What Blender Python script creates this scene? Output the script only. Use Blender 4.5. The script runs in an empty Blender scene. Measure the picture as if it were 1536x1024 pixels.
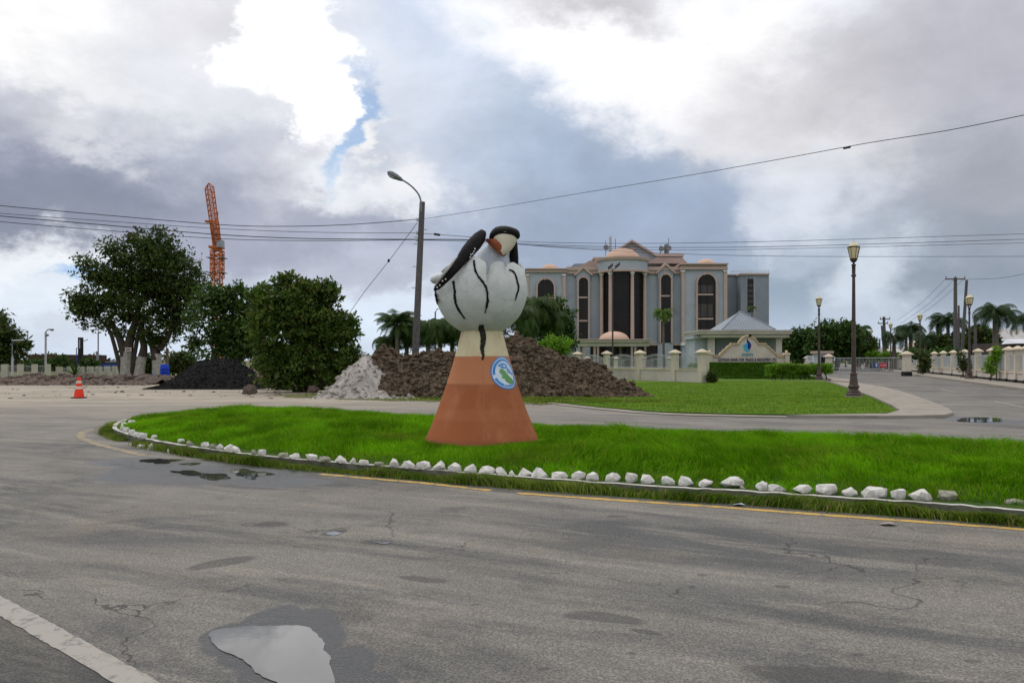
import bpy, bmesh, math, random
import numpy as np
from mathutils import Vector, Matrix, noise
from mathutils.bvhtree import BVHTree

R = math.radians
SC = bpy.context.scene
COL = SC.collection
random.seed(7)
RNG = np.random.default_rng(11)

# ------------------------------------------------------------------ camera
F, H, HOR = 1194.67, 1.6, 540.0           # focal length in photo pixels, eye height, horizon row
cam_data = bpy.data.cameras.new('camera')
cam_data.lens = 28.0
cam_data.sensor_width = 36.0
cam_data.shift_y = (HOR - 512.0) / 1536.0
cam_data.clip_start = 0.05
cam_data.clip_end = 6000
cam = bpy.data.objects.new('camera', cam_data)
cam.location = (0, 0, H)
cam.rotation_euler = (R(90), 0, 0)
COL.objects.link(cam)
SC.camera = cam
SC.view_settings.view_transform = 'Standard'
SC.view_settings.look = 'None'
SC.view_settings.exposure = 0.0
SC.view_settings.gamma = 1.0
SC.cycles.max_bounces = 4
SC.cycles.diffuse_bounces = 2
SC.cycles.glossy_bounces = 3
SC.cycles.transmission_bounces = 3
SC.cycles.transparent_max_bounces = 6
SC.cycles.use_denoising = True

# ------------------------------------------------------------------ world: Nishita sky + cloud layer in world directions
SUN_EL, SUN_AZ = R(62), R(-35)            # azimuth measured from +Y towards +X


def lin(c):
    return tuple(((v / 255) / 12.92 if v / 255 <= 0.04045 else ((v / 255 + 0.055) / 1.055) ** 2.4) for v in c)


world = bpy.data.worlds.new('World')
SC.world = world
world.use_nodes = True
WN, WL = world.node_tree.nodes, world.node_tree.links
WN.clear()


def wn(t, **kw):
    n = WN.new(t)
    for k, v in kw.items():
        setattr(n, k, v)
    return n


def wm(op, a, b=None, c=None, clamp=False):
    n = WN.new('ShaderNodeMath')
    n.operation = op
    n.use_clamp = clamp
    for i, v in enumerate((a, b, c)):
        if v is None:
            continue
        if isinstance(v, (int, float)):
            n.inputs[i].default_value = v
        else:
            WL.new(v, n.inputs[i])
    return n.outputs[0]


def build_sky():
    sky = wn('ShaderNodeTexSky', sky_type='NISHITA')
    sky.sun_disc = False
    sky.sun_elevation = SUN_EL
    sky.sun_rotation = SUN_AZ
    skym = wn('ShaderNodeVectorMath', operation='SCALE')
    WL.new(sky.outputs[0], skym.inputs[0])
    skym.inputs['Scale'].default_value = 0.12
    tc = wn('ShaderNodeTexCoord')
    sep = wn('ShaderNodeSeparateXYZ')
    WL.new(tc.outputs['Generated'], sep.inputs[0])
    az = wm('ARCTAN2', sep.outputs[0], sep.outputs[1])
    el = wm('ARCSINE', sep.outputs[2])

    def nz(scale, detail, rough=0.55, dist=0.0, stretch=1.6, color=True):
        mp = wn('ShaderNodeMapping')
        mp.inputs['Scale'].default_value = (1, 1, stretch)
        WL.new(tc.outputs['Generated'], mp.inputs[0])
        n = wn('ShaderNodeTexNoise')
        n.inputs['Scale'].default_value = scale
        n.inputs['Detail'].default_value = detail
        n.inputs['Roughness'].default_value = rough
        n.inputs['Distortion'].default_value = dist
        WL.new(mp.outputs[0], n.inputs['Vector'])
        return n.outputs['Color'] if color else n.outputs[0]
    na = nz(5.0, 2)
    nb = nz(14.0, 6, 0.64)
    sa = wn('ShaderNodeSeparateColor')
    WL.new(na, sa.inputs[0])
    a3 = sa.outputs[2]
    sb = wn('ShaderNodeSeparateColor')
    WL.new(nb, sb.inputs[0])
    f0, b3 = sb.outputs[0], sb.outputs[2]
    # warped angular coordinates (azimuth, elevation): broad billows and fine curls
    ae = wn('ShaderNodeCombineXYZ')
    WL.new(az, ae.inputs[0])
    WL.new(el, ae.inputs[1])
    va = wn('ShaderNodeVectorMath', operation='MULTIPLY_ADD')
    WL.new(na, va.inputs[0])
    va.inputs[1].default_value = (.17, .11, 0)
    WL.new(ae.outputs[0], va.inputs[2])
    vb = wn('ShaderNodeVectorMath', operation='MULTIPLY_ADD')
    WL.new(nb, vb.inputs[0])
    vb.inputs[1].default_value = (.135, .115, 0)
    WL.new(va.outputs[0], vb.inputs[2])
    WARP = ((.17 + .135) / 2, (.11 + .115) / 2)
    col = skym.outputs[0]

    def mix(fac, c_in, c, sky_in=None):
        m = wn('ShaderNodeMix', data_type='RGBA')
        WL.new(fac, m.inputs[0])
        WL.new(c_in, m.inputs[6])
        if sky_in is not None:
            WL.new(sky_in, m.inputs[7])
        else:
            m.inputs[7].default_value = (*c, 1)
        return m.outputs[2]

    def blob(px, py, rx, ry, rot, rgb, soft, gain=1.0, op=1.0, bluegap=False):
        nonlocal col
        a0 = math.atan((px - 768) / F)
        e0 = math.atan((HOR - py) / math.hypot(F, px - 768))
        mp = wn('ShaderNodeMapping', vector_type='TEXTURE')
        mp.inputs['Location'].default_value = (a0 + WARP[0], e0 + WARP[1], 0)
        mp.inputs['Rotation'].default_value = (0, 0, R(rot))
        mp.inputs['Scale'].default_value = (rx / F * (1 + soft), ry / F * (1 + soft), 1)
        WL.new(vb.outputs[0], mp.inputs[0])
        gr = wn('ShaderNodeTexGradient', gradient_type='SPHERICAL')
        WL.new(mp.outputs[0], gr.inputs[0])
        mr = wn('ShaderNodeMapRange', interpolation_type='SMOOTHSTEP')
        WL.new(gr.outputs['Fac'], mr.inputs[0])
        mr.inputs[1].default_value = 0
        mr.inputs[2].default_value = 1 - (1 - soft) / (1 + soft)
        mr.inputs[3].default_value = 0
        mr.inputs[4].default_value = op
        cc = tuple(v * gain for v in lin(rgb))
        col = mix(mr.outputs[0], col, cc, skym.outputs[0] if bluegap else None)

    # overall veil of pale cloud
    mrv = wn('ShaderNodeMapRange')
    WL.new(f0, mrv.inputs[0])
    mrv.inputs[1].default_value = .2
    mrv.inputs[2].default_value = .5
    mrv.inputs[3].default_value = .86
    mrv.inputs[4].default_value = 1
    col = mix(mrv.outputs[0], col, lin((214, 219, 230)))
    # clouds above and around the view
    zen = wn('ShaderNodeMapRange', interpolation_type='SMOOTHSTEP')
    WL.new(wm('ADD', el, wm('MULTIPLY', wm('SUBTRACT', a3, .5), .5)), zen.inputs[0])
    zen.inputs[1].default_value = .38
    zen.inputs[2].default_value = .62
    col = mix(zen.outputs[0], col, tuple(1.22 * v for v in lin((238, 238, 242))))
    for b in SKY_BLOBS:
        blob(*b)
    # pale air low over the horizon
    hz = wn('ShaderNodeMapRange', interpolation_type='SMOOTHSTEP')
    WL.new(el, hz.inputs[0])
    hz.inputs[1].default_value = .10
    hz.inputs[2].default_value = -.01
    hz.inputs[3].default_value = 0
    hz.inputs[4].default_value = .75
    col = mix(hz.outputs[0], col, lin((206, 220, 238)))
    # billow texture
    c1 = nz(7.0, 7, .58, .3, color=False)
    tex = wm('ADD', .66, wm('ADD', wm('MULTIPLY', c1, .44), wm('MULTIPLY', b3, .26)))
    sc = wn('ShaderNodeVectorMath', operation='SCALE')
    WL.new(col, sc.inputs[0])
    WL.new(tex, sc.inputs['Scale'])
    bg = wn('ShaderNodeBackground')
    WL.new(sc.outputs[0], bg.inputs[0])
    bg.inputs[1].default_value = 1.0
    out = wn('ShaderNodeOutputWorld')
    WL.new(bg.outputs[0], out.inputs[0])


SKY_BLOBS = [
    # px, py, rx, ry, rot, colour, softness, gain
    (660, 160, 210, 240, 0, (217, 225, 239), .8),
    (660, 30, 70, 60, 0, (208, 219, 237), .8),
    (840, 190, 150, 90, 0, (193, 206, 226), .8),
    (1000, 300, 280, 120, 0, (163, 179, 203), .75),
    (950, 370, 430, 62, 0, (160, 174, 197), .7),
    (1190, 440, 130, 70, 0, (152, 171, 190), .7),
    (1490, 400, 230, 110, 0, (146, 158, 173), .6),
    (1320, 425, 56, 60, 0, (208, 218, 231), .7),
    (1200, 350, 80, 45, 0, (184, 196, 211), .8),
    (1130, 330, 26, 34, 50, (205, 213, 228), .8),
    (1215, 288, 84, 46, -10, (220, 226, 237), .75),
    (960, 95, 260, 78, -22, (250, 250, 253), .5, 1.08),
    (1090, 50, 150, 70, 0, (250, 250, 252), .6, 1.05),
    (1225, 190, 165, 62, -12, (240, 241, 246), .45, 1.02),
    (1390, 110, 240, 80, 8, (207, 205, 210), .9),
    (1545, 130, 150, 150, 0, (186, 187, 198), .9),
    (1490, 265, 130, 60, 0, (164, 169, 180), .8),
    (900, -14, 110, 30, 0, (206, 205, 210), .9),
    (170, 290, 330, 96, 0, (138, 145, 164), .55),
    (60, 330, 300, 50, 0, (140, 147, 165), .6),
    (430, 370, 230, 58, 4, (172, 178, 196), .6),
    (330, 205, 130, 70, 0, (187, 193, 208), .8),
    (110, 40, 315, 100, 0, (253, 253, 254), .5, 1.03),
    (300, 116, 110, 60, 0, (224, 227, 234), .9),
    (270, 34, 80, 44, 0, (228, 228, 234), .9),
    (380, 45, 34, 56, 0, (254, 254, 255), .5, 1.3),
    (25, 168, 60, 44, 0, (184, 188, 203), .9),
    (120, 190, 70, 22, -12, (222, 224, 232), .9),
    (455, 95, 58, 105, 0, (255, 255, 255), .32, 1.5),
    (470, 205, 50, 75, 0, (255, 255, 255), .34, 1.4),
    (430, 265, 70, 50, 20, (214, 215, 226), .8),
    (500, 295, 70, 32, -20, (238, 241, 247), .6),
    (600, 290, 56, 34, 0, (242, 244, 250), .7),
    (512, 205, 20, 85, -14, (110, 170, 240), .5, 1.0, .95, True),
    (540, 215, 14, 34, 0, (250, 251, 253), .6),
    (30, 410, 120, 46, 0, (240, 245, 251), .5, 1.05),
    (120, 445, 150, 28, 0, (230, 239, 249), .5, 1.02),
    (75, 402, 26, 10, 10, (175, 208, 246), .8),
    (500, 500, 240, 62, 0, (220, 232, 246), .7),
    (570, 415, 120, 26, 0, (188, 194, 210), .8),
]
build_sky()

sun_data = bpy.data.lights.new('sun', 'SUN')
sun_data.energy = 1.1
sun_data.angle = R(16)
sun_data.color = (1.0, 0.96, 0.9)
sun = bpy.data.objects.new('sun', sun_data)
d = Vector((math.sin(SUN_AZ) * math.cos(SUN_EL), math.cos(SUN_AZ) * math.cos(SUN_EL), math.sin(SUN_EL)))
sun.rotation_euler = d.to_track_quat('Z', 'Y').to_euler()
COL.objects.link(sun)


# ------------------------------------------------------------------ helpers
def G(px, py, z=0.0):
    Y = F * (H - z) / (py - HOR)
    return Vector(((px - 768) / F * Y, Y, z))


def A(px, py, Y):
    return Vector(((px - 768) / F * Y, Y, H + (HOR - py) / F * Y))


def X(px, Y):
    return (px - 768) / F * Y


ORI = {}


def tag(o, label=None, cat=None, group=None, kind=None):
    if label: o['label'] = label
    if cat: o['category'] = cat
    if group: o['group'] = group
    if kind: o['kind'] = kind
    return o


def thing(name, loc, label, cat, group=None):
    o = bpy.data.objects.new(name, None)
    o.empty_display_size = .2
    COL.objects.link(o)
    o.location = loc
    ORI[o] = Vector(loc)
    return tag(o, label, cat, group)


def link(name, me, m, parent, origin):
    o = bpy.data.objects.new(name, me)
    COL.objects.link(o)
    for mm in (m if isinstance(m, (list, tuple)) else [m]):
        if mm is not None:
            me.materials.append(mm)
    if parent is not None:
        o.parent = parent
        ORI[o] = origin
    else:
        o.location = origin
        ORI[o] = origin
    return o


class MB:
    def __init__(self):
        self.v, self.f, self.mi, self.m = [], [], [], 0

    def add(self, vs, fs):
        b = len(self.v)
        self.v += [tuple(p) for p in vs]
        self.f += [tuple(i + b for i in f) for f in fs]
        self.mi += [self.m] * len(fs)
        return self

    def box(self, x0, x1, y0, y1, z0, z1):
        return self.add([(x0, y0, z0), (x1, y0, z0), (x1, y1, z0), (x0, y1, z0), (x0, y0, z1), (x1, y0, z1), (x1, y1, z1), (x0, y1, z1)],
                        [(0, 3, 2, 1), (4, 5, 6, 7), (0, 1, 5, 4), (1, 2, 6, 5), (2, 3, 7, 6), (3, 0, 4, 7)])

    def obox(self, a, b, w, z0, z1):
        """box standing along the ground segment a-b"""
        a, b = Vector((a[0], a[1], 0)), Vector((b[0], b[1], 0))
        t = (b - a).normalized()
        n = Vector((-t.y, t.x, 0)) * w / 2
        q = [a + n, a - n, b - n, b + n]
        return self.prism([(p.x, p.y) for p in q], z0, z1)

    def prism(self, poly, z0, z1, tops=None):
        n = len(poly)
        area = sum(poly[i][0] * poly[(i + 1) % n][1] - poly[(i + 1) % n][0] * poly[i][1] for i in range(n))
        if area < 0: poly = poly[::-1]
        vs = [(p[0], p[1], z0) for p in poly] + [(p[0], p[1], z1) for p in poly]
        fs = [tuple(range(n))[::-1], tuple(range(n, 2 * n))]
        fs += [(i, (i + 1) % n, n + (i + 1) % n, n + i) for i in range(n)]
        return self.add(vs, fs)

    def vprism(self, poly, y0, y1):
        """polygon in x,z pushed along y (y0 front)"""
        n = len(poly)
        area = sum(poly[i][0] * poly[(i + 1) % n][1] - poly[(i + 1) % n][0] * poly[i][1] for i in range(n))
        if area < 0: poly = poly[::-1]
        vs = [(p[0], y0, p[1]) for p in poly] + [(p[0], y1, p[1]) for p in poly]
        fs = [tuple(range(n)), tuple(range(n, 2 * n))[::-1]]
        fs += [((i + 1) % n, i, n + i, n + (i + 1) % n) for i in range(n)]
        return self.add(vs, fs)

    def band(self, outer, inner, y0, y1):
        """frame between two x,z outlines of equal length (open polylines), pushed along y"""
        n = len(outer)
        vs = [(p[0], y0, p[1]) for p in outer] + [(p[0], y0, p[1]) for p in inner] + \
             [(p[0], y1, p[1]) for p in outer] + [(p[0], y1, p[1]) for p in inner]
        fs = []
        for i in range(n - 1):
            fs += [(i, i + 1, n + i + 1, n + i), (2 * n + i + 1, 2 * n + i, 3 * n + i, 3 * n + i + 1),
                   (i + 1, i, 2 * n + i, 2 * n + i + 1), (n + i, n + i + 1, 3 * n + i + 1, 3 * n + i)]
        fs += [(0, n, 3 * n, 2 * n), (2 * n - 1, n - 1, 3 * n - 1, 4 * n - 1)]
        return self.add(vs, fs)

    def tube(self, pts, r, seg=8, cap=True):
        pts = [Vector(p) for p in pts]
        rs = r if isinstance(r, (list, tuple)) else [r] * len(pts)
        rings = []
        up = Vector((0, 0, 1))
        for i, p in enumerate(pts):
            t = (pts[min(i + 1, len(pts) - 1)] - pts[max(i - 1, 0)])
            t = t.normalized() if t.length > 1e-9 else Vector((0, 0, 1))
            a = up if abs(t.z) < .93 else Vector((1, 0, 0))
            u = t.cross(a).normalized()
            v = t.cross(u).normalized()
            rings.append([p + (u * math.cos(2 * math.pi * k / seg) + v * math.sin(2 * math.pi * k / seg)) * rs[i] for k in range(seg)])
        vs = [q for ring in rings for q in ring]
        fs = []
        for i in range(len(pts) - 1):
            for k in range(seg):
                k2 = (k + 1) % seg
                fs.append((i * seg + k, i * seg + k2, (i + 1) * seg + k2, (i + 1) * seg + k))
        if cap:
            fs.append(tuple(range(seg)))
            fs.append(tuple((len(pts) - 1) * seg + k for k in range(seg))[::-1])
        return self.add(vs, fs)

    def lathe(self, c, prof, seg=24, a0=0.0, a1=2 * math.pi):
        """profile of (radius, z) turned about the vertical through c"""
        full = abs(a1 - a0 - 2 * math.pi) < 1e-6
        n = seg if full else seg + 1
        vs = []
        for r_, z in prof:
            for k in range(n):
                t = a0 + (a1 - a0) * k / seg
                vs.append((c[0] + r_ * math.cos(t), c[1] + r_ * math.sin(t), c[2] + z))
        fs = []
        for i in range(len(prof) - 1):
            for k in range(seg):
                k2 = (k + 1) % n
                fs.append((i * n + k, i * n + k2, (i + 1) * n + k2, (i + 1) * n + k))
        if full:
            fs.append(tuple(range(n))[::-1])
            fs.append(tuple((len(prof) - 1) * n + k for k in range(n)))
        return self.add(vs, fs)

    def loft(self, secs, seg=20):
        """secs: (centre, half axis u, half axis v) ellipses"""
        vs = []
        for c, u, v in secs:
            c, u, v = Vector(c), Vector(u), Vector(v)
            for k in range(seg):
                t = 2 * math.pi * k / seg
                vs.append(c + u * math.cos(t) + v * math.sin(t))
        fs = []
        for i in range(len(secs) - 1):
            for k in range(seg):
                k2 = (k + 1) % seg
                fs.append((i * seg + k, i * seg + k2, (i + 1) * seg + k2, (i + 1) * seg + k))
        fs.append(tuple(range(seg))[::-1])
        fs.append(tuple((len(secs) - 1) * seg + k for k in range(seg)))
        return self.add(vs, fs)

    def ball(self, c, rx, ry, rz, seg=20, rings=12, zmin=-1.0):
        prof = []
        for i in range(rings + 1):
            t = -math.pi / 2 + math.pi * i / rings
            s = max(math.sin(t), zmin)
            prof.append((math.sqrt(max(0, 1 - s * s)), s))
        vs = [(c[0] + rx * r_ * math.cos(2 * math.pi * k / seg), c[1] + ry * r_ * math.sin(2 * math.pi * k / seg), c[2] + rz * z)
              for r_, z in prof for k in range(seg)]
        fs = [(i * seg + k, i * seg + (k + 1) % seg, (i + 1) * seg + (k + 1) % seg, (i + 1) * seg + k) for i in range(rings) for k in range(seg)]
        return self.add(vs, fs)

    def build(self, name, m, parent=None, smooth=False, origin=None, bevel=0.0):
        if origin is None:
            origin = ORI[parent] if parent is not None else Vector((0, 0, 0))
        me = bpy.data.meshes.new(name)
        me.from_pydata([(p[0] - origin.x, p[1] - origin.y, p[2] - origin.z) for p in self.v], [], self.f)
        me.validate()
        bm = bmesh.new()
        bm.from_mesh(me)
        bmesh.ops.remove_doubles(bm, verts=bm.verts, dist=1e-5)
        bmesh.ops.recalc_face_normals(bm, faces=bm.faces)
        if bevel:
            bmesh.ops.bevel(bm, geom=list(bm.edges), offset=bevel, segments=2, affect='EDGES', profile=.6)
        bm.to_mesh(me)
        bm.free()
        if len(self.mi) == len(me.polygons) and max(self.mi or [0]):
            me.polygons.foreach_set('material_index', self.mi)
        if smooth:
            me.polygons.foreach_set('use_smooth', [True] * len(me.polygons))
            if smooth != 'all':
                me.set_sharp_from_angle(angle=R(38))
        return link(name, me, m, parent, origin)


def np_mesh(name, V, Fc, m, parent=None, smooth=False, origin=None):
    if origin is None:
        origin = ORI[parent] if parent is not None else Vector((0, 0, 0))
    V = np.asarray(V, dtype=np.float32) - np.array(origin, dtype=np.float32)
    Fc = np.asarray(Fc, dtype=np.int32)
    me = bpy.data.meshes.new(name)
    me.vertices.add(len(V))
    me.vertices.foreach_set('co', V.ravel())
    k = Fc.shape[1]
    me.loops.add(Fc.size)
    me.loops.foreach_set('vertex_index', Fc.ravel())
    me.polygons.add(len(Fc))
    me.polygons.foreach_set('loop_start', np.arange(0, Fc.size, k, dtype=np.int32))
    me.update(calc_edges=True)
    if smooth:
        me.polygons.foreach_set('use_smooth', np.ones(len(Fc), dtype=bool))
    return link(name, me, m, parent, origin)


def copy_tree(o, parent=None):
    c = o.copy()
    COL.objects.link(c)
    if parent is not None:
        c.parent = parent
    for ch in list(o.children):
        copy_tree(ch, c)
    return c


class VN:
    """value noise on numpy arrays"""
    def __init__(self, seed):
        self.t = np.random.default_rng(seed).random((128, 128))

    def __call__(self, x, y):
        xi, yi = np.floor(x).astype(int), np.floor(y).astype(int)
        fx, fy = x - xi, y - yi
        fx, fy = fx * fx * (3 - 2 * fx), fy * fy * (3 - 2 * fy)
        g = lambda a, b: self.t[a % 128, b % 128]
        return (g(xi, yi) * (1 - fx) + g(xi + 1, yi) * fx) * (1 - fy) + (g(xi, yi + 1) * (1 - fx) + g(xi + 1, yi + 1) * fx) * fy

    def fbm(self, x, y, o=4):
        s, a, t = 0, .5, 0
        for i in range(o):
            s = s + a * self(x * 2 ** i + 17 * i, y * 2 ** i + 31 * i)
            t += a
            a *= .5
        return s / t


VNA, VNB = VN(3), VN(5)


def spline(pts, n=8, closed=False):
    pts = [Vector(p) for p in pts]
    out = []
    N = len(pts)
    for i in range(N if closed else N - 1):
        if closed:
            p0, p1, p2, p3 = pts[(i - 1) % N], pts[i], pts[(i + 1) % N], pts[(i + 2) % N]
        else:
            p0, p1, p2, p3 = pts[max(i - 1, 0)], pts[i], pts[i + 1], pts[min(i + 2, N - 1)]
        for k in range(n):
            t = k / n
            out.append(.5 * ((2 * p1) + (p2 - p0) * t + (2 * p0 - 5 * p1 + 4 * p2 - p3) * t * t + (3 * p1 - p0 - 3 * p2 + p3) * t ** 3))
    if not closed: out.append(pts[-1])
    return out


# ------------------------------------------------------------------ materials
class NT:
    def __init__(self, name):
        self.m = bpy.data.materials.new(name)
        self.m.use_nodes = True
        self.N, self.L = self.m.node_tree.nodes, self.m.node_tree.links
        self.N.clear()
        self.out = self.N.new('ShaderNodeOutputMaterial')
        self.tc = self.N.new('ShaderNodeTexCoord')

    def n(self, t, **kw):
        x = self.N.new(t)
        for k, v in kw.items(): setattr(x, k, v)
        return x

    def set(self, sock, v):
        if hasattr(v, 'node'): self.L.new(v, sock)
        elif isinstance(v, tuple) and len(v) == 3 and sock.type == 'RGBA': sock.default_value = (*v, 1)
        else: sock.default_value = v

    def math(self, op, a, b=0.0, clamp=False):
        x = self.n('ShaderNodeMath', operation=op)
        x.use_clamp = clamp
        self.set(x.inputs[0], a)
        self.set(x.inputs[1], b)
        return x.outputs[0]

    def noise(self, scale, detail=5, rough=.55, dist=0, vec=None, stretch=None, rot=0):
        x = self.n('ShaderNodeTexNoise')
        x.inputs['Scale'].default_value = scale
        x.inputs['Detail'].default_value = detail
        x.inputs['Roughness'].default_value = rough
        x.inputs['Distortion'].default_value = dist
        v = vec if vec is not None else self.tc.outputs['Object']
        if rot:
            mp = self.n('ShaderNodeMapping')
            mp.inputs['Rotation'].default_value = (0, 0, -rot)
            self.L.new(v, mp.inputs[0])
            v = mp.outputs[0]
        if stretch:
            mp = self.n('ShaderNodeMapping')
            mp.inputs['Scale'].default_value = stretch
            self.L.new(v, mp.inputs[0])
            v = mp.outputs[0]
        self.L.new(v, x.inputs['Vector'])
        return x.outputs[0]

    def mr(self, v, a, b, c=0.0, d=1.0, smooth=True):
        x = self.n('ShaderNodeMapRange', interpolation_type='SMOOTHSTEP' if smooth else 'LINEAR')
        self.set(x.inputs[0], v)
        for i, q in enumerate((a, b, c, d)): x.inputs[i + 1].default_value = q
        return x.outputs[0]

    def mix(self, f, a, b, blend='MIX'):
        x = self.n('ShaderNodeMix', data_type='RGBA', blend_type=blend)
        self.set(x.inputs[0], f)
        self.set(x.inputs[6], a)
        self.set(x.inputs[7], b)
        return x.outputs[2]

    def bump(self, h, strength, dist=.02, prev=None):
        x = self.n('ShaderNodeBump')
        x.inputs['Strength'].default_value = strength
        x.inputs['Distance'].default_value = dist
        self.L.new(h, x.inputs['Height'])
        if prev is not None: self.L.new(prev, x.inputs['Normal'])
        return x.outputs[0]

    def bsdf(self, col, rough=.8, spec=.3, normal=None, metallic=0.0):
        b = self.n('ShaderNodeBsdfPrincipled')
        self.set(b.inputs['Base Color'], col)
        self.set(b.inputs['Roughness'], rough)
        b.inputs['Specular IOR Level'].default_value = spec
        b.inputs['Metallic'].default_value = metallic
        if normal is not None: self.L.new(normal, b.inputs['Normal'])
        self.L.new(b.outputs[0], self.out.inputs[0])
        return b


def mat(name, c1, c2=None, scale=3.0, rough=.8, bump=.0, bscale=25, spec=.14, metallic=0.0, dirt=None, dirt_amt=.5, dscale=1.2):
    t = NT(name)
    c2 = c2 or tuple(v * .8 for v in c1)
    col = t.mix(t.mr(t.noise(scale, 8, .6), .3, .7), c1, c2)
    if dirt:
        col = t.mix(t.mr(t.noise(dscale, 9, .65, .6), .5, .75, 0, dirt_amt), col, dirt)
    nrm = t.bump(t.noise(bscale, 6, .6), bump, .03) if bump else None
    t.bsdf(col, rough, spec, nrm, metallic)
    return t.m


def leafmat(name, cols, trans=.35, rough=.6, spec=.22, dry=None):
    t = NT(name)
    g = t.n('ShaderNodeNewGeometry')
    rmp = t.n('ShaderNodeValToRGB')
    e = rmp.color_ramp.elements
    while len(e) < len(cols): e.new(.5)
    for i, c in enumerate(cols):
        e[i].position = i / (len(cols) - 1)
        e[i].color = (*c, 1)
    t.L.new(g.outputs['Random Per Island'], rmp.inputs[0])
    col = t.mix(t.mr(t.noise(.8, 3), .46, .66, 0, .55), rmp.outputs[0], tuple(v * 1.7 for v in cols[len(cols) // 2]))
    col = t.mix(t.mr(t.noise(1.6, 2, vec=t.tc.outputs['Object'], stretch=(1.1, .9, 1)), .50, .62, 0, .45), col, tuple(v * .55 for v in cols[0]))  # noise clumps put inner foliage shading into the leaf colour
    if dry:
        col = t.mix(t.mr(t.noise(.7, 4, .65, .4), .52, .72, 0, .5), col, dry)
    p = t.n('ShaderNodeBsdfPrincipled')
    t.set(p.inputs['Base Color'], col)
    p.inputs['Roughness'].default_value = rough
    p.inputs['Specular IOR Level'].default_value = spec
    tr = t.n('ShaderNodeBsdfTranslucent')
    t.set(tr.inputs[0], col)
    m = t.n('ShaderNodeMixShader')
    m.inputs[0].default_value = trans
    t.L.new(p.outputs[0], m.inputs[1])
    t.L.new(tr.outputs[0], m.inputs[2])
    t.L.new(m.outputs[0], t.out.inputs[0])
    return t.m


def ell(px, py, rx, ry, rot=0.0):
    """ground ellipse under a photo-pixel ellipse: centre, half axes in metres, turn"""
    Y = F * H / (py - HOR)
    return ((px - 768) / F * Y, Y, rx / F * Y, ry * Y * Y / (F * H), rot)


# tar patches and damp stains lying in the road surface
STAINS = [ell(332, 845, 22, 15, -.7), ell(638, 869, 52, 5, -.25), ell(905, 925, 62, 9, -.45), ell(962, 948, 24, 4, -.4), ell(408, 786, 26, 5), ell(500, 797, 16, 6), ell(570, 811, 24, 5, -.4),
          ell(1174, 879, 13, 3), ell(1048, 863, 9, 2.5), ell(1285, 978, 8, 3), ell(1040, 881, 8, 2), ell(1465, 996, 10, 4), ell(950, 980, 7, 2), ell(700, 905, 5, 2), ell(930, 775, 20, 2), ell(820, 1005, 14, 3),
          ell(1240, 1012, 130, 20, -.2), ell(1400, 1035, 70, 10)]
WETS = [ell(352, 950, 48, 20), ell(350, 968, 48, 18), ell(385, 985, 60, 20), ell(420, 1010, 60, 24), ell(402, 932, 44, 27), ell(452, 940, 52, 30), ell(478, 962, 34, 36), ell(512, 1000, 48, 34), ell(440, 1000, 84, 26), ell(555, 1026, 44, 20), ell(480, 1060, 110, 40), ell(310, 706, 165, 19, -.16), ell(420, 722, 80, 8, -.14), ell(190, 692, 50, 7), ell(1475, 630, 55, 6)]


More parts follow.
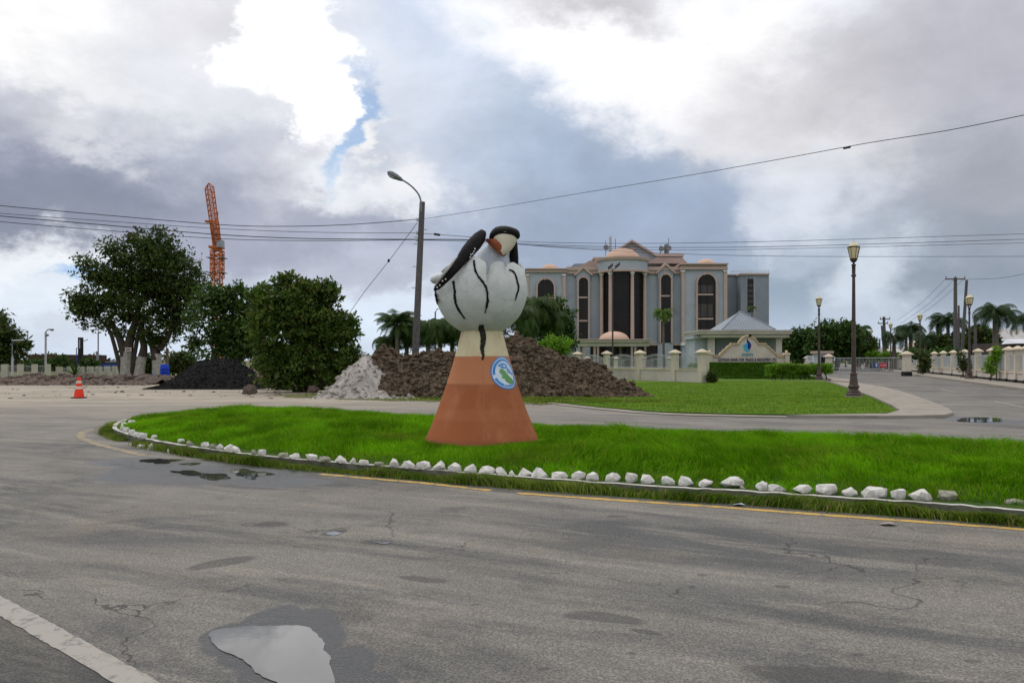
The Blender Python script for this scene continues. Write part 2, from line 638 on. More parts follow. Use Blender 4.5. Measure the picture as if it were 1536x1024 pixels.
def asphalt(name, dark=1.0, sand=True):
    t = NT(name)
    P = t.tc.outputs['Object']
    streak = t.noise(.6, 6, .68, .4, stretch=(.30, 1.3, 1), rot=R(-22))
    streak2 = t.noise(1.5, 6, .72, .5, stretch=(.22, 1.5, 1), rot=R(-28))
    blot = t.noise(.42, 5, .66, .5)
    k = dark
    col = t.mix(t.mr(streak, .36, .62), (.074 * k, .074 * k, .073 * k), (.160 * k, .150 * k, .134 * k))
    col = t.mix(t.mr(streak2, .48, .70, 0, .7), col, (.218 * k, .199 * k, .168 * k))
    col = t.mix(t.mr(blot, .50, .68, 0, .55), col, (.180 * k, .158 * k, .128 * k))
    col = t.mix(t.mr(t.noise(.8, 5, .7, .8), .54, .68, 0, .6), col, (.070 * k, .069 * k, .068 * k))
    fine = t.noise(55, 4, .75)
    ag = t.n('ShaderNodeTexVoronoi')
    ag.inputs['Scale'].default_value = 75
    t.L.new(P, ag.inputs['Vector'])
    sp = t.math('ADD', t.math('MULTIPLY', fine, .75), t.math('MULTIPLY', ag.outputs['Distance'], .5))
    col = t.mix(1.0, col, t.mix(t.mr(sp, .3, .9), (.50, .50, .50), (1.54, 1.53, 1.50)), 'MULTIPLY')
    wv = t.n('ShaderNodeTexNoise')
    wv.inputs['Scale'].default_value = 1.6
    wv.inputs['Detail'].default_value = 6
    t.L.new(P, wv.inputs['Vector'])

    def warp(a):
        va = t.n('ShaderNodeVectorMath', operation='MULTIPLY_ADD')
        t.L.new(wv.outputs['Color'], va.inputs[0])
        va.inputs[1].default_value = (a, a, 0)
        t.L.new(P, va.inputs[2])
        return va.outputs[0]
    # hairline cracks
    vo = t.n('ShaderNodeTexVoronoi', feature='DISTANCE_TO_EDGE')
    vo.inputs['Scale'].default_value = .42
    t.L.new(warp(1.3), vo.inputs['Vector'])
    crack = t.mr(vo.outputs['Distance'], .0055, .0012)
    crack = t.math('MULTIPLY', crack, t.mr(t.noise(.5, 3), .46, .58))
    col = t.mix(t.math('MULTIPLY', crack, .75), col, (.03, .03, .03))
    sx = t.n('ShaderNodeSeparateXYZ')
    t.L.new(P, sx.inputs[0])
    wet = None
    if sand:
        wz1, wz2 = warp(.36), warp(.16)

        def group(lst, edge, wz, off):
            m = None
            for (x, y, rx, ry, rot) in lst:
                mp = t.n('ShaderNodeMapping', vector_type='TEXTURE')
                mp.inputs['Location'].default_value = (x + off, y + off, 0)
                mp.inputs['Rotation'].default_value = (0, 0, rot)
                mp.inputs['Scale'].default_value = (rx * 1.15, ry * 1.15, 1e3)
                t.L.new(wz, mp.inputs[0])
                gr = t.n('ShaderNodeTexGradient', gradient_type='SPHERICAL')
                t.L.new(mp.outputs[0], gr.inputs[0])
                m = gr.outputs['Fac'] if m is None else t.math('MAXIMUM', m, gr.outputs['Fac'])
            return t.mr(t.math('ADD', m, t.math('ADD', t.math('MULTIPLY', t.math('SUBTRACT', fine, .5), .30), t.math('MULTIPLY', t.math('SUBTRACT', streak2, .5), .55))), *edge)
        st = group(STAINS, (.10, .34, 0, .55), wz1, .18)
        col = t.mix(st, col, (.045, .045, .046))
        wet = group(WETS, (.10, .19, 0, 1), wz2, .08)
        col = t.mix(t.math('MULTIPLY', wet, .86), col, (.032, .032, .034))
        yy = t.math('ADD', sx.outputs[1], t.math('MULTIPLY', t.math('SUBTRACT', t.noise(.35, 7, .65, .6, stretch=(.5, 1.4, 1)), .5), 17))
        yy = t.math('SUBTRACT', yy, t.math('MULTIPLY', t.math('MAXIMUM', sx.outputs[0], -12.0), .25))
        sm = t.mr(yy, 26, 36)
        sm = t.math('MULTIPLY', sm, t.mr(sx.outputs[0], 9, 1))
        sc = t.mix(t.mr(t.noise(1.2, 8, .65, stretch=(.4, 1.6, 1)), .35, .7), (.50, .43, .335), (.30, .25, .19))
        sc = t.mix(t.mr(t.noise(.40, 8, .75, .8, stretch=(.30, 1.5, 1), rot=R(6)), .48, .62, 0, .85), sc, (.15, .122, .092))
        col = t.mix(sm, col, sc)
        dm = t.mr(yy, 12, 30, 0, .5)
        dm = t.math('MULTIPLY', dm, t.mr(sx.outputs[0], 24, 4))
        col = t.mix(dm, col, (.27, .24, .195))
    h = t.math('ADD', t.math('MULTIPLY', sp, .6), t.math('MULTIPLY', t.noise(6, 3), .6))
    nb = t.bump(h, .8, .012)
    rr = t.mr(t.noise(1.1, 5), .3, .7, .72, .92)
    if wet is not None:
        rr = t.math('SUBTRACT', rr, t.math('MULTIPLY', wet, .5))
    pb_ = t.bsdf(col, rr, .28, nb)
    if wet is not None:
        t.L.new(t.math('ADD', .25, t.math('MULTIPLY', wet, .22)), pb_.inputs['Specular IOR Level'])
    return t.m


M = {}
M['asphalt'] = asphalt('asphalt')
M['tar'] = asphalt('dark_asphalt', dark=.6, sand=False)


def watermat():
    t = NT('puddle_water')
    n = t.bump(t.noise(9, 3), .02, .01)
    b = t.bsdf((.04, .04, .04), .02, .5, n)
    b.inputs['IOR'].default_value = 1.62
    return t.m


M['water'] = watermat()


def paintmat(name, c, worn, amt=.5):
    t = NT(name)
    f = t.mr(t.noise(7, 9, .7, .4), amt, amt + .14)
    f2 = t.mr(t.noise(60, 4, .7), .25, .75, .8, 1.05)
    col = t.mix(f, c, worn)
    col = t.mix(1.0, col, t.mix(f2, (.8, .8, .8), (1, 1, 1)), 'MULTIPLY')
    t.bsdf(col, .75, .3, t.bump(t.noise(60, 4), .3, .005))
    return t.m


M['white_line'] = paintmat('white_road_paint', (.32, .30, .262), (.15, .142, .128), .50)
M['yellow_line'] = paintmat('yellow_road_paint', (.50, .315, .07), (.22, .175, .11), .47)
M['yellow_worn'] = paintmat('worn_yellow_paint', (.30, .235, .13), (.16, .15, .13), .44)


def groundmat(name, c1, c2, c3, s=.25):
    t = NT(name)
    col = t.mix(t.mr(t.noise(s, 8, .65), .35, .65), c1, c2)
    col = t.mix(t.mr(t.noise(s * 5, 8, .7, .5), .5, .7, 0, .8), col, c3)
    t.bsdf(col, .95, .1, t.bump(t.noise(8, 8, .7), .6, .08))
    return t.m


M['ground'] = groundmat('far_ground', (.10, .12, .04), (.20, .17, .11), (.07, .10, .03), .05)
M['lawn'] = groundmat('lawn_turf', (.070, .155, .010), (.105, .180, .014), (.16, .165, .04), .5)
M['bank'] = groundmat('bank_turf', (.014, .042, .003), (.034, .080, .006), (.05, .065, .012), 2.2)
M['soil'] = groundmat('island_soil', (.035, .075, .012), (.05, .09, .015), (.06, .05, .03), 1.2)
M['verge'] = groundmat('verge_turf', (.10, .13, .035), (.17, .14, .085), (.06, .12, .02), 1.0)
M['concrete'] = mat('pavement_concrete', (.315, .285, .24), (.25, .226, .19), 1.5, .9, .3, 30, dirt=(.17, .155, .125), dirt_amt=.6)
M['kerb'] = mat('painted_kerb', (.58, .56, .52), (.40, .38, .34), 5, .9, .6, 30, dirt=(.10, .095, .07), dirt_amt=.8, dscale=2.5)
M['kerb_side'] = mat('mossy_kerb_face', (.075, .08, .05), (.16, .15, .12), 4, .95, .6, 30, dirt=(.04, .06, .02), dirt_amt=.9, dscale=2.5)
M['stone'] = mat('whitewashed_stone', (.74, .72, .67), (.54, .51, .46), 8, .9, 1.0, 24, dirt=(.20, .17, .13), dirt_amt=.9, dscale=9)
M['mossy_stone'] = mat('mossy_stone', (.42, .40, .34), (.16, .17, .09), 9, .95, .8, 28, dirt=(.07, .09, .03), dirt_amt=.9, dscale=8)


def dirtmat(name, c1, c2, c3, s=2.0):
    t = NT(name)
    col = t.mix(t.mr(t.noise(s, 9, .65), .35, .65), c1, c2)
    col = t.mix(t.mr(t.noise(s * 3.3, 8, .7, .6), .52, .68), col, c3)
    t.bsdf(col, .95, .05, t.bump(t.noise(9, 9, .72), 1.0, .12))
    return t.m


M['dirt'] = dirtmat('brown_earth', (.150, .110, .074), (.058, .043, .029), (.27, .215, .16), 3.0)
M['paledirt'] = dirtmat('pale_marl', (.46, .43, .39), (.30, .27, .24), (.54, .51, .47))
M['gravel'] = dirtmat('black_gravel', (.020, .020, .020), (.012, .012, .012), (.060, .060, .062), 9)
M['rubble'] = dirtmat('grey_brown_rubble', (.17, .125, .10), (.10, .08, .07), (.30, .25, .21))

M['bark'] = mat('bark', (.085, .068, .05), (.045, .036, .028), 6, .95, .8, 14)
M['white_bark'] = mat('limewashed_trunk', (.42, .40, .36), (.26, .24, .20), 5, .95, .6, 14)
M['palm_bark'] = mat('palm_bark', (.17, .15, .125), (.09, .08, .065), 6, .95, .6, 14)
M['leaf_dark'] = leafmat('leaf_dark', [(.018, .038, .007), (.030, .060, .009), (.062, .100, .014), (.085, .075, .025)], .35)
M['leaf_mid'] = leafmat('leaf_mid', [(.020, .048, .008), (.035, .082, .012), (.085, .135, .020)], .35)
M['leaf_rust'] = leafmat('leaf_rust', [(.022, .052, .007), (.038, .084, .010), (.065, .120, .014), (.11, .155, .022), (.14, .13, .03)], .38)
M['leaf_bright'] = leafmat('leaf_bright', [(.08, .20, .010), (.13, .28, .016), (.22, .33, .03)], .4)
M['palm_leaf'] = leafmat('palm_leaf', [(.014, .034, .009), (.024, .055, .012), (.04, .08, .018)], .25)
M['palm_mid'] = leafmat('palm_mid', [(.024, .055, .010), (.042, .085, .015), (.085, .115, .025)], .3)
M['palm_bright'] = leafmat('palm_bright', [(.045, .11, .012), (.075, .16, .018), (.17, .19, .025)], .35)
M['grass'] = leafmat('tall_grass', dry=(.22, .25, .03), cols= [(.054, .180, .001), (.086, .255, .002), (.132, .315, .005), (.25, .34, .03)], trans=.5, rough=.8, spec=.03)
M['weed'] = leafmat('kerb_weeds', [(.056, .145, .004), (.095, .20, .008), (.17, .21, .035), (.28, .24, .11)], .4, .8, .04)
M['bank_grass'] = leafmat('bank_grass', [(.018, .055, .003), (.035, .085, .005), (.06, .11, .012)], .4, .8, .03)
M['turf'] = leafmat('lawn_grass', [(.080, .185, .006), (.115, .215, .009), (.17, .22, .025)], .4, .8, .03)

M['cone_cream'] = mat('cream_render', (.62, .555, .36), (.56, .50, .33), 3, .85, .15, 20, dirt=(.40, .36, .25), dirt_amt=.4)
M['shell'] = mat('white_shell_paint', (.68, .70, .675), (.55, .57, .54), 2.6, .6, .3, 14, dirt=(.30, .34, .31), dirt_amt=.65, dscale=2.2)
M['shell_in'] = mat('grey_shell_inside', (.44, .44, .42), (.32, .32, .30), 3, .8, .3, 14)
M['belly'] = mat('pale_belly', (.50, .555, .605), (.60, .635, .66), 5, .6, .25, 14, dirt=(.27, .30, .33), dirt_amt=.4)
M['black'] = mat('black_paint', (.007, .006, .007), (.014, .012, .012), 8, .7, .35, 30, spec=.15)
M['throat'] = mat('cream_throat', (.62, .58, .44), (.55, .50, .36), 4, .6, .2, 20)
M['seam'] = mat('pale_seam', (.40, .20, .125), (.33, .15, .085), 12, .9)
M['rust'] = mat('rust_orange', (.30, .095, .035), (.22, .06, .025), 6, .7, .2, 20)
M['white'] = mat('white_paint', (.75, .75, .73), (.62, .62, .60), 4, .6)
M['dark_stain'] = mat('dark_moss_stain', (.018, .017, .014), (.05, .048, .038), 12, .95, .9, 30)
M['emb_blue'] = mat('emblem_blue', (.045, .19, .52), (.10, .30, .62), 6, .6)
M['emb_pale'] = mat('emblem_pale', (.66, .74, .80), (.56, .66, .76), 6, .6)
M['emb_green'] = mat('emblem_green', (.10, .27, .07), (.16, .34, .13), 6, .6)


def conemat():
    """terracotta bands (painted) with water marks running down"""
    t = NT('terracotta_bands')
    sx = t.n('ShaderNodeSeparateXYZ')
    t.L.new(t.tc.outputs['Object'], sx.inputs[0])
    z = t.math('ADD', sx.outputs[2], t.math('MULTIPLY', t.math('SUBTRACT', t.noise(5, 5), .5), .03))
    col = t.mix(t.mr(z, .985, 1.0), (.33, .108, .046), (.46, .190, .092))
    col = t.mix(t.mr(z, 1.455, 1.475), col, (.62, .555, .36))
    col = t.mix(t.mr(t.math('ABSOLUTE', t.math('SUBTRACT', z, .995)), .035, .0, 0, .5), col, (.22, .085, .045))
    band = t.math('MULTIPLY', t.mr(z, .40, .43), t.mr(z, .62, .58))
    col = t.mix(t.math('MULTIPLY', band, .35), col, (.39, .15, .07))
    col = t.mix(t.mr(t.noise(3.0, 8, .65, stretch=(1, 1, .5)), .45, .75, 0, .55), col, (.45, .19, .095))
    col = t.mix(t.mr(t.noise(4.0, 8, .7, stretch=(3, 3, .35)), .55, .8, 0, .5), col, (.20, .085, .05))
    col = t.mix(t.mr(z, .16, .02, 0, .55), col, (.17, .075, .045))
    t.bsdf(col, .9, .08, t.bump(t.noise(26, 6), .25, .02))
    return t.m


M['terracotta'] = conemat()

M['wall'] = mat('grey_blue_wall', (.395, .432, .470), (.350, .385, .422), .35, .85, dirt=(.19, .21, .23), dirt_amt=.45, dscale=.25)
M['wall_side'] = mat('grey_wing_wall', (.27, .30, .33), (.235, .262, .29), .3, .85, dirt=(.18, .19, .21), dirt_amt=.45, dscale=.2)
M['trim'] = mat('salmon_trim', (.49, .375, .32), (.43, .33, .28), .6, .85)
M['dome'] = mat('pink_dome', (.60, .41, .31), (.54, .36, .27), .5, .8, dirt=(.40, .27, .21), dirt_amt=.4, dscale=.5)
M['roof_pink'] = mat('pinkish_roof', (.42, .32, .27), (.36, .27, .23), .5, .85)
M['glass'] = mat('dark_glass', (.012, .010, .010), (.020, .017, .016), .4, .22, spec=.22)
M['blind'] = mat('window_blind', (.085, .075, .07), (.06, .055, .05), .7, .6)
M['mullion'] = mat('dark_mullion', (.025, .022, .02), None, 2, .6)
M['recess'] = mat('recess_shade_brown', (.05, .04, .038), (.03, .026, .024), .6, .8)
M['roof_metal'] = mat('grey_metal_roof', (.26, .29, .32), (.22, .25, .28), .6, .6)
M['cream'] = mat('cream_wall', (.58, .525, .42), (.50, .45, .36), .9, .85, .1, 10, dirt=(.38, .33, .25), dirt_amt=.5, dscale=.7)
M['cream_cap'] = mat('cream_cap', (.66, .57, .42), (.56, .47, .34), 1.5, .85, dirt=(.30, .26, .20), dirt_amt=.6, dscale=2)
M['pale_panel'] = mat('pale_wall_panel', (.56, .505, .455), (.47, .425, .38), .8, .85, dirt=(.33, .29, .24), dirt_amt=.55, dscale=.8)
M['rail'] = mat('grey_rail', (.42, .44, .44), (.34, .36, .36), 2, .55)
M['black_base'] = mat('black_plinth', (.025, .024, .024), None, 2, .8)
M['navy'] = mat('navy_letters', (.035, .035, .11), (.05, .05, .14), 2, .5)
M['logo_navy'] = mat('navy_flame', (.02, .03, .20), None, 2, .5)
M['logo_cyan'] = mat('cyan_flame', (.07, .42, .60), None, 2, .5)
M['logo_teal'] = mat('teal_letters', (.05, .30, .38), None, 2, .5)
M['moulding'] = mat('tan_moulding', (.46, .36, .22), (.40, .31, .18), 2, .85)
M['lamp_brown'] = mat('brown_lamp_metal', (.048, .030, .026), (.075, .048, .040), 6, .55, .2, 30, spec=.4)
M['lamp_glass'] = mat('cream_lantern_glass', (.58, .50, .29), (.66, .58, .36), 5, .35, spec=.5)
M['wood_pole'] = mat('weathered_pole', (.085, .080, .078), (.14, .13, .125), 8, .95, .6, 18)
M['pole_tar'] = mat('tarred_pole', (.03, .028, .027), (.055, .05, .048), 8, .95, .5, 18)
M['steel'] = mat('grey_steel', (.23, .24, .25), (.18, .19, .2), 3, .5, metallic=.3)
M['pale_steel'] = mat('pale_steel', (.48, .49, .49), (.40, .41, .41), 3, .5)
M['cable'] = mat('black_cable', (.028, .028, .031), None, 3, .6)
M['crane'] = mat('orange_crane_paint', (.56, .165, .05), (.46, .125, .036), .3, .6)
M['crane_cab'] = mat('grey_cab', (.30, .33, .36), None, 1, .4)
M['cone_red'] = mat('red_orange_plastic', (.78, .055, .025), (.70, .045, .02), 6, .5)
M['cone_band'] = mat('reflective_band', (.66, .60, .48), (.55, .50, .40), 8, .5)
M['cone_foot'] = mat('dark_rubber', (.05, .03, .025), None, 4, .8)
M['blue'] = mat('blue_plastic', (.015, .05, .42), (.02, .07, .50), 2, .5)
M['blue_sheet'] = mat('blue_hoarding', (.03, .07, .26), (.05, .10, .32), .5, .6)
M['rustroof'] = mat('rust_roof', (.075, .038, .032), (.05, .03, .026), .6, .85)
M['hutwall'] = mat('dim_wall', (.10, .08, .075), (.07, .06, .055), .5, .9)
M['house_white'] = mat('white_house_wall', (.62, .60, .58), (.54, .52, .50), .5, .85)
M['house_roof'] = mat('pale_tin_roof', (.52, .49, .47), (.42, .40, .39), .5, .6)
M['roof_shiny'] = mat('new_zinc_roof', (.66, .68, .70), (.58, .60, .62), .5, .5)
M['left_post'] = mat('cream_left_post', (.50, .49, .39), (.42, .41, .32), 1, .85)
M['sign_white'] = mat('white_board', (.66, .66, .66), (.58, .58, .58), 2, .6)
M['sign_red'] = mat('red_board', (.55, .03, .05), None, 2, .5)
M['sign_blue'] = mat('blue_board', (.04, .10, .32), None, 2, .5)
M['litter'] = mat('litter_plastic', (.62, .66, .74), (.5, .55, .66), 30, .5)

# ------------------------------------------------------------------ ground, roads, pavements
g = MB()
g.add([(-2500, -300, -.012), (2500, -300, -.012), (2500, 4000, -.012), (-2500, 4000, -.012)], [(0, 1, 2, 3)])
tag(g.build('ground', M['ground']), kind='structure')


def sheet(name, pts, z, m, kind='structure'):
    b = MB()
    b.add([(p[0], p[1], z) for p in pts], [tuple(range(len(pts)))])
    o = b.build(name, m)
    bm = bmesh.new()
    bm.from_mesh(o.data)
    bmesh.ops.triangulate(bm, faces=bm.faces)
    for f in bm.faces:
        if f.normal.z < 0: f.normal_flip()
    bm.to_mesh(o.data)
    bm.free()
    return tag(o, kind=kind)


RD = Vector((.37, 1, 0)).normalized()        # direction of the road leaving to the right
RN = Vector((RD.y, -RD.x, 0))
road = MB()
road.add([(-70, -25, 0), (70, -25, 0), (70, 48, 0), (30, 62, 0), (-70, 62, 0)], [(0, 1, 2, 3, 4)])
tag(road.build('road', M['asphalt']), kind='structure')
KR = Vector((26.2, 40.7, 0))                 # a point on the right kerb
sheet('road', [KR + RD * 5 - RN * 14, KR + RD * 5 + RN * .5, KR + RD * 320 + RN * .5, KR + RD * 320 - RN * 10], .004, M['asphalt'])


def strip(pts, w, z, m, name, jitter=0.0, kind='structure'):
    pts = [Vector((p[0], p[1], 0)) for p in pts]
    b = MB()
    vs, fs = [], []
    for i, p in enumerate(pts):
        t = (pts[min(i + 1, len(pts) - 1)] - pts[max(i - 1, 0)]).normalized()
        n = Vector((-t.y, t.x, 0))
        ww = w[i] if isinstance(w, (list, tuple)) else w
        a, c = (random.uniform(-jitter, jitter) for _ in range(2))
        q1, q2 = p + n * (ww / 2 + a), p - n * (ww / 2 + c)
        vs += [(q1.x, q1.y, z), (q2.x, q2.y, z)]
        if i: fs.append((2 * i - 2, 2 * i - 1, 2 * i + 1, 2 * i))
    b.add(vs, fs)
    o = b.build(name, m)
    for poly in o.data.polygons:
        pass
    bm = bmesh.new()
    bm.from_mesh(o.data)
    for f in bm.faces:
        if f.normal.z < 0: f.normal_flip()
    bm.to_mesh(o.data)
    bm.free()
    return tag(o, kind=kind)


# island outline: front kerb, left tip, back edge
front_px = [(1900, 792), (1700, 779), (1536, 766), (1400, 755), (1250, 745.5), (1100, 735.5), (1000, 730.5), (800, 716.5), (600, 701), (420, 686), (340, 677), (270, 667), (215, 657), (176, 645)]
outline = [G(a, b, .12).xy.to_3d() for a, b in front_px]
outline += [Vector(p) for p in ((-9.0, 18.05, 0), (-9.42, 19.2, 0), (-9.55, 20.5, 0), (-8.9, 22.1, 0), (-6.8, 23.2, 0), (-2.9, 20.9, 0), (1.1, 17.4, 0), (5.9, 15.0, 0), (9.8, 12.4, 0), (13.4, 9.2, 0))]
OUT = spline(outline, 10, closed=True)
ON = np.array([(p.x, p.y) for p in OUT])
MEDA, MEDB = np.array((-7.0, 19.0)), np.array((10.0, 8.6))


def seg_dist(P, a, b):
    ab = b - a
    t = np.clip(((P - a) @ ab) / (ab @ ab), 0, 1)
    q = a + t[:, None] * ab
    return np.linalg.norm(P - q, axis=1), q


def poly_dist(P):
    dm = np.full(len(P), 1e9)
    for i in range(len(ON)):
        dd, _ = seg_dist(P, ON[i], ON[(i + 1) % len(ON)])
        dm = np.minimum(dm, dd)
    return dm


def inside(P, poly):
    x, y = P[:, 0], P[:, 1]
    r_ = np.zeros(len(P), bool)
    n = len(poly)
    for i in range(n):
        x0, y0 = poly[i]
        x1, y1 = poly[(i + 1) % n]
        c = ((y0 > y) != (y1 > y)) & (x < (x1 - x0) * (y - y0) / (y1 - y0 + 1e-12) + x0)
        r_ ^= c
    return r_


def mound_z(P):
    dd = poly_dist(P)
    return .11 + .13 * np.clip(dd / 2.3, 0, 1) ** .8 + .05 * (VNA(P[:, 0] * .7, P[:, 1] * .7) - .5)


def build_island():
    n = len(ON)
    _, c = seg_dist(ON, MEDA, MEDB)
    rings = []
    T = [0, .03, .08, .16, .28, .42, .58, .75, .9, 1.0]
    for t in T:
        P = ON + (c - ON) * t
        z = mound_z(P) if t else np.full(n, .11)
        rings.append(np.column_stack([P, z]))
    V = np.concatenate(rings)
    Fc = [(i * n + k, i * n + (k + 1) % n, (i + 1) * n + (k + 1) % n, (i + 1) * n + k) for i in range(len(T) - 1) for k in range(n)]
    o = np_mesh('terrain', V, Fc, M['soil'], smooth=True)
    tag(o, kind='structure')
    # kerb: a low painted concrete lip along the outline
    b = MB()
    vs, fs = [], []
    ctr = np.array([2.0, 14.0])
    for k in range(n):
        t = ON[(k + 1) % n] - ON[k - 1]
        t = t / np.linalg.norm(t)
        nn = np.array([-t[1], t[0]])
        if nn @ (c[k] - ON[k]) < 0: nn = -nn
        hh = .128 + .006 * math.sin(k * 1.7) * math.sin(k * .31)
        o_, i_ = ON[k] - nn * (.05 + .008 * math.sin(k * 2.3)), ON[k] + nn * .05
        vs += [(o_[0], o_[1], 0), (o_[0] + nn[0] * .012, o_[1] + nn[1] * .012, hh), (i_[0], i_[1], hh), (i_[0], i_[1], .02)]
    for k in range(n):
        k2 = (k + 1) % n
        for j in range(3):
            fs.append((4 * k + j, 4 * k + j + 1, 4 * k2 + j + 1, 4 * k2 + j))
    b.add(vs, fs)
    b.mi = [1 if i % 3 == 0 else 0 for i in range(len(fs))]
    tag(b.build('kerb', [M['kerb'], M['kerb_side']]), kind='structure')


build_island()


def blades(P, z, h, w, lean, name, m, seed=1, kind='stuff'):
    """grass blades: three triangles each, bending over"""
    r = np.random.default_rng(seed)
    n = len(P)
    th = r.random(n) * 2 * np.pi
    ld = np.arctan2(VNB(P[:, 0] * .9, P[:, 1] * .9) - .5, VNA(P[:, 0] * .9 + 9, P[:, 1] * .9) - .5) + r.normal(0, 1.0, n)
    ux, uy = np.cos(th), np.sin(th)
    lx, ly = np.cos(ld), np.sin(ld)
    L = h * lean * (.4 + r.random(n))
    base = np.column_stack([P, z])
    U = np.column_stack([ux, uy, np.zeros(n)]) * (w / 2)[:, None]
    mid = base + np.column_stack([lx * L * .35, ly * L * .35, h * .6])
    tip = base + np.column_stack([lx * L, ly * L, h * (1 - .25 * lean)])
    V = np.stack([base - U, base + U, mid - U * .8, mid + U * .8, tip], 1).reshape(-1, 3)
    b = np.arange(n)[:, None] * 5
    Fc = np.concatenate([b + np.array([0, 1, 3]), b + np.array([0, 3, 2]), b + np.array([2, 3, 4])], 1).reshape(-1, 3)
    o = np_mesh(name, V, Fc, m)
    return tag(o, kind=kind)


def scatter(poly, n, seed):
    r = np.random.default_rng(seed)
    poly = np.array(poly)
    lo, hi = poly.min(0), poly.max(0)
    out = []
    tot = 0
    while tot < n:
        P = lo + r.random((n, 2)) * (hi - lo)
        P = P[inside(P, poly)]
        out.append(P)
        tot += len(P)
    return np.concatenate(out)[:n]


STY = 13.6
STC = Vector((X(723, STY), STY, .2))          # foot of the sculpture


def island_grass():
    P = scatter(ON, 260000, 21)
    vis = np.abs(P[:, 0]) < P[:, 1] * .67 + 4.5
    P = P[vis]
    keep = np.linalg.norm(P - np.array([STC.x, STC.y]), axis=1) > .93
    P = P[keep]
    d0 = poly_dist(P)
    kk = d0 > np.where(P[:, 1] < 14, .20, .10)
    P, d0 = P[kk], d0[kk]
    cl = VNA.fbm(P[:, 0] * 1.1, P[:, 1] * 1.1, 3)
    r = np.random.default_rng(4)
    tuft = VNB(P[:, 0] * 3.1, P[:, 1] * 3.1)
    h = (.06 + .20 * cl ** 1.3 + .09 * np.clip(tuft - .55, 0, 1)) * (.45 + 1.0 * r.random(len(P))) * np.clip(.42 + d0 * .5, 0, 1.15)
    dc = np.linalg.norm(P - np.array([STC.x, STC.y]), axis=1)
    h *= np.clip(.45 + (dc - .9) * .3, .45, 1)
    w = .007 + .007 * r.random(len(P))
    o = blades(P, mound_z(P) - .01, h, w, .75, 'grass', M['grass'], 2)
    tag(o, 'lush bright green grass filling the kerbed island', 'grass')
    # stray weeds growing between kerb and road
    r = np.random.default_rng(8)
    n = len(ON)
    pts = []
    for k in range(n):
        a, b = ON[k], ON[(k + 1) % n]
        if a[1] > 19.5 or a[0] > 11.5: continue
        if a[0] > -7.5 and a[1] > 15: continue
        L = np.linalg.norm(b - a)
        t = (b - a) / max(L, 1e-6)
        nn = np.array([t[1], -t[0]])
        mid = (MEDA + MEDB) / 2
        _, q = seg_dist(a[None], MEDA, MEDB)
        if nn @ (q[0] - a) > 0: nn = -nn
        m_ = int(L * 3600)
        den = np.clip(VNA.fbm(np.array([a[0] * .8]), np.array([a[1] * .8]), 2)[0] * 1.6 - .25, .25, 1)
        u = r.random(int(m_ * den))
        off = .045 + np.abs(r.normal(0, .085, len(u)))
        pts.append(a + u[:, None] * (b - a) + off[:, None] * nn)
    P = np.concatenate(pts)
    h = (.06 + .10 * r.random(len(P)) ** 1.3) * (.45 + VNB(P[:, 0] * 2.2, P[:, 1] * 2.2))
    o = blades(P, np.full(len(P), .0), h, .006 + .007 * r.random(len(P)), .9, 'weeds', M['weed'], 3)
    tag(o, 'low weeds along the roadside face of the island kerb', 'weeds')


island_grass()

# road paint
strip(spline([G(a, b) for a, b in ((1800, 815), (1536, 794), (1400, 784), (1240, 772.5), (1100, 762), (1000, 755), (880, 747), (775, 739.5))], 10), .115, .004, M['yellow_line'], 'road_marking', .010)
strip(spline([G(a, b) for a, b in ((735, 735.5), (640, 725), (560, 718), (480, 711))], 10), .115, .004, M['yellow_line'], 'road_marking', .010)
strip(spline([G(a, b) for a, b in ((215, 683), (165, 671), (130, 661), (121, 652), (135, 645), (168, 640))], 10), .16, .004, M['yellow_worn'], 'road_marking', .02)
strip(spline([G(a, b) for a, b in ((-60, 875), (0, 909), (60, 942), (130, 982), (212, 1030), (300, 1085))], 10), .155, .008, M['white_line'], 'road_marking', .006)
sheet('asphalt_patch', [(p.x, p.y) for p in spline([G(a, b) for a, b in ((-80, 882), (0, 920), (70, 960), (190, 1030), (260, 1090), (-100, 1130))], 5, closed=True)], .004, M['tar'])
for (p, q, w) in (((1492, 602), (1536, 611), .12), ((1412, 584.5), (1434, 588), .12), ((1350, 575), (1372, 577.5), .12), ((1310, 571), (1318, 571.8), .12), ((-30, 616), (78, 621.5), .1)):
    a, b = G(*p), G(*q)
    strip([a, a.lerp(b, .33), a.lerp(b, .66), b], w, .008, M['white_line'], 'road_marking', .01)
a, b = G(1385, 605), G(1440, 608)
# tar darkened strip beside the kerb
strip(spline([G(a, b) for a, b in ((1700, 800), (1536, 787), (1240, 765), (1000, 749), (800, 736), (640, 722), (520, 712))], 8), [.42] * 49, .002, M['tar'], 'asphalt_patch', .05)


def irregular(pts, z, m, name, n=8, amp=.03, seed=0, kind='structure'):
    r = random.Random(seed)
    sp = spline(pts, n, closed=True)
    c = sum(sp, Vector()) / len(sp)
    out = []
    for i, p in enumerate(sp):
        k = noise.noise(Vector((p.x * 3.1, p.y * 3.1, seed))) * amp + noise.noise(Vector((p.x * 9, p.y * 9, seed + 5))) * amp * .7 + noise.noise(Vector((p.x * 23, p.y * 23, seed + 9))) * amp * .4
        dv = (p - c)
        out.append(p + dv.normalized() * k)
    return sheet(name, out, z, m, kind)


# near puddle: wet margin, then water
irregular([G(a, b) for a, b in ((318, 948), (350, 941), (410, 938), (462, 940), (482, 955), (492, 978), (498, 1000), (500, 1030), (462, 1046), (408, 1020), (364, 993), (326, 970))], .004, M['water'], 'puddle', 8, .035, 3)
